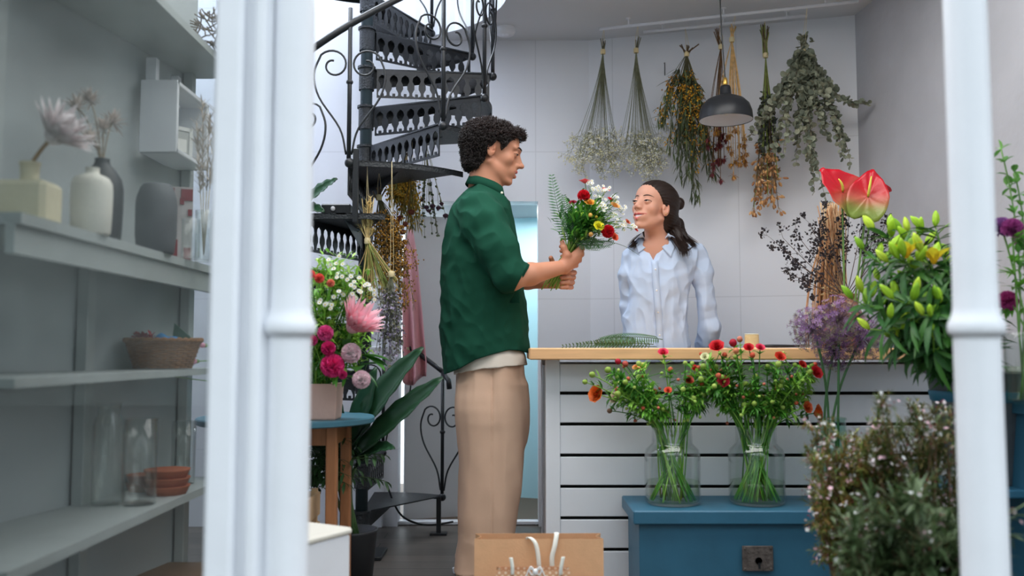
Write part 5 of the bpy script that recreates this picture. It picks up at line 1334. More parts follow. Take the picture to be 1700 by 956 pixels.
def lily(label, tip, buds, yellow=False, shared=False, low=False):
    a = R_.uniform(0, 6.28); base = bc + np.array([.05 * math.cos(a), .05 * math.sin(a), .012]); t = thing('lily_stem', label, 'flower', base, 'lilies in the galvanised bucket')
    nk = bc + np.array([.0, 0, bh]) + np.array([(tip - bc)[0] * .22, (tip - bc)[1] * .3, 0]); v = nk - bc; v[2] = 0; nv = np.linalg.norm(v)
    if nv > .11: nk = bc + v / nv * .11 + (0, 0, bh)
    pts = np.vstack([bez(base, (base + nk) / 2, nk, 4)[:-1], bez(nk, nk * .4 + tip * .6 + (0, 0, .03), tip, 12)]); m = MB(); m.tube(pts, [.0045, .004, .003], 7, C(84, 122, 54)); m.build('stem', M['stem'], t)
    lf = MB()
    for j in range(5, len(pts)):
        for k in range(4):
            d0 = unit(pts[j] - pts[j - 1]); sdv = unit(np.cross(d0, RN.normal(size=3))); lf.leaf(pts[j], unit(sdv * 1.0 + d0 * R_.uniform(.3, 1.0)), R_.uniform(.07, .13), R_.uniform(.013, .020), up=d0, col=vary(R_.choice(LG), .2), n=5, bend=R_.uniform(.2, .9), fold=.35)
    lf.build('leaves', M['leaf'], t)
    for (dx, dy, dz, s) in buds:
        e = tip + np.array([dx, dy, dz]); d = unit(np.array([dx, dy * .6, abs(dz) + .035])); b = MB(); b.tube(bez(tip - (0, 0, .01), (tip + e) / 2, e, 4), .0018, 5, C(110, 150, 50)); c0 = R_.choice(BUD)
        s *= .9; L = .062 * s; q = [e + d * L * f for f in np.linspace(0, 1, 8)]; b.tube(q, np.array([.003, .008, .0105, .0115, .011, .0095, .007, .002]) * s, 9, [np.array(c0) * (.82 + .05 * i) for i in range(8)])
        for g in range(3):
            a = g * 2.09; sd_, u_, d_ = frame_from(d); off = (sd_ * math.cos(a) + u_ * math.sin(a)); b.tube([e + d * L * f + off * w * s for f, w in zip(np.linspace(.1, .95, 6), (.0055, .0085, .0095, .009, .0065, .002))], [.0015, .0035, .0038, .0034, .0028, .001], 5, np.array(c0) * 1.08)
        b.build('bud', M['leaf'], t)
    if yellow:
        b = MB(); e = tip + (0, -.02, .0)
        for g in range(6):
            a = g * 1.05; b.leaf(e, unit(np.array([.45 * math.cos(a), .45 * math.sin(a), 1])), .07, .03, col=C(206, 170, 40), col2=C(236, 196, 50), n=5, bend=.5)
        b.build('yellow_bloom', M['petal'], t)
def rb(n, s=1.0): return [(.04 * math.cos(a), .04 * math.sin(a), R_.uniform(-.01, .035), s * R_.uniform(.8, 1.1)) for a in [R_.uniform(0, 6.28) + 2 * pi * i / n for i in range(n)]]
for (x, y, D, lb, ye) in ((1475, 395, 2.68, 'lily stem with tall upright buds nearest the anthuriums', 0), (1455, 430, 2.6, 'lily stem with a ring of pale buds nearest the black berry sprays', 0), (1440, 505, 2.55, 'low lily stem with one long pale bud over the alliums', 0), (1500, 430, 2.5, 'lily stem with a yellow bloom opening among green buds', 1),
                          (1520, 400, 2.7, 'tall lily stem in the middle of the bucket', 0), (1555, 385, 2.62, 'tallest lily stem close to the white column', 0), (1545, 440, 2.48, 'lily stem with a yellow bloom close to the white column', 1), (1505, 500, 2.45, 'front lily stem with large yellow-green buds', 0), (1560, 500, 2.45, 'front lily stem beside the white column', 0), (1470, 545, 2.5, 'drooping lily stem lowest over the counter edge', 0)):
    lily(lb, P(x, y, D), rb(5, 1.0), ye)
for (x, y, D) in ((1535, 560, 2.5), (1580, 560, 2.55), (1600, 420, 2.75), (1590, 470, 2.6), (1500, 570, 2.55), (1620, 520, 2.7), (1550, 580, 2.45), (1495, 460, 2.62), (1530, 470, 2.6), (1480, 500, 2.6), (1515, 530, 2.45), (1570, 440, 2.7), (1545, 520, 2.4), (1470, 470, 2.65)):
    lily('leafy lily stem deep inside the galvanised bucket', P(x, y, D), rb(2, .8))
# --- waxflower shrubs, front right
def shrub(name, label, c, H, spec, leafc, flc, leafL=.02, n_leaf=3, fdens=.5, pot_r=.11, pot_h=.2, potm=None, seed=0, fs=.006, cat='plant', nb=46, potname='pot'):
    t = thing(name, label, cat, c); c = np.asarray(c, float); m = MB(); m.lathe([(0, 0), (pot_r * .75, 0), (pot_r, pot_h), (pot_r * .94, pot_h), (pot_r * .9, pot_h - .01), (0, pot_h - .012)], c, 28); m.build(potname, potm or terra, t)
    w = MB(); lf = MB(); fl = MB()
    def tip(q, d):
        for s in range(5):
            p_ = q - d * .012 * s
            for _ in range(n_leaf): lf.leaf(p_, rdir(d, .55), leafL * R_.uniform(.7, 1.3), leafL * .22, col=vary(R_.choice(leafc), .22), n=2, bend=.2)
        if R_.random() < fdens:
            for _ in range(3):
                place(fl, STAR5, q + RN.normal(size=3) * .010, rdir(d, .5), fs * R_.uniform(.8, 1.2), vary(R_.choice(flc), .1)); place(fl, OCT, q + RN.normal(size=3) * .010, d, fs * .42, vary(C(130, 50, 60)))
    for i in range(nb):
        e = spec(i); s0 = c + np.array([R_.uniform(-.5, .5) * pot_r, R_.uniform(-.5, .5) * pot_r, pot_h - .02]); pts = bez(s0, (s0 + e) / 2 + (0, 0, .05), e, 8); w.tube(pts, [.003, .0012], 5, vary(C(96, 72, 56)), cap=False); d0 = unit(pts[-1] - pts[-3])
        for s in (3, 4, 5, 6, 7, 8): branch(w, fl, pts[s], rdir(unit(pts[s] - pts[s - 1]) + (0, 0, .35), .5), R_.uniform(.03, .055), 1, .001, .5, C(104, 80, 56), tip)
    w.build('branches', M['dry'], t); lf.build('foliage', M['leaf'], t); fl.build('blossoms', M['petal'], t, kind='stuff'); return t
OL = (C(92, 106, 46), C(116, 112, 54), C(68, 90, 42), C(128, 98, 56)); WX = (C(224, 196, 200), C(206, 170, 180), C(234, 214, 214))
shrub('waxflower', 'bushy waxflower with tiny pinkish-white blossoms in front of the green bottle', P(1425, 956, 2.35) * (1, 1, 0), .5, lambda i: P(R_.uniform(1345, 1475), R_.uniform(735, 900), 2.35 + R_.uniform(-.15, .12)), OL, WX, fdens=.34, nb=70, n_leaf=4, fs=.0058)
shrub('waxflower', 'taller waxflower with reddish sprigs beside the white column', P(1530, 956, 2.25) * (1, 1, 0), .5, lambda i: P(R_.uniform(1455, 1590), R_.uniform(700, 900), 2.25 + R_.uniform(-.15, .12)), (C(72, 86, 44), C(100, 90, 52), C(56, 76, 40)), WX, fdens=.24, nb=70, n_leaf=4, fs=.0058)
shrub('olive_shrub', 'grey-green narrow-leaved shrub low in the corner in front of the waxflowers', P(1530, 1040, 1.95) * (1, 1, 0), .5, lambda i: P(R_.uniform(1420, 1640), R_.uniform(860, 985), 1.95 + R_.uniform(-.10, .10)), (C(70, 88, 56), C(88, 102, 72), C(54, 72, 44)), WX, fdens=.08, leafL=.045, n_leaf=2, nb=30)
# --- plants to the right of the right-hand column
c = np.array([P(1712, 660, 2.5)[0], 2.5, 0.0])
t = thing('flower_cabinet', 'blue painted cabinet behind the right-hand white column', 'cabinet', (c[0] + .16, c[1], 0)); hz = P(1690, 668, 2.5)[2]
m = MB(); m.box((c[0] + .10, 2.52, (hz - .03) / 2), (.28, .30, hz - .03), bev=.003); m.build('cabinet_body', chm, t, smooth=False)
m = MB(); m.box((c[0] + .10, 2.52, hz - .015), (.31, .34, .03), bev=.003); m.build('cabinet_top', chm, t, smooth=False)
vb = np.array([P(1700, 660, 2.45)[0], 2.45, hz]); glass_jar('glass_vase', 'tall clear glass vase on the blue cabinet behind the right-hand column', vb, [(.04, 0), (.045, .01), (.045, .16), (.05, .19)], wall=.003, water=.1, cat='vase')
for i, (x, y, lb, col) in enumerate(((1680, 380, 'round mauve-purple bloom right of the right-hand column', C(150, 70, 130)), (1663, 378, 'lilac bloom tucked behind the right-hand column', C(130, 84, 140)), (1672, 500, 'lower magenta bloom right of the right-hand column', C(160, 60, 120)), (1700, 400, 'purple bloom at the photo edge behind the right-hand column', C(140, 70, 130)))):
    tip = P(x, y, 2.45 + .03 * i); t = thing('garden_flower', lb, 'flower', vb + (0, 0, .012)); m = MB(); s0 = vb + (R_.uniform(-.02, .02), R_.uniform(-.02, .02), .012); nk = vb + (R_.uniform(-.02, .02), 0, .19)
    pts = np.vstack([[s0], bez(nk, (nk + tip) / 2 + (0, 0, .03), tip, 8)]); m.tube(pts, .0026, 6, C(100, 140, 70)); stem_leaves(m, pts, GR[1], 6, .07, .012, 2); m.build('stem', M['leaf'], t)
    m = MB(); pom(m, tip, (0, -.7, .7), .028, col); m.build('flower_head', M['petal'], t)
for i, (x, y, lb) in enumerate(((1662, 248, 'tall green leafy spray above the purple blooms, left one'), (1684, 285, 'green leafy spray above the purple blooms, right one'))):
    tip = P(x, y, 2.5); t = thing('green_spray', lb, 'plant', vb + (0, 0, .012)); m = MB(); s0 = vb + (0, 0, .012 + .002 * i); nk = vb + (.01 * i, .01, .19); pts = np.vstack([[s0], bez(nk, (nk + tip) / 2 + (.04, 0, 0), tip, 14)]); m.tube(pts, .0022, 6, C(104, 140, 80))
    for q in pts[5:]:
        for _ in range(4): m.leaf(q, rdir((0, 0, .4), .8), .03, .017, col=vary(R_.choice((C(110, 160, 84), C(84, 134, 64)))), n=3)
    m.build('stem', M['leaf'], t)
# ================= left: arrangement on the side table, big plant =================
tc2 = P(524, 690, 3.02); tc2[2] = TZ
pv = mat('blush_ceramic', C(206, 170, 158, 1.25), .7, bump=.1, bscale=60)
t = thing('ceramic_planter', 'blush pink square ceramic planter on the round side table', 'vase', tc2)
m = MB(); zz = .118; hw = .058
V = [];
for z, s in ((0, .92), (.006, .96), (zz, 1.06), (zz, .98), (.02, .88)):
    for a, b in ((-1, -1), (1, -1), (1, 1), (-1, 1)): V.append(tc2 + (a * hw * s + .02, b * hw * s, z))
m.add(V, [(i * 4 + j, i * 4 + (j + 1) % 4, (i + 1) * 4 + (j + 1) % 4, (i + 1) * 4 + j) for i in range(4) for j in range(4)] + [(3, 2, 1, 0), (16, 17, 18, 19)]); o = m.build('planter_body', pv, t, smooth=False); bv = o.modifiers.new('b', 'BEVEL'); bv.width = .004; bv.segments = 2
src = tc2 + np.array([.01, 0, .03]); rimc = tc2 + np.array([.015, 0, .12])
def fs_(label, name, tip, fn, leaves=4, gc=None, g='flowers in the blush planter', lw=.012, lL=.05, r=.0022):
    s0 = src + (R_.uniform(-.03, .03), R_.uniform(-.03, .03), 0); nk = rimc + (R_.uniform(-.035, .035), R_.uniform(-.03, .03), 0); t = thing(name, label, 'flower', s0, g); m = MB()
    pts = np.vstack([[s0], bez(nk, nk * .5 + tip * .5 + (0, 0, .03), tip, 9)]); gc = gc or R_.choice(GR); m.tube(pts, r, 6, vary(gc)); m.build('stem', M['stem'], t)
    if leaves: m = MB(); stem_leaves(m, pts, gc, leaves, lL, lw, 2); m.build('leaves', M['leaf'], t)
    fn(t, unit(pts[-1] - pts[-2]), tip); return t
def carn(col, R, edge=None):
    if col[0] > .75 and col[1] > .6: edge = (.88, .62, .70); col = (.90, .86, .86)
    def f(t, d, tip):
        m = MB(); pom(m, tip, unit(d * .5 + np.array([.15, -1, .2])), R * .95, col, edge); m.build('flower_head', M['petal'], t)
    return f
for (x, y, col, R, lb) in ((552, 607, C(206, 60, 128), .038, 'big magenta carnation low at the front of the arrangement'), (540, 553, C(214, 90, 150), .026, 'mid-pink carnation beneath the protea'), (545, 578, C(190, 44, 110), .023, 'deep pink carnation between the magenta and white ones'),
                           (583, 586, C(236, 224, 230), .032, 'white carnation with pink edges below the protea'), (600, 630, C(236, 214, 224), .029, 'lowest white and pink carnation hanging over the table edge'), (518, 565, C(200, 70, 130), .018, 'pink carnation half hidden by the white column'), (569, 622, C(180, 50, 110), .014, 'small magenta carnation beside the big one'),
                           (530, 462, C(214, 100, 90), .016, 'coral bloom at the top of the arrangement'), (516, 455, C(206, 84, 80), .014, 'coral bloom half hidden behind the white column at the top'), (549, 470, C(220, 130, 110), .013, 'salmon bloom on top of the arrangement, the nearest to the protea')):
    fs_(lb, 'carnation', P(x, y, 2.845 + R_.uniform(-.02, .02)), carn(col, R), 3)
tipp = P(594, 548, 2.92); s0 = src
t = protea('king_protea', 'large pale pink protea bloom leaning out of the blush planter', src + (.03, 0, 0), P(584, 545, 2.88), .056, C(206, 120, 136), C(226, 166, 176), C(90, 130, 60), leafc=C(70, 120, 60), L=1.2, axis=(.62, -.22, .68), wide=.62, n=56, stemr=.005); t['group'] = 'flowers in the blush planter'
def daisy(n):
    def f(t, d, tip):
        m = MB()
        for _ in range(n):
            q = tip + RN.normal(size=3) * .018; m.tube([tip - d * .03, q], .0007, 3, GR[1], cap=False); nd = unit(np.array([R_.uniform(-.3, .3), -1, R_.uniform(0, .8)])); place(m, DAISY, q, nd, .0095, C(234, 232, 222)); place(m, OCT, q + nd * .001, nd, .003, C(220, 190, 70))
        m.build('flower_heads', M['petal'], t)
    return f
for (x, y, lb) in ((585, 470, 'white daisy spray highest beside the wheat sheaf'), (560, 440, 'white daisy spray at the top of the arrangement'), (605, 485, 'white daisy spray right above the protea'), (575, 505, 'white daisy spray just left of the protea'), (540, 500, 'white daisy spray in the middle of the greenery'), (520, 520, 'white daisy spray near the white column')):
    fs_(lb, 'daisy_spray', P(x, y, 2.9 + R_.uniform(-.05, .05)), daisy(9), 8)
def leafy(t, d, tip):
    m = MB()
    for _ in range(50): m.leaf(tip + RN.normal(size=3) * .028, rdir((0, -.2, .5), .8), R_.uniform(.02, .045), .011, col=vary(R_.choice((C(120, 160, 60), C(96, 140, 52), C(146, 176, 80))), .2), n=3)
    m.build('foliage', M['leaf'], t)
for i in range(30): fs_('bright green leafy filler stem in the blush planter', 'greenery_stem', P(R_.uniform(500, 590), R_.uniform(450, 600), 2.99 + R_.uniform(-.07, .07)), leafy, 4)
def broad(t, d, tip):
    m = MB(); 
    for k in range(3): m.leaf(tip, rdir((.7, -.2, .2), .4), .10, .055, col=C(70, 120, 54), n=6, bend=.3)
    m.build('foliage', M['leaf'], t)
for x, y, lb in ((600, 590, 'broad green leaf fan right under the protea'), (590, 610, 'broad green leaf fan behind the white carnations')): fs_(lb, 'greenery_stem', P(x, y, 2.97), broad, 1)
# thin carnation buds reaching toward the glass
def budf(t, d, tip): m = MB(); m.ell(tip, (.008, .008, .011), C(214, 150, 170), 8, 6, axis=d); m.ell(tip - d * .010, (.006, .006, .009), C(110, 150, 80), 8, 6, axis=d); m.build('bud', M['petal'], t)
for x, y, lb in ((275, 622, 'lowest pink carnation bud reaching left behind the glass'), (336, 573, 'pink carnation bud beside the wicker basket'), (322, 600, 'small closed bud between the two pink carnation buds')):
    s0 = src + (-.03, 0, 0); t = thing('carnation_bud', lb, 'flower', s0); tip = P(x, y, 2.66); nk = rimc + (-.04, 0, 0); pts = np.vstack([[s0], bez(nk, nk * .5 + tip * .5 + (0, 0, -.03 if y > 610 else .05), tip, 12)]); m = MB(); m.tube(pts, .0017, 6, C(110, 146, 84)); m.build('stem', M['stem'], t); budf(t, unit(pts[-1] - pts[-2]), tip)
# --- bird of paradise plant
pc = np.array([-.60, 3.44, 0])
t = thing('bird_of_paradise_plant', 'large dark-leaved bird of paradise plant in a black pot behind the side table', 'plant', pc)
m = MB(); m.lathe([(0, 0), (.085, 0), (.105, .20), (.11, .21), (.10, .21), (.095, .19), (0, .185)], pc, 32, sx=.9, sy=.9); m.build('pot', mat('black_pot', C(44, 46, 50, 1.0), .5), t)
def bigleaf(tip, mid, W, col, y0):
    base = pc + np.array([R_.uniform(-.03, .03), R_.uniform(-.03, .03), .19]); p0 = mid; m = MB(); pet = bez(base, (base + p0) / 2 + (-.02, 0, .02), p0, 6); m.tube(pet, [.009, .006], 8, C(60, 86, 50)); m.build('leaf_stalk', M['stem'], t)
    m = MB(); cl = bez(p0, (p0 + tip) / 2 + np.array([0, 0, y0]), tip, 14); V = []; cc = []
    for i, q in enumerate(cl):
        s = i / 14; w = W * (math.sin(pi * min(1, s * .93 + .05)) ** .7); tg = unit(cl[min(14, i + 1)] - cl[max(0, i - 1)]); sdv = unit(np.cross(tg, (0, -.75, .65))); nn = np.cross(sdv, tg)
        for k in (-1, -.55, 0, .55, 1):
            V.append(q + sdv * w * k + nn * abs(k) * w * .45 + nn * .004 * math.sin(i * 2.2 + k * 3)); cc.append(np.array(col) * (1.25 if k == 0 else 1 + .08 * math.sin(i * 1.9)))
    m.add(V, [(i * 5 + k, i * 5 + k + 1, (i + 1) * 5 + k + 1, (i + 1) * 5 + k) for i in range(14) for k in range(4)], np.array(cc)); o = m.build('leaf', GLM, t); o.modifiers.new('t', 'SOLIDIFY').thickness = .001
GLM = mat('glossy_leaf', (1, 1, 1), .3, vc=True, transl=.08, bump=.1, bscale=20, stretch=(1, 1, 1))
DG = C(34, 64, 42)
for (tx, ty, td, mx_, my_, md, W, y0) in ((703, 578, 3.20, 575, 745, 3.38, .052, .03), (735, 628, 3.15, 585, 760, 3.36, .050, .0), (625, 610, 3.3, 575, 760, 3.38, .040, .0), (560, 297, 3.45, 500, 345, 3.5, .030, .01), (538, 352, 3.45, 490, 350, 3.5, .028, .02), (560, 655, 3.3, 560, 760, 3.4, .04, 0), (655, 745, 3.2, 590, 775, 3.35, .03, .05), (520, 700, 3.4, 545, 780, 3.45, .04, .05)):
    bigleaf(P(tx, ty, td), P(mx_, my_, md), W, vary(DG, .15), y0)
# dark palm-like plant low behind the table legs
pc2 = np.array([-.83, 3.33, 0]); t = thing('potted_palm', 'low dark green fern-leaved plant beneath the side table', 'plant', pc2)
m = MB(); m.lathe([(0, 0), (.07, 0), (.09, .30), (.095, .31), (.085, .31), (.08, .29), (0, .285)], pc2, 28); m.build('pot', mat('dark_pot', C(50, 52, 56, 1.0), .5), t); m = MB()
for i in range(26):
    a = R_.uniform(0, 6.28); e = P(R_.uniform(505, 660), R_.uniform(722, 810), 3.28 + .1 * math.sin(a)); pts = bez(pc2 + (0, 0, .29), (pc2 + e) / 2 + (0, 0, .26), e, 12); m.tube(pts, .0018, 4, C(60, 80, 50), cap=False)
    for j in range(3, 13):
        d0 = unit(pts[min(12, j + 1)] - pts[j - 1] if j < 12 else pts[j] - pts[j - 1]); sdv = unit(np.cross(d0, (0, 0, 1)))
        for sg in (-1, 1): m.leaf(pts[min(12, j)], unit(d0 * .6 + sdv * sg), .055, .012, col=vary(C(50, 78, 46), .25), n=3, bend=.5)
m.build('fronds', M['leaf'], t)
# fern sprigs lying on the worktop
def frond(m, a, b, W, col, up=(0, 0, 1), n=26, lift=.0):
    a = np.asarray(a, float); b = np.asarray(b, float); pts = bez(a, (a + b) / 2 + np.array([0, 0, lift]), b, n); m.tube(pts, [.0016, .0007], 5, np.array(col) * .8, cap=False)
    for j in range(2, n + 1):
        d0 = unit(pts[min(n, j)] - pts[j - 1]); sdv = unit(np.cross(d0, up)); s = j / n; L = W * (math.sin(pi * min(1, (.12 + .88 * (1 - s)) * .85)) ** .9 + .08)
        for sg in (-1, 1): m.leaf(pts[j], unit(d0 * .35 + sdv * sg), L, W * .14, up=up, col=vary(col, .18), n=2, bend=.15)
for i, (x0, y0, x1, y1, D0, D1, lb) in enumerate(((1090, 574, 935, 577, 3.30, 3.26, 'longest fern sprig lying along the worktop edge'), (1085, 574, 960, 566, 3.33, 3.40, 'fern sprig lying behind the longest one'), (1060, 575, 990, 572, 3.42, 3.38, 'short dark fern sprig on the worktop, farthest from the man'), (1100, 575, 1000, 572, 3.36, 3.28, 'fern sprig lying crosswise on top of the others'))):
    a, b = P(x0, y0, D0), P(x1, y1, D1); a[2] = b[2] = WT + .005 + .009 * i; m = MB(); frond(m, a, b, .040, C(60, 92, 58), up=(0, -.6, .8) if i % 2 else (.2, .7, .7), lift=.006 + .004 * i); tag(m.build('fern_sprig', M['leaf']), lb, 'fern', 'fern sprigs on the worktop')
# ================= people =================
skin = mat('skin', (1, 1, 1), .48, vc=True, sss=.12, bump=.03, bscale=300, spec=.4)
hairm = mat('hair', (1, 1, 1), .5, vc=True, spec=.4)
from mathutils.bvhtree import BVHTree
def bvh_of(V, Fq): return BVHTree.FromPolygons([tuple(v) for v in V.tolist()], Fq.tolist())
def hit(b, px, py, eps=.002):
    """the point of a surface that a photo pixel shows, lifted a little off it"""
    o = np.array([0, 0, CAMZ]); d = unit(P(px, py, 3.0) - o); r = b.ray_cast(Vector(o), Vector(d))
    return (np.array(r[0]) - d * eps) if r[0] is not None else P(px, py, 3.9)
def onface(b, Mx, sc, y, z, eps=.0008):
    o = wpt(Mx, np.array((.2, y, z)) * sc); d = wdir(Mx, (-1, 0, 0)); r = b.ray_cast(Vector(o), Vector(d))
    return (np.array(r[0]) - d * eps) if r[0] is not None else wpt(Mx, np.array((.08, y, z)) * sc)
def sheet(name, b, quad, parent, m_, th_=.003, n=10, eps=.003, lift=None):
    a, b_, c, d = [np.array(q, float) for q in quad]; m = MB(); V = []
    for i in range(n + 1):
        for j in range(n + 1):
            u_, v_ = i / n, j / n; q = (a * (1 - u_) + b_ * u_) * (1 - v_) + (d * (1 - u_) + c * u_) * v_
            V.append(hit(b, q[0], q[1], eps + (lift * u_ if lift else 0)))
    m.add(V, [(i * (n + 1) + j, (i + 1) * (n + 1) + j, (i + 1) * (n + 1) + j + 1, i * (n + 1) + j + 1) for i in range(n) for j in range(n)])
    o = m.build(name, m_, parent); so = o.modifiers.new('t', 'SOLIDIFY'); so.thickness = th_; return o
def custom(S, Mx, c, r, fn, k=.004, mode='u'):
    wc = Mx[:3, :3] @ np.asarray(c, float) + Mx[:3, 3]; sl = S.reg(wc, [r] * 3); X, Y, Z = S.pts(sl); d = [X - Mx[0, 3], Y - Mx[1, 3], Z - Mx[2, 3]]
    l = [sum(Mx[j, i] * d[j] for j in range(3)) for i in range(3)]
    S.comb(sl, fn(*l).astype(np.float32), k, mode)
def to_local(Mx, V): return (V - Mx[:3, 3]) @ Mx[:3, :3]
def head(S, Mx, fem, sc):
    """skull, jaw and face features in head space (x forward, y left, z up, eyes at z=0)"""
    w = .94 if fem else 1.0
    def E(c, r, k=.01, mode='u'): S.ell(np.array(c) * sc, np.array(r) * sc if not np.isscalar(r) else r * sc, k * sc, mode, M=Mx)
    def K(a, b, ra, rb, k=.01, mode='u'): S.cap(np.array(a) * sc, np.array(b) * sc, ra * sc, rb * sc, k * sc, mode, M=Mx)
    E((-.018, 0, .028), (.092, .073 * w, .082)); E((.028, 0, .032), (.058, .062 * w, .056), .02); E((.032, 0, -.030), (.052, .054 * w, .066), .02)
    E((.026, 0, -.073), (.046, .047 * w, .034), .02)
    for s in (-1, 1):
        K((-.012, s * .052 * w, -.052), (.056, s * .017 * w, -.100), .013, .012, .02)
        E((.052, s * .042 * w, -.026), (.020, .017, .018 if not fem else .020), .02)
        if not fem: K((.088, s * .012, .017), (.072, s * .046, .019), .0095, .008, .014)
        E((.100, s * .033, .002), (.0145, .0145, .0105), .010, 's')
        E((.0735, s * .031, -.001), .0140, .005)
    E((.074 if not fem else .070, 0, -.103), (.015, .018 * w, .014), .016)
    n = .88 if fem else 1.15; nz = .005 if fem else .0
    K((.080, 0, .012), (.081 + .0215 * n, 0, -.029 + nz), .0078, .0080, .012); K((.080, 0, -.004), (.090, 0, -.036 + nz), .0120, .0140, .012); E((.084 + .0225 * n, 0, -.0345 + nz), (.0092 * n, .0098 * n, .0085 * n), .006)
    for s in (-1, 1):
        E((.095, s * .0118, -.0390 + nz), (.010, .0068, .0066), .005); E((.100, s * .006, -.0465 + nz), (.004, .0028, .003), .002, 's')
    E((.073, 0, -.064), (.022, .031, .026), .016)
    if fem:
        for s in (-1, 1):
            K((.072, s * .030, -.0545), (.0925, s * .006, -.0600), .0030, .0044, .004); K((.072, s * .029, -.057), (.090, 0, -.0800), .0030, .0062, .004)
        custom(S, Mx, np.array((.09, 0, -.067)) * sc, .04, lambda x, y, z: np.maximum(np.maximum(np.abs(z / sc + .0675 - 12.0 * (y / sc) ** 2) - (.0056 - 6.8 * (y / sc) ** 2), .068 - x / sc), np.abs(y / sc) - .0275) * sc, .002, 's')
    else:
        for s in (-1, 1):
            K((.079, s * .021, -.064), (.0955, s * .005, -.0610), .0036, .0050, .004); K((.078, s * .020, -.068), (.0920, 0, -.0790), .0040, .0064, .004)
        K((.104, -.015, -.0680), (.104, .015, -.0680), .0038, .0038, .002, 's'); E((.094, 0, -.0685), (.012, .015, .0030), .002, 's')
    E((.083, 0, -.088), (.010, .016, .006), .006, 's') if False else None
    for s in (-1, 1):
        Rt = np.array(Matrix.Rotation(-s * .42, 3, 'Z'))
        eo = 0 if fem else -.009; ez = -.006 if fem else 0
        S.ell(np.array((-.006 + eo, s * .075 * w, -.010 + ez)) * sc, np.array((.017, .0075, .030)) * sc, .006 * sc, 'u', R=Rt, M=Mx)
        S.ell(np.array((-.003 + eo, s * .082 * w, -.006 + ez)) * sc, np.array((.0085, .0055, .017)) * sc, .004 * sc, 's', R=Rt, M=Mx); S.ell(np.array((.004 + eo, s * .079 * w, -.016 + ez)) * sc, np.array((.005, .007, .006)) * sc, .003 * sc, 's', M=Mx)
    # eyelid openings
    for s in (-1, 1):
        if fem: E((.090, s * .031, -.0018), (.013, .0120, .0025), .002, 's')
        else: E((.090, s * .031, -.0050), (.013, .0120, .0032), .002, 's')
def paint_head(V, Mx, sc, base, lip, fem):
    L = to_local(Mx, V) / sc; col = np.tile(np.array(base), (len(V), 1))
    def blob(c, r, cc, a=1.0):
        d = np.sqrt((((L - np.array(c)) / np.array(r)) ** 2).sum(1)); wv = np.clip(1.6 - d * 1.6, 0, 1)[:, None] * a; col[:] = col * (1 - wv) + np.array(cc) * wv
    warm = np.array(base) * np.array((1.02, .80, .76))
    for s in (-1, 1):
        blob((.065, s * .040, -.030), (.03, .024, .020), warm, .25 if fem else .2); blob((-.004, s * .078, -.012), (.02, .014, .034), warm, .5)
    blob((.112, 0, -.036), (.014, .014, .012), warm, .25)
    if fem:
        for s in (-1, 1):
            for t in np.linspace(0, 1, 6):
                q_ = .35 + .65 * t ** .6; blob((.072 + .0205 * t, s * (.030 - .024 * t), -.0545 - .0055 * t), (.012, .006, .0060 * q_), lip, 1); blob((.072 + .018 * t, s * (.029 - .029 * t), -.057 - .023 * t), (.012, .007, .0082 * q_), lip, 1)
    else:
        for s in (-1, 1):
            for t in np.linspace(0, 1, 5):
                blob((.079 + .017 * t, s * (.021 - .016 * t), -.064 + .003 * t), (.012, .008, .0062), lip, .95); blob((.079 + .015 * t, s * (.020 - .020 * t), -.068 - .011 * t), (.010, .006, .0075), lip, .95)
    return col
def wpt(Mx, p): return Mx[:3, :3] @ np.asarray(p, float) + Mx[:3, 3]
def wdir(Mx, p): return Mx[:3, :3] @ np.asarray(p, float)
def face_parts(t, Mx, sc, fem, browc, gaze, b):
    for s in (-1, 1):
        c = np.array((.0735, s * .031, -.001)) * sc; m = MB(); g = unit(np.array(gaze)); m.ell(wpt(Mx, c), .0124 * sc, C(214, 206, 200, 1.2), 20, 14)
        d = wdir(Mx, g); m.lathe([(0, .0129 * sc), (.0062 * sc, .0113 * sc), (.0063 * sc, .0105 * sc)], wpt(Mx, c), 16, col=C(52, 32, 22), axis=d); m.lathe([(0, .0131 * sc), (.0028 * sc, .0126 * sc)], wpt(Mx, c), 10, col=(.005, .005, .005), axis=d)
        m.build('eye', mat_eye, t)
        zt, zh = (-.0018, .0028) if fem else (-.0050, .0035); m = MB()
        us = np.linspace(-1.08, 1.12, 13)
        pts = [onface(b, Mx, sc, s * (.031 + .0125 * u), zt + zh * math.sqrt(max(0, 1 - (u / 1.12) ** 2)) + (.0012 if u > .9 else 0), .0006) for u in us]
        m.tube(catmull(pts, 2), np.array([.0006, .0016, .0020, .0018, .0010]) * (1.25 if fem else 1.0), 5, C(26, 18, 16))
        for u, p_ in list(zip(us, pts))[7::2]: m.tube([p_, p_ + wdir(Mx, (.005, s * .003 * u, .0026 if fem else -.003))], [.0005, .0002], 4, C(22, 16, 14))
        m.build('eyelashes', hairm, t)
        m = MB(); z0 = .0205 if fem else .0190
        ys = np.linspace(.0115, .050, 12); pts = [onface(b, Mx, sc, s * y, z0 + .0055 * math.sin((y - .0115) / .0385 * pi * .85) - .003 * ((y - .0115) / .0385) ** 2, .0002) for y in ys]
        r0 = np.array([.0014, .0026, .0028, .0026, .0022, .0015, .0006]) * (1.25 if not fem else .85)
        m.tube(catmull(pts, 3), r0, 8, browc); m.build('eyebrow', hairm, t)
mat_eye = mat('eye', (1, 1, 1), .15, vc=True)
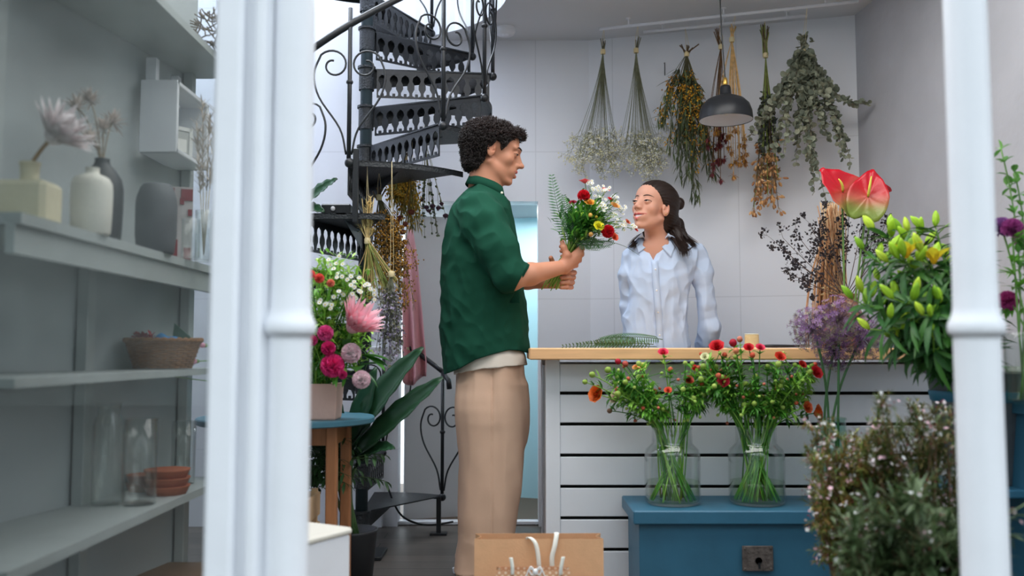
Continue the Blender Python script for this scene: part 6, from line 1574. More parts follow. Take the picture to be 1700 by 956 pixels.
# ---------------- the man
man = thing('person', 'young man with curly dark hair in green shirt and beige trousers, holding the bouquet', 'person', (-.08, 3.55, 0))
SKM = C(186, 130, 104, 1.2); LIPM = C(176, 80, 76, 1.3)
hs = 1.06; thp = math.radians(12); yw = math.radians(5)
fx = np.array((math.cos(thp) * math.cos(yw), math.cos(thp) * math.sin(yw), -math.sin(thp))); ly = np.array((-math.sin(yw), math.cos(yw), 0)); uz = np.cross(fx, ly)
MH = np.eye(4); MH[:3, 0] = fx; MH[:3, 1] = ly; MH[:3, 2] = uz
eye = P(858.5, 256, 3.515); MH[:3, 3] = eye - MH[:3, :3] @ (np.array((.083, -.031, 0)) * hs)
xs = axis_pts([(-.33, .32, .002)]); ys = axis_pts([(3.18, 3.34, .006), (3.34, 3.66, .002), (3.66, 3.92, .007)]); zs = axis_pts([(0, 1.08, .009), (1.08, 1.34, .002), (1.34, 1.42, .005), (1.42, 1.80, .002)])
S = SDF(xs, ys, zs)
# torso and legs under the clothes
def pw(px, D): return P(px, 585, D)[0]
def pz(py, D=3.55): return P(850, py, D)[2]
def stat(rows, D=3.55, cy=3.55, shrink=0.0):
    out = []
    for (py, xl_, xr_, ry) in rows:
        a, b = P(xl_, py, D), P(xr_, py, D); out.append((a[2], (a[0] + b[0]) / 2, cy, (b[0] - a[0]) / 2 - shrink, ry - shrink))
    return out
shirt_rows = [(308, 785, 834, .075), (322, 770, 840, .105), (336, 758, 845, .155), (352, 748, 849, .195), (380, 740, 855, .212), (420, 735, 862, .212), (460, 732, 868, .208), (500, 731, 873, .205), (540, 731, 877, .205), (580, 733, 879, .205), (630, 736, 881, .205)]
S.loft(stat([(r[0] + 6, r[1] + 12, r[2] - 12, r[3] - .03) for r in shirt_rows[:-1]] + [(640, 770, 862, .12)]), k=.02)
for cy_ in (3.46, 3.65):
    S.chain([P(812, 610, cy_), P(814, 760, cy_), P(806, 925, cy_)], [.060, .055, .040], .03)
    S.ell(P(830, 944, cy_), (.11, .04, .035), .03)
head(S, MH, False, hs)
nb = wpt(MH, np.array((-.030, 0, -.055)) * hs); nt_ = P(801, 328, 3.55)
S.cap(nb, nt_, .054, .060, .02); S.cap(wpt(MH, np.array((.0, 0, -.075)) * hs), P(812, 326, 3.55), .040, .050, .025);
# right arm (near the camera)
shR, elR, wrR = P(796, 348, 3.37), P(848, 462, 3.29), P(936, 443, 3.415)
S.chain([shR, elR], [.056, .046], .02); S.chain([elR, elR * .65 + wrR * .35, wrR], [.040, .0405, .0255], .02)
gripc = P(941, 424, 3.455)                                      # stems pass here
idxk, pink, thb, tht = P(965, 412, 3.425), P(955, 440, 3.435), P(941, 424, 3.405), P(933, 401, 3.425)
midk = P(964.5, 421, 3.422); rngk = P(960.5, 431, 3.426)
for kn, r in ((idxk, .0125), (midk, .0125), (rngk, .0120), (pink, .0110)): S.cap(wrR, kn, .0205, r, .012)
S.cap(wrR, thb + (0, 0, 0), .020, .0155, .012); S.chain([thb, P(936, 411, 3.404), tht], [.0145, .0115, .0085], .008)
def finger(pts, rs, k=.0035): S.chain([np.asarray(p_) for p_ in pts], rs, k)
for kn, dy, ln, r in ((idxk, 0, 1.0, .0098), (midk, 8, 1.07, .0098), (rngk, 17, 1.0, .0092), (pink, 25, .85, .0082)):
    p1 = kn + np.array([.006, .040 * ln, .001]); p2 = P(948, 410 + dy, 3.492) ; p3 = P(931 + dy * .12, 409 + dy * .95, 3.470)
    finger([kn, p1, p2, p3], [r * 1.15, r, r * .92, r * .78])
# left arm (far side) and hand below the first
shL, elL, wrL = P(800, 350, 3.73), P(846, 462, 3.80), P(934, 468, 3.575)
S.chain([shL, elL], [.056, .045], .02); S.chain([elL, elL * .65 + wrL * .35, wrL], [.040, .039, .026], .02)
for i, (py, r, ln) in enumerate(((452, .0095, 1), (460, .0098, 1), (468.5, .0094, 1), (476.5, .0082, .92))):
    kn = P(950 - i * 1.2, py, 3.535); S.cap(wrL, kn, .021, r * 1.25, .012)
    finger([kn, P(953.5 - i * 1.6, py + .5, 3.492), P(946 - i * 1.5, py + .5, 3.445), P(932.5 - i * .3, py + 1, 3.432)], [r * 1.12, r, r * .95, r * .8])
S.cap(wrL, P(926, 452, 3.53), .021, .016, .012); S.chain([P(926, 452, 3.53), P(919, 440, 3.50), P(914.5, 428, 3.478)], [.015, .012, .0088], .008)
V, Fq = S.mesh(); bvM = bvh_of(V, Fq); col = paint_head(V, MH, hs, SKM, LIPM, False)
# warmer knuckles and fingertips are skin colour variation
hd_ = np.clip(1 - np.linalg.norm(V - gripc, axis=1) / .10, 0, 1)[:, None] * .5; col = col * (1 - hd_) + np.array(SKM) * np.array((1.02, .80, .78)) * hd_
sdf_obj('body', V, Fq, skin, man, col); del S
face_parts(man, MH, hs, False, C(30, 24, 22, 1.0), (.84, 0, -.40), bvM)
# hair: curls over a cap
def hl_man(x): return np.interp(x, [-.2, -.055, -.035, -.022, -.004, .012, .022, .034, .048, .066, .085, .12], [-.098, -.098, -.060, -.010, .024, .020, -.006, .012, .036, .056, .062, .062])
Hs = SDF(axis_pts([(-.30, .08, .003)]), axis_pts([(3.40, 3.70, .003)]), axis_pts([(1.50, 1.82, .003)]))
Hs.ell(np.array((-.022, 0, .024)) * hs, np.array((.108, .086, .084)) * hs, .01, M=MH); Hs.ell(np.array((-.052, 0, -.035)) * hs, np.array((.056, .066, .070)) * hs, .02, M=MH); Hs.ell(np.array((.046, 0, .062)) * hs, np.array((.054, .064, .026)) * hs, .02, M=MH)
custom(Hs, MH, (0, 0, 0), .26, lambda x, y, z: (hl_man(x / hs) - z / hs) * hs * .8, 0, 'i')
Hs.near(lambda x, y, z: .004 * wnoise(x, y, z, 160), .02); V, Fq = Hs.mesh()
HK = C(32, 26, 25, 1.0)
hair = sdf_obj('hair', V, Fq, hairm, man, np.tile(np.array(HK), (len(V), 1))); 
cu = MB(); L = to_local(MH, V) / hs; ctr = np.array((-.018, 0, .01)); rs = np.random.RandomState(3); sel = rs.permutation(len(V))[:9500]
for i in sel:
    if L[i, 2] < hl_man(L[i, 0]) + .001: continue
    nrm = unit((L[i] - ctr) * (1, 1.2, 1)); p0 = V[i]; nw = wdir(MH, nrm); sd_, u_, d_ = frame_from(unit(nw + rs.normal(size=3) * .4)); R0 = rs.uniform(.0028, .0060)
    edge = min(1, .35 + max(0, L[i, 2] - hl_man(L[i, 0])) / .03); ln = rs.uniform(.009, .024) * edge; tn = rs.uniform(.8, 1.6); a0 = rs.uniform(0, 6.28)
    if L[i, 0] > .055: ln *= 1.25
    tt = np.linspace(0, 1, 8); pts = [p0 - nw * .002 + d_ * ln * q + (sd_ * math.cos(a0 + tn * 6.28 * q) + u_ * math.sin(a0 + tn * 6.28 * q)) * R0 * (.5 + .5 * q) * edge for q in tt]
    warm = 1 + .9 * rs.random() * (L[i, 2] > .04); cu.tube(pts, [.0011, .0015, .0008], 4, np.array(HK) * np.array((warm, .5 + .5 * warm * .9, .5 + .5 * warm * .8)))
cu.build('curls', hairm, hair)
# shirt
green = mat('green_linen', C(26, 72, 56, 1.05), .95, bump=.10, bscale=500, var=.05, vscale=20, spec=.15)
xs = axis_pts([(-.32, .12, .003)]); ys = axis_pts([(3.18, 3.90, .004)]); zs = axis_pts([(.76, 1.60, .003)])
S = SDF(xs, ys, zs)
hemx = np.array([P(x, 590, 3.40)[0] for x in (730, 742, 765, 790, 818, 845, 862, 885)]); hemz = np.array([P(850, y, 3.40)[2] for y in (624, 620, 611, 597, 588, 581, 582, 588)])
S.loft(stat(shirt_rows), k=.0, p=2.25)
S.chain([P(793, 346, 3.365), P(806, 372, 3.335), P(826, 412, 3.305), P(845, 455, 3.285)], [.066, .070, .068, .062], .045)
S.cap(P(845, 458, 3.285), P(872, 461, 3.325), .062, .055, .02)
S.chain([P(797, 348, 3.73), P(822, 405, 3.78), P(846, 456, 3.79)], [.070, .072, .064], .03); S.cap(P(846, 458, 3.79), P(872, 464, 3.74), .060, .052, .02)
# armhole groove and folds
S.near(lambda x, y, z: .0085 * np.abs(wnoise(x * .9 + z * .25, y, z * .36 - x * .2, 34)) * np.clip((1.50 - z) * 4, .15, 1) + .005 * np.abs(wnoise(x + z * .8, y + 3, z * .5 - x * .8, 48)) + .0012 * wnoise(x, y, z, 90) - .005, .03)
def hemcut(F, X, Y, Z): return np.maximum(F, np.interp(S.x, hemx, hemz)[:, None, None] + .012 * (np.abs(Y - 3.55) / .2) ** 2 * 0 - Z)
S.field(hemcut)
# cuff plane
a, b = P(879, 437, 3.33), P(853, 486, 3.33); e = unit(b - a); nrm = np.array([-e[2], 0, e[0]]); nrm = nrm if nrm[0] > 0 else -nrm
for yy, sg in ((3.30, 1), (3.77, 1)):
    sl = (slice(None), slice(0, int(np.searchsorted(ys, 3.42))) if yy < 3.5 else slice(int(np.searchsorted(ys, 3.66)), None), slice(None)); X, Y, Z = S.pts(sl)
    pl = (X - a[0]) * nrm[0] + (Z - a[2]) * nrm[2]; reg_ = (Z > P(850, 500, 3.3)[2]) & (Z < P(850, 425, 3.3)[2]) & (X > P(835, 450, 3.3)[0])
    S.F[sl] = np.where(reg_, np.maximum(S.F[sl], pl), S.F[sl])
# hollow cuffs and neck opening
S.cap(P(858, 462, 3.30), P(885, 456, 3.335), .043, .043, .0, 's'); S.cap(P(866, 464, 3.77), P(892, 466, 3.74), .040, .040, 0, 's')
S.cap(P(806, 318, 3.55), P(818, 270, 3.55), .058, .062, .006, 's')
S.field(lambda F, X, Y, Z: np.maximum(F, (Z - P(850, 312, 3.55)[2]) - .5 * (P(800, 312, 3.55)[0] - X)))
V, Fq = S.mesh(); shirt = sdf_obj('shirt', V, Fq, green, man); del S
# collar: a folded band around the neck with points at the front
def band(mb, ring_lo, ring_hi, th_, col=(1, 1, 1)):
    n = len(ring_lo); c = np.mean(ring_lo, 0); V = []
    for a_, b_ in zip(ring_lo, ring_hi):
        o = unit((a_ - c) * (1, 1, 0)) * th_; V += [a_, b_, b_ + o, a_ + o]
    mb.add(V, [(4 * i + j, 4 * i + (j + 1) % 4, 4 * (i + 1) + (j + 1) % 4, 4 * (i + 1) + j) for i in range(n - 1) for j in range(4)] + [(0, 1, 2, 3), (4 * n - 1, 4 * n - 2, 4 * n - 3, 4 * n - 4)], col)
m = MB(); lo, hi, out = [], [], []
for a in np.linspace(-2.75, 2.75, 50):                       # a = 0 at the nape, open at the throat
    f = abs(a) / 2.75; dx = -math.cos(a); dy = math.sin(a)
    top = P(809 + f * 0, 302, 3.55); topz = np.interp(f, [0, .4, .75, 1], [pz(291), pz(297), pz(306), pz(313)]); x = P(808, 300, 3.55)[0] + .066 * dx + .012 * f * 0; y = 3.55 + .067 * dy
    botz = topz - np.interp(f, [0, .6, .9, 1], [.034, .038, .050, .052]); r2 = np.interp(f, [0, .5, 1], [.016, .018, .012])
    hi.append(np.array([x, y, topz])); lo.append(np.array([x + dx * r2, y + dy * r2, botz]))
band(m, lo, hi, .004); 
m.build('collar', green, shirt)
m = MB()
for (x, y) in ((833, 320), (838, 346), (849, 378)): m.lathe([(0, .0), (.0052, .0), (.0052, .002), (0, .0025)], P(x, y, 3.475 if y < 330 else 3.50), 12, col=C(214, 208, 190), axis=(.5, -1, 0))
m.build('buttons', M['vc'], shirt)
m = MB(); cuffc = P(866, 461.5, 3.322); d = unit(nrm); sd_ = np.array([0, 1.0, 0]); u_ = unit(np.cross(d, sd_)); ring = []
for i in range(41):
    a2 = 2 * pi * i / 40; ring.append(cuffc + sd_ * .056 * math.cos(a2) + u_ * .0555 * math.sin(a2))
for off, rr in ((-.012, 1.03), ): 
    Vv = []
    for q in ring: o = unit(q - cuffc); Vv += [q - d * .034 + o * .003, q + d * .004 + o * .004, q + d * .006 - o * .002, q - d * .0 - o * .006]
    m.add(Vv, [(4 * i + j, 4 * i + (j + 1) % 4, 4 * (i + 1) + (j + 1) % 4, 4 * (i + 1) + j) for i in range(40) for j in range(4)])
m.build('cuff', green, shirt)
# undershirt
S = SDF(axis_pts([(-.26, .12, .004)]), axis_pts([(3.30, 3.80, .004)]), axis_pts([(.76, .96, .003)]))
S.loft(stat([(572, 766, 862, .165), (588, 758, 873, .183), (615, 754, 878, .188), (630, 755, 878, .187)]), k=0)
tx = np.array([P(x, 590, 3.42)[0] for x in (745, 760, 800, 840, 880)]); tz_ = np.array([P(850, y, 3.42)[2] for y in (624, 620, 612, 608, 607)])
S.field(lambda F, X, Y, Z: np.maximum(F, np.interp(S.x, tx, tz_)[:, None, None] - Z)); S.near(lambda x, y, z: .003 * wnoise(x, y, z * .4, 60), .02)
V, Fq = S.mesh(); sdf_obj('undershirt', V, Fq, mat('cream_cotton', C(214, 204, 192, 1.25), .85, bump=.1, bscale=400), man)
# trousers
beige = mat('beige_cotton', C(190, 158, 136, 1.25), .85, bump=.12, bscale=500, var=.04, vscale=12)
S = SDF(axis_pts([(-.29, .10, .004)]), axis_pts([(3.30, 3.80, .004)]), axis_pts([(0.006, .92, .004)]))
def leg_rows(o=0): return [(585, 760, 871, .172), (620, 757, 874, .182), (660, 756, 875, .196), (700, 759, 874, .185), (730, 764, 870, .14)]
S.loft(stat(leg_rows(), 3.50, 3.553), k=0, p=2.3)
for cy_, o in ((3.462, 0), (3.645, 1)):
    rows = [(640, 766, 866, .06), (680, 759, 874, .100), (720, 760, 874, .112), (770, 763, 870, .115), (820, 761, 864, .117), (860, 758, 859, .118), (890, 758, 854, .118), (915, 754, 849, .118), (935, 750, 846, .118), (947 + o * -6, 747, 843, .12)]
    S.loft(stat(rows, 3.46 if not o else 3.50, cy_), k=.05, p=2.3)
S.near(lambda x, y, z: .0085 * np.abs(wnoise(x * 1.5 + z * .12, y, z * .16, 27)) - .003 + np.clip((.26 - z) * 5, 0, 1) * .008 * np.abs(wnoise(x * .5, y, z * 1.5, 30)) + .0012 * wnoise(x, y, z * .4, 90), .03)
# seam down the outer side
S.near(lambda x, y, z: np.where(y < 3.40, .004 * np.exp(-((x - (P(818, 700, 3.46)[0] - .00)) / .003) ** 2), 0), .02)
V, Fq = S.mesh(); sdf_obj('trousers', V, Fq, beige, man); del S
for cy_ in (3.455, 3.645):
    S = SDF(axis_pts([(-.27, .14, .004)]), axis_pts([(cy_ - .07, cy_ + .07, .004)]), axis_pts([(0.0, .13, .003)]))
    x0 = P(762, 940, cy_)[0]; S.ell((x0 + .05, cy_, .045), (.062, .042, .045), .0); S.ell((x0 + .17, cy_, .032), (.105, .048, .034), .03); S.field(lambda F, X, Y, Z: np.maximum(F, .016 - Z))
    V, Fq = S.mesh(); sh_ = sdf_obj('shoe', V, Fq, mat('tan_suede', C(186, 158, 130, 1.2), .8), man)
    m = MB(); V = []; n = 28
    for zc, g in ((.001, .0), (.02, .004)):
        for i in range(n): a = 2 * pi * i / n; V.append((x0 + .125 + (.148 + g) * math.cos(a), cy_ + (.047 + g) * math.sin(a) * (1 - .12 * math.cos(a)), zc))
    m.add(V, [tuple(range(n))[::-1], tuple(range(n, 2 * n))] + [(i, (i + 1) % n, (i + 1) % n + n, i + n) for i in range(n)]); m.build('sole', M['white_paint'], sh_, smooth=False)
    m = MB(); 
    for k in range(4): m.tube([(x0 + .12 + .022 * k, cy_ - .022, .07 - .006 * k), (x0 + .12 + .022 * k, cy_, .076 - .006 * k), (x0 + .12 + .022 * k, cy_ + .022, .07 - .006 * k)], .0028, 5, C(60, 50, 44))
    m.build('laces', M['vcm'], sh_)
# ---------------- the woman
wom = thing('person', 'smiling woman with long dark hair in a pale blue shirt, standing behind the counter', 'person', (.66, 4.0, 0))
SKW = C(200, 148, 126, 1.25); LIPW = C(184, 62, 74, 1.3); ws = 1.01
yaw_ = math.radians(45); pit = math.radians(10); rol = math.radians(-4)
f = np.array((-math.sin(yaw_) * math.cos(pit), -math.cos(yaw_) * math.cos(pit), math.sin(pit))); l = unit(np.cross((0, 0, 1), f)); u = np.cross(f, l)
l2 = l * math.cos(rol) + u * math.sin(rol); u2 = np.cross(f, l2); MW = np.eye(4); MW[:3, 0] = f; MW[:3, 1] = l2; MW[:3, 2] = u2
em = P(1063.5, 333, 3.90 - .065); MW[:3, 3] = em - MW[:3, :3] @ (np.array((.084, 0, 0)) * ws)
S = SDF(axis_pts([(.40, .50, .006), (.50, .78, .002), (.78, .96, .007)]), axis_pts([(3.78, 4.10, .0022), (4.10, 4.22, .007)]), axis_pts([(0, 1.18, .012), (1.18, 1.30, .004), (1.30, 1.66, .002)]))
head(S, MW, True, ws)
wD = 3.99
def wst(rows, cy=wD, D=3.90, shrink=0.0): return stat(rows, D, cy, shrink)
wrows = [(388, 1070, 1112, .05), (394, 1060, 1132, .062), (401, 1049, 1152, .076), (412, 1041, 1166, .090), (428, 1038, 1168, .105), (455, 1040, 1158, .118), (490, 1042, 1149, .118), (530, 1038, 1149, .115), (575, 1033, 1152, .118), (640, 1030, 1156, .12)]
S.loft(wst([(r[0] + 5, r[1] + 8, r[2] - 8, max(.03, r[3] - .02)) for r in wrows]), k=.02)
S.cap(wpt(MW, np.array((-.028, 0, -.06)) * ws), P(1091, 400, 3.97), .046, .052, .02); S.ell(P(1089, 412, 3.925), (.065, .03, .05), .03)
for cx_ in (1072, 1122): S.chain([P(cx_, 640, wD), P(cx_, 800, wD), (P(cx_, 900, wD)[0], wD, .05)], [.085, .055, .04], .03)
V, Fq = S.mesh(); bvW = bvh_of(V, Fq); sdf_obj('body', V, Fq, skin, wom, paint_head(V, MW, ws, SKW, LIPW, True)); del S
face_parts(wom, MW, ws, True, C(60, 42, 34, 1.0), (.90, -.12, .0), bvW)
m = MB()
V = []; 
for i, y in enumerate(np.linspace(-.026, .026, 15)):
    for z in (-.058, -.0745): V.append(wpt(MW, np.array((.0875 - 20 * y * y, y, z + 10 * y * y)) * ws))
m.add(V, [(2 * i, 2 * i + 1, 2 * i + 3, 2 * i + 2) for i in range(14)]); m.build('teeth', mat('teeth', C(232, 228, 222), .25), wom)
m = MB()
for s in (1,): m.ell(wpt(MW, np.array((-.001, s * .078, -.038)) * ws), .0028, C(220, 200, 150), 10, 8)
m.build('earring', mat('gold', C(210, 180, 110), .3, metal=.8), wom)
# shirt
bluec = mat('pale_blue_cotton', C(184, 200, 224, 1.2), .75, bump=.08, bscale=500, var=.03)
S = SDF(axis_pts([(.42, .96, .003)]), axis_pts([(3.80, 4.20, .004)]), axis_pts([(.78, 1.38, .003)]))
S.loft(wst(wrows), k=0, p=2.25)
for ch, rr in (([P(1053, 422, wD), P(1041, 455, wD + .0), P(1042, 505, wD + .02), P(1048, 545, wD + .06), P(1062, 580, wD + .1)], [.046, .047, .041, .038, .034]), ([P(1156, 420, wD), P(1166, 455, wD), P(1171, 505, wD - .01), P(1176, 540, wD + .0), P(1166, 572, wD + .07)], [.047, .048, .043, .043, .036])):
    S.chain(ch, rr, .012)
S.cap(P(1180, 545, wD - .01), P(1176, 566, wD + .02), .046, .040, .015)
S.near(lambda x, y, z: .0105 * np.abs(wnoise(x * .8 + np.abs(x - .65) * .5, y, z * .55 - np.abs(x - .65) * .6, 34)) + .006 * np.abs(wnoise(x, y + 2, z * .7, 66)) - .004 + .001 * wnoise(x, y, z, 100), .03)
# neck opening: V down the front
vt = P(1086, 432, 3.87)
def vcut(F, X, Y, Z):
    half = np.clip((Z - vt[2]) * .43, 0, .050); d = half - np.abs(X - (vt[0] + (Z - vt[2]) * .03)); d2 = np.minimum(d, 3.97 - Y); d2 = np.minimum(d2, Z - vt[2]); return np.maximum(F, d2)
S.field(vcut); S.cap(P(1091, 420, 3.975), P(1089, 370, 3.96), .050, .053, .004, 's')
V, Fq = S.mesh(); wsh = sdf_obj('shirt', V, Fq, bluec, wom); del S
# collar wings, placket, buttons, pocket laid on the shirt
bS = bvh_of(V, Fq)
sheet('collar', bS, ((1066, 386), (1075, 409), (1060, 420), (1053, 399)), wsh, bluec, .003, lift=.004)
sheet('collar', bS, ((1109, 387), (1099, 410), (1114, 427), (1125, 399)), wsh, bluec, .003, lift=.004)
m = MB(); V_ = []
cen = [(1087, 433), (1088.5, 460), (1091, 490), (1093, 520), (1095, 550), (1097, 580), (1098, 600)]
for i in range(31):
    y = 433 + i * 5.4; x = np.interp(y, [c_[1] for c_ in cen], [c_[0] for c_ in cen])
    for dx in (-5.5, 0, 5.5): V_.append(hit(bS, x + dx, y, .0028))
m.add(V_, [(3 * i + j, 3 * i + j + 1, 3 * i + j + 4, 3 * i + j + 3) for i in range(30) for j in range(2)]); ob = m.build('placket', bluec, wsh); ob.modifiers.new('t', 'SOLIDIFY').thickness = .003
m = MB()
for (x, y) in ((1088, 447), (1090, 482), (1092.5, 518), (1095, 556)): m.lathe([(0, .001), (.0042, .001), (.0042, .0025), (0, .003)], hit(bS, x, y, .004), 12, col=C(206, 212, 222), axis=(0, -1, 0))
m.build('buttons', M['vc'], wsh)
S = SDF(axis_pts([(.43, .90, .006)]), axis_pts([(3.84, 4.16, .006)]), axis_pts([(.02, .86, .006)]))
S.loft(wst([(600, 1038, 1156, .11), (640, 1036, 1158, .12), (700, 1040, 1155, .12)]), k=0)
for cx_ in (1068, 1126): S.loft(wst([(660, cx_ - 32, cx_ + 30, .09), (780, cx_ - 26, cx_ + 26, .08), (905, cx_ - 24, cx_ + 24, .075)]), k=.03)
V, Fq = S.mesh(); sdf_obj('trousers', V, Fq, mat('dark_denim', C(58, 62, 76, 1.0), .8), wom)
# hair cap and lengths
HW = C(44, 32, 28, 1.0)
Hs = SDF(axis_pts([(.48, .86, .0025)]), axis_pts([(3.76, 4.16, .0025)]), axis_pts([(1.34, 1.68, .0025)]))
Hs.ell(np.array((-.032, 0, .034)) * ws, np.array((.114, .084, .087)) * ws, .01, M=MW); Hs.ell(np.array((-.072, 0, -.028)) * ws, np.array((.062, .066, .082)) * ws, .03, M=MW)
def hlw(x, y, z):
    x, y, z = x / ws, y / ws, z / ws; ay = np.abs(y)
    lim = np.interp(z, [-.09, -.03, -.015, .0, .02, .04, .06, .08, .12], [-.030, -.026, -.010, .010, .030, .046, .060, .068, .085]) + .0 * ay
    lim2 = lim + np.clip(.03 - ay, -.05, .03) * .15
    return (x - lim2 + .022 * (y < -.012) * np.clip((-.012 - y) / .02, 0, 1)) * ws
custom(Hs, MW, (0, 0, 0), .26, hlw, 0, 'i')
Hs.chain([wpt(MW, np.array((-.055, .045, -.02)) * ws), P(1117, 370, 3.955), P(1125, 390, 3.935), P(1134, 408, 3.885)], [.034, .028, .019, .008], .02); Hs.chain([wpt(MW, np.array((-.075, .0, -.03)) * ws), P(1124, 372, 4.0), P(1140, 396, 3.97)], [.040, .026, .010], .02); Hs.chain([wpt(MW, np.array((-.07, -.045, -.04)) * ws), P(1076, 385, 4.05), P(1060, 400, 4.03)], [.022, .014, .007], .02)
def groove(x, y, z):
    Lc = to_local(MW, np.stack([x, y, z], 1)) / ws; a = np.arctan2(Lc[:, 1] , Lc[:, 2] + .02); return .0010 * np.sin(a * 46 + 3 * np.sin(a * 5 + Lc[:, 0] * 20)) + .0006 * np.sin(a * 113)
Hs.near(groove, .02); V, Fq = Hs.mesh(); hw_ = sdf_obj('hair', V, Fq, hairm, wom, np.tile(np.array(HW), (len(V), 1)))
def locks(nm, starts, ctrl, n, sp, r, wave=.006, parent=None, tipsp=1.5):
    m = MB(); rs = np.random.RandomState(len(nm) + n)
    for i in range(n):
        o = rs.normal(size=3) * sp; s0 = starts[rs.randint(len(starts))] + rs.normal(size=3) * .006; pts = [s0]; ph = rs.uniform(0, 1.5)
        for j, c_ in enumerate(ctrl): f_ = (j + 1) / len(ctrl); pts.append(c_ + o * (.7 + tipsp * f_ * .5) * np.array([1, .7, .5]))
        q = catmull(pts, 5); k = len(q); s_ = np.linspace(0, 1, k); q[:, 0] += wave * np.sin(s_ * 9 + ph) * s_; q[:, 1] += wave * .6 * np.cos(s_ * 8 + ph) * s_
        q = q[:max(6, int(len(q) * rs.uniform(.74, 1.0)))]; m.tube(q, [r * .8, r, r * .9, r * .15], 4, np.array(HW) * rs.uniform(.8, 1.5) * np.array([1.0, .94, .90]))
    return m.build(nm, hairm, parent)
back = [wpt(MW, np.array(p_) * ws) for p_ in ((-.06, .055, -.02), (-.085, .03, -.02), (-.05, .062, -.045), (-.07, .045, .01), (-.095, .01, -.03), (-.035, .066, -.03))]
locks('hair_length', back, [P(1116, 372, 3.95), P(1122, 392, 3.93), P(1132, 410, 3.872), P(1139, 428, 3.850)], 420, .0075, .0012, .007, hw_)
locks('hair_length', back, [P(1122, 370, 3.99), P(1134, 390, 3.99), P(1146, 402, 3.96), P(1155, 411, 3.91)], 240, .0070, .0012, .005, hw_)
locks('hair_length', back, [P(1112, 380, 3.93), P(1124, 405, 3.88), P(1136, 417, 3.855), P(1157, 404, 3.87)], 40, .0025, .0010, .003, hw_)
backR = [wpt(MW, np.array(p_) * ws) for p_ in ((-.075, -.045, -.04), (-.06, -.06, -.03), (-.09, -.02, -.05))]
locks('hair_length', backR, [P(1075, 384, 4.05), P(1063, 394, 4.0), P(1052, 404, 3.94), P(1044, 414, 3.885)], 240, .0060, .0012, .004, hw_)
m = MB(); bc2 = P(1128.5, 338, 4.0); m.ell(bc2, (.020, .018, .028), HW, 12, 9)
for i in range(26):
    a = i * .5; m.tube([bc2 + np.array([.017 * math.cos(a + q), .015 * math.sin(a * 1.3 + q * 1.2), .023 * math.sin(q * .9 + a)]) for q in np.linspace(0, 3, 9)], .0030, 5, np.array(HW) * (1.0 + .4 * (i % 3)) * np.array([1.1, .9, .85]))
m.build('hair_bun', hairm, hw_)
# ---------------- the hand-tied bouquet
bq = thing('bouquet', 'hand-tied bouquet of ranunculus, daisies and fern held out by the man', 'bouquet', P(942, 424, 3.455))
g0 = P(942, 424, 3.452); axd = unit(P(975, 360, 3.45) - P(930, 447, 3.46))
m = MB()
for i in range(34):
    o = RN.normal(size=3) * .0062; o -= axd * np.dot(o, axd); b = P(918 + R_.gauss(0, 6), 474 + R_.gauss(0, 5), 3.46) + o * 1.5; tp = P(960 + R_.gauss(0, 12), 385 + R_.gauss(0, 8), 3.45 + R_.gauss(0, .02)); m.tube(np.vstack([bez(b, (b + g0) / 2 + o, g0 + o, 4)[:-1], bez(g0 + o, (g0 + tp) / 2 + o, tp, 4)]), R_.uniform(.0016, .0028), 6, vary(R_.choice((C(130, 160, 70), C(104, 140, 60), C(150, 176, 90))), .15))
m.build('stems', M['stem'], bq)
BC = P(982, 358, 3.45)
m = MB(); GRB = (C(60, 116, 44), C(84, 142, 52), C(110, 156, 66), C(44, 92, 40))
for i in range(1100):
    q = BC + np.array([R_.gauss(0, .040), R_.gauss(0, .040), R_.gauss(-.004, .030)]); q += -axd * max(0, R_.gauss(.015, .02)) - np.array([.010, 0, .006]); d = unit(unit(q - g0) + RN.normal(size=3) * .4); m.leaf(q, d, R_.uniform(.018, .042), R_.uniform(.008, .014), col=vary(R_.choice(GRB), .2), n=3, bend=R_.uniform(0, .5))
for i in range(420):
    q = P(961 + R_.gauss(0, 11), 380 + R_.gauss(0, 13), 3.43 + R_.gauss(0, .025)); d = unit(unit(q - g0) + RN.normal(size=3) * .45); m.leaf(q, d, R_.uniform(.02, .040), R_.uniform(.008, .014), col=vary(GRB[3 if i % 2 else 0], .2), n=3, bend=R_.uniform(0, .5))
m.build('foliage', M['leaf'], bq)
def bflower(px, py, dD, col, R, nm='ranunculus_head', face=(0, -.6, .5), ruf=0):
    tip = P(px, py, 3.45 + dD); m = MB(); m.tube(bez(BC - axd * .06, (BC + tip) / 2, tip, 5), .0015, 5, C(100, 140, 60), cap=False); d = unit(unit(tip - (BC - axd * .08)) * .7 + np.array(face)); pom(m, tip, d, R * 1.0, col) if ruf else rosette(m, tip, d, R * 1.2, col, 5, 7, .8, ruffle=ruf, inner=np.array(col) * .8); m.build(nm, M['petal'], bq)
RED_, CR_ = C(186, 24, 40), C(130, 14, 40)
for a in ((971, 301, .0, C(222, 84, 90), .019, 'ranunculus_head', (0, -.1, .8)), (969, 325, -.05, RED_, .023, 'carnation_head', (0, -.6, .4), 1), (951, 336, -.04, CR_, .012), (979, 336, -.06, C(240, 150, 60), .017), (1006, 315, .0, C(226, 84, 60), .013), (1013, 330, -.03, C(200, 50, 60), .009), (1021, 341, -.03, C(238, 160, 96), .016),
          (994, 375, -.09, C(240, 200, 40), .017), (1009, 384, -.08, RED_, .024, 'carnation_head', (.2, -.9, 0), 1.3), (1020, 393, -.06, C(222, 90, 56), .014), (1042, 368, -.02, C(196, 110, 80), .010), (1056, 381, .0, C(206, 70, 60), .008)): bflower(*a)
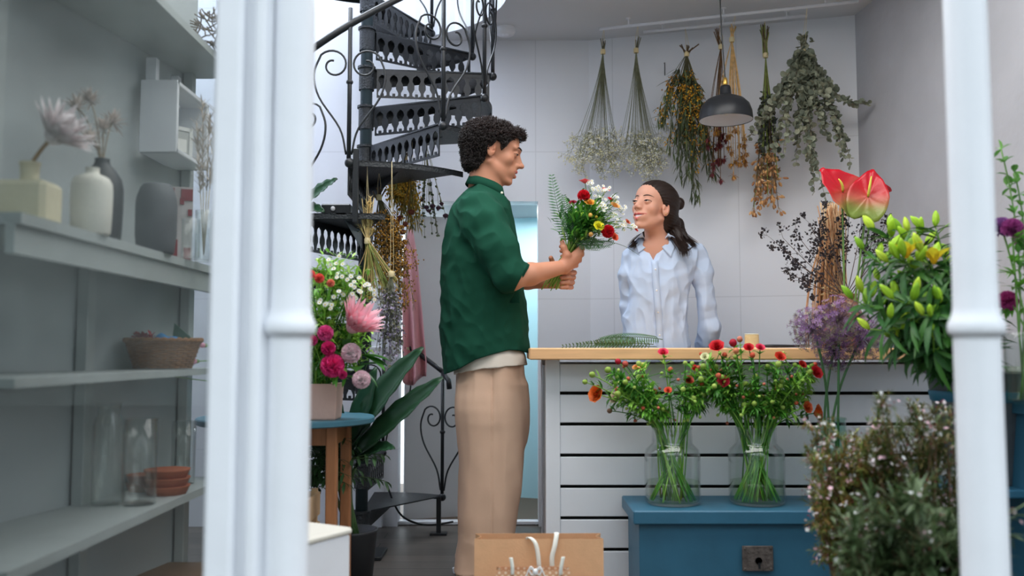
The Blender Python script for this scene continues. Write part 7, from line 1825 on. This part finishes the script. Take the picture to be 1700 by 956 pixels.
for (x, y, dd, r, c_) in ((980, 357, -.08, .0085, C(214, 164, 84)), (981, 389, -.08, .009, C(200, 150, 84)), (967, 356, -.08, .008, C(160, 196, 60)), (990, 360, -.06, .006, C(200, 170, 60)), (955, 352, -.06, .008, C(190, 206, 130))):
    m = MB(); tip = P(x, y, 3.45 + dd); m.ell(tip, r, c_, 9, 7); m.tube([BC - axd * .05, tip], .0013, 5, C(100, 140, 60)); m.build('bud', M['petal'], bq)
for (x, y, dd, n, sp) in ((1003, 320, -.03, 8, .014), (1000, 341, -.07, 12, .012), (983, 312, -.01, 7, .012), (1034, 345, .0, 6, .010), (1027, 372, -.05, 6, .009), (1036, 375, -.02, 4, .007), (1051, 375, 0, 3, .006), (1023, 331, -.01, 5, .010), (995, 328, .02, 6, .012), (1015, 355, -.04, 4, .010)):
    m = MB(); tip = P(x, y, 3.45 + dd); m.tube(bez(BC - axd * .05, (BC + tip) / 2, tip, 4), .0011, 5, C(110, 150, 70), cap=False)
    for _ in range(int(n * 1.8)):
        q = tip + RN.normal(size=3) * sp * np.array((1, .6, 1)); nd = unit(np.array([R_.uniform(-.4, .6), -1, R_.uniform(0, .9)])); m.tube([tip - axd * .02, q], .0005, 3, C(110, 150, 70), cap=False); place(m, DAISY, q, nd, .0085, C(240, 236, 222)); place(m, OCT, q + nd * .0012, nd, .0026, C(226, 196, 80))
    m.build('daisy_spray', M['petal'], bq)
def bfrond(a, b, c_, W, col, n=26, up=(0, -1, .2)):
    m = MB(); pts = bez(a, b, c_, n); m.tube(pts, [.0016, .0006], 5, np.array(col) * .8, cap=False)
    for j in range(3, n + 1):
        d0 = unit(pts[min(n, j + 1)] - pts[j - 1]); sdv = unit(np.cross(d0, up)); s = j / n; L = W * (math.sin(pi * min(1, (.10 + .90 * (1 - s)) * .80)) ** .8 + .05)
        for sg in (-1, 1): m.leaf(pts[j], unit(d0 * .45 + sdv * sg), L, W * .17, up=up, col=vary(col, .18), n=2, bend=.1)
    m.build('fern_frond', M['leaf'], bq)
bfrond(P(950, 408, 3.44), P(925, 360, 3.42), P(916, 292, 3.43), .036, C(60, 98, 66)); bfrond(P(955, 406, 3.43), P(940, 370, 3.40), P(936, 325, 3.40), .030, C(50, 88, 52)); bfrond(P(955, 404, 3.41), P(985, 410, 3.38), P(1018, 402, 3.38), .026, C(48, 84, 46)); bfrond(P(950, 405, 3.44), P(975, 398, 3.40), P(1000, 405, 3.38), .026, C(48, 84, 46))
m = MB(); m.tube(catmull([P(960, 404, 3.42), P(1000, 400, 3.42), P(1035, 408, 3.42), P(1062, 424, 3.42)], 6), [.0015, .0006], 5, C(70, 90, 60)); m.build('twig', M['leaf'], bq)
# ================= light and camera =================
w = bpy.data.worlds.new('sky'); SC.world = w; w.use_nodes = True
nt = w.node_tree; bg = nt.nodes['Background']
tc = nt.nodes.new('ShaderNodeTexCoord'); nz = nt.nodes.new('ShaderNodeTexNoise'); nz.inputs['Scale'].default_value = 7; nz.inputs['Detail'].default_value = 3
nt.links.new(tc.outputs['Generated'], nz.inputs[0])
cr = nt.nodes.new('ShaderNodeValToRGB'); nt.links.new(nz.outputs[0], cr.inputs[0])
cr.color_ramp.elements[0].position = .40; cr.color_ramp.elements[0].color = (.55, .60, .62, 1)
cr.color_ramp.elements[1].position = .66; cr.color_ramp.elements[1].color = (1.25, 1.38, 1.5, 1)
nt.links.new(cr.outputs[0], bg.inputs[0]); bg.inputs[1].default_value = 2.4
def area(name, loc, rot, sx, sy, e, col=(1, 1, 1)):
    l = bpy.data.lights.new(name, 'AREA'); l.shape = 'RECTANGLE'; l.size = sx; l.size_y = sy; l.energy = e; l.color = col
    o = bpy.data.objects.new(name, l); COL.objects.link(o); o.location = loc; o.rotation_euler = rot; return o
area('stairwell_skylight', (-1.2, 3.95, 4.5), (0, 0, 0), 1.6, 1.1, 95, (.86, .92, 1.0))
area('shop_window_daylight', (0.1, .2, 3.3), (math.radians(-58), 0, 0), 4.0, 2.0, 0, (1, 1, 1))
area('passage_lamp', (.12, 5.05, 1.66), (0, 0, 0), .25, .25, 5.5, (.97, 1.0, 1.0))
area('shop_ceiling_lamp', (.2, 2.5, 2.47), (0, 0, 0), 2.4, 1.3, 41, (1.0, .985, .97))
cam = bpy.data.cameras.new('camera'); co = bpy.data.objects.new('camera', cam); COL.objects.link(co)
co.location = (0, 0, CAMZ); co.rotation_euler = (math.radians(90) + PITCH, 0, 0)
cam.sensor_fit = 'HORIZONTAL'; cam.sensor_width = 36; cam.lens = F_PX / 1700 * 36; cam.clip_start = .05
cam.dof.use_dof = True; cam.dof.focus_distance = 3.7; cam.dof.aperture_fstop = 1.9
SC.camera = co
SC.view_settings.view_transform = 'Standard'; SC.view_settings.look = 'None'; SC.view_settings.gamma = 1
SC.view_settings.use_curve_mapping = False; SC.view_settings.exposure = 0.2
SC.cycles.use_denoising = True
SC.cycles.transparent_max_bounces = 24; SC.cycles.max_bounces = 8
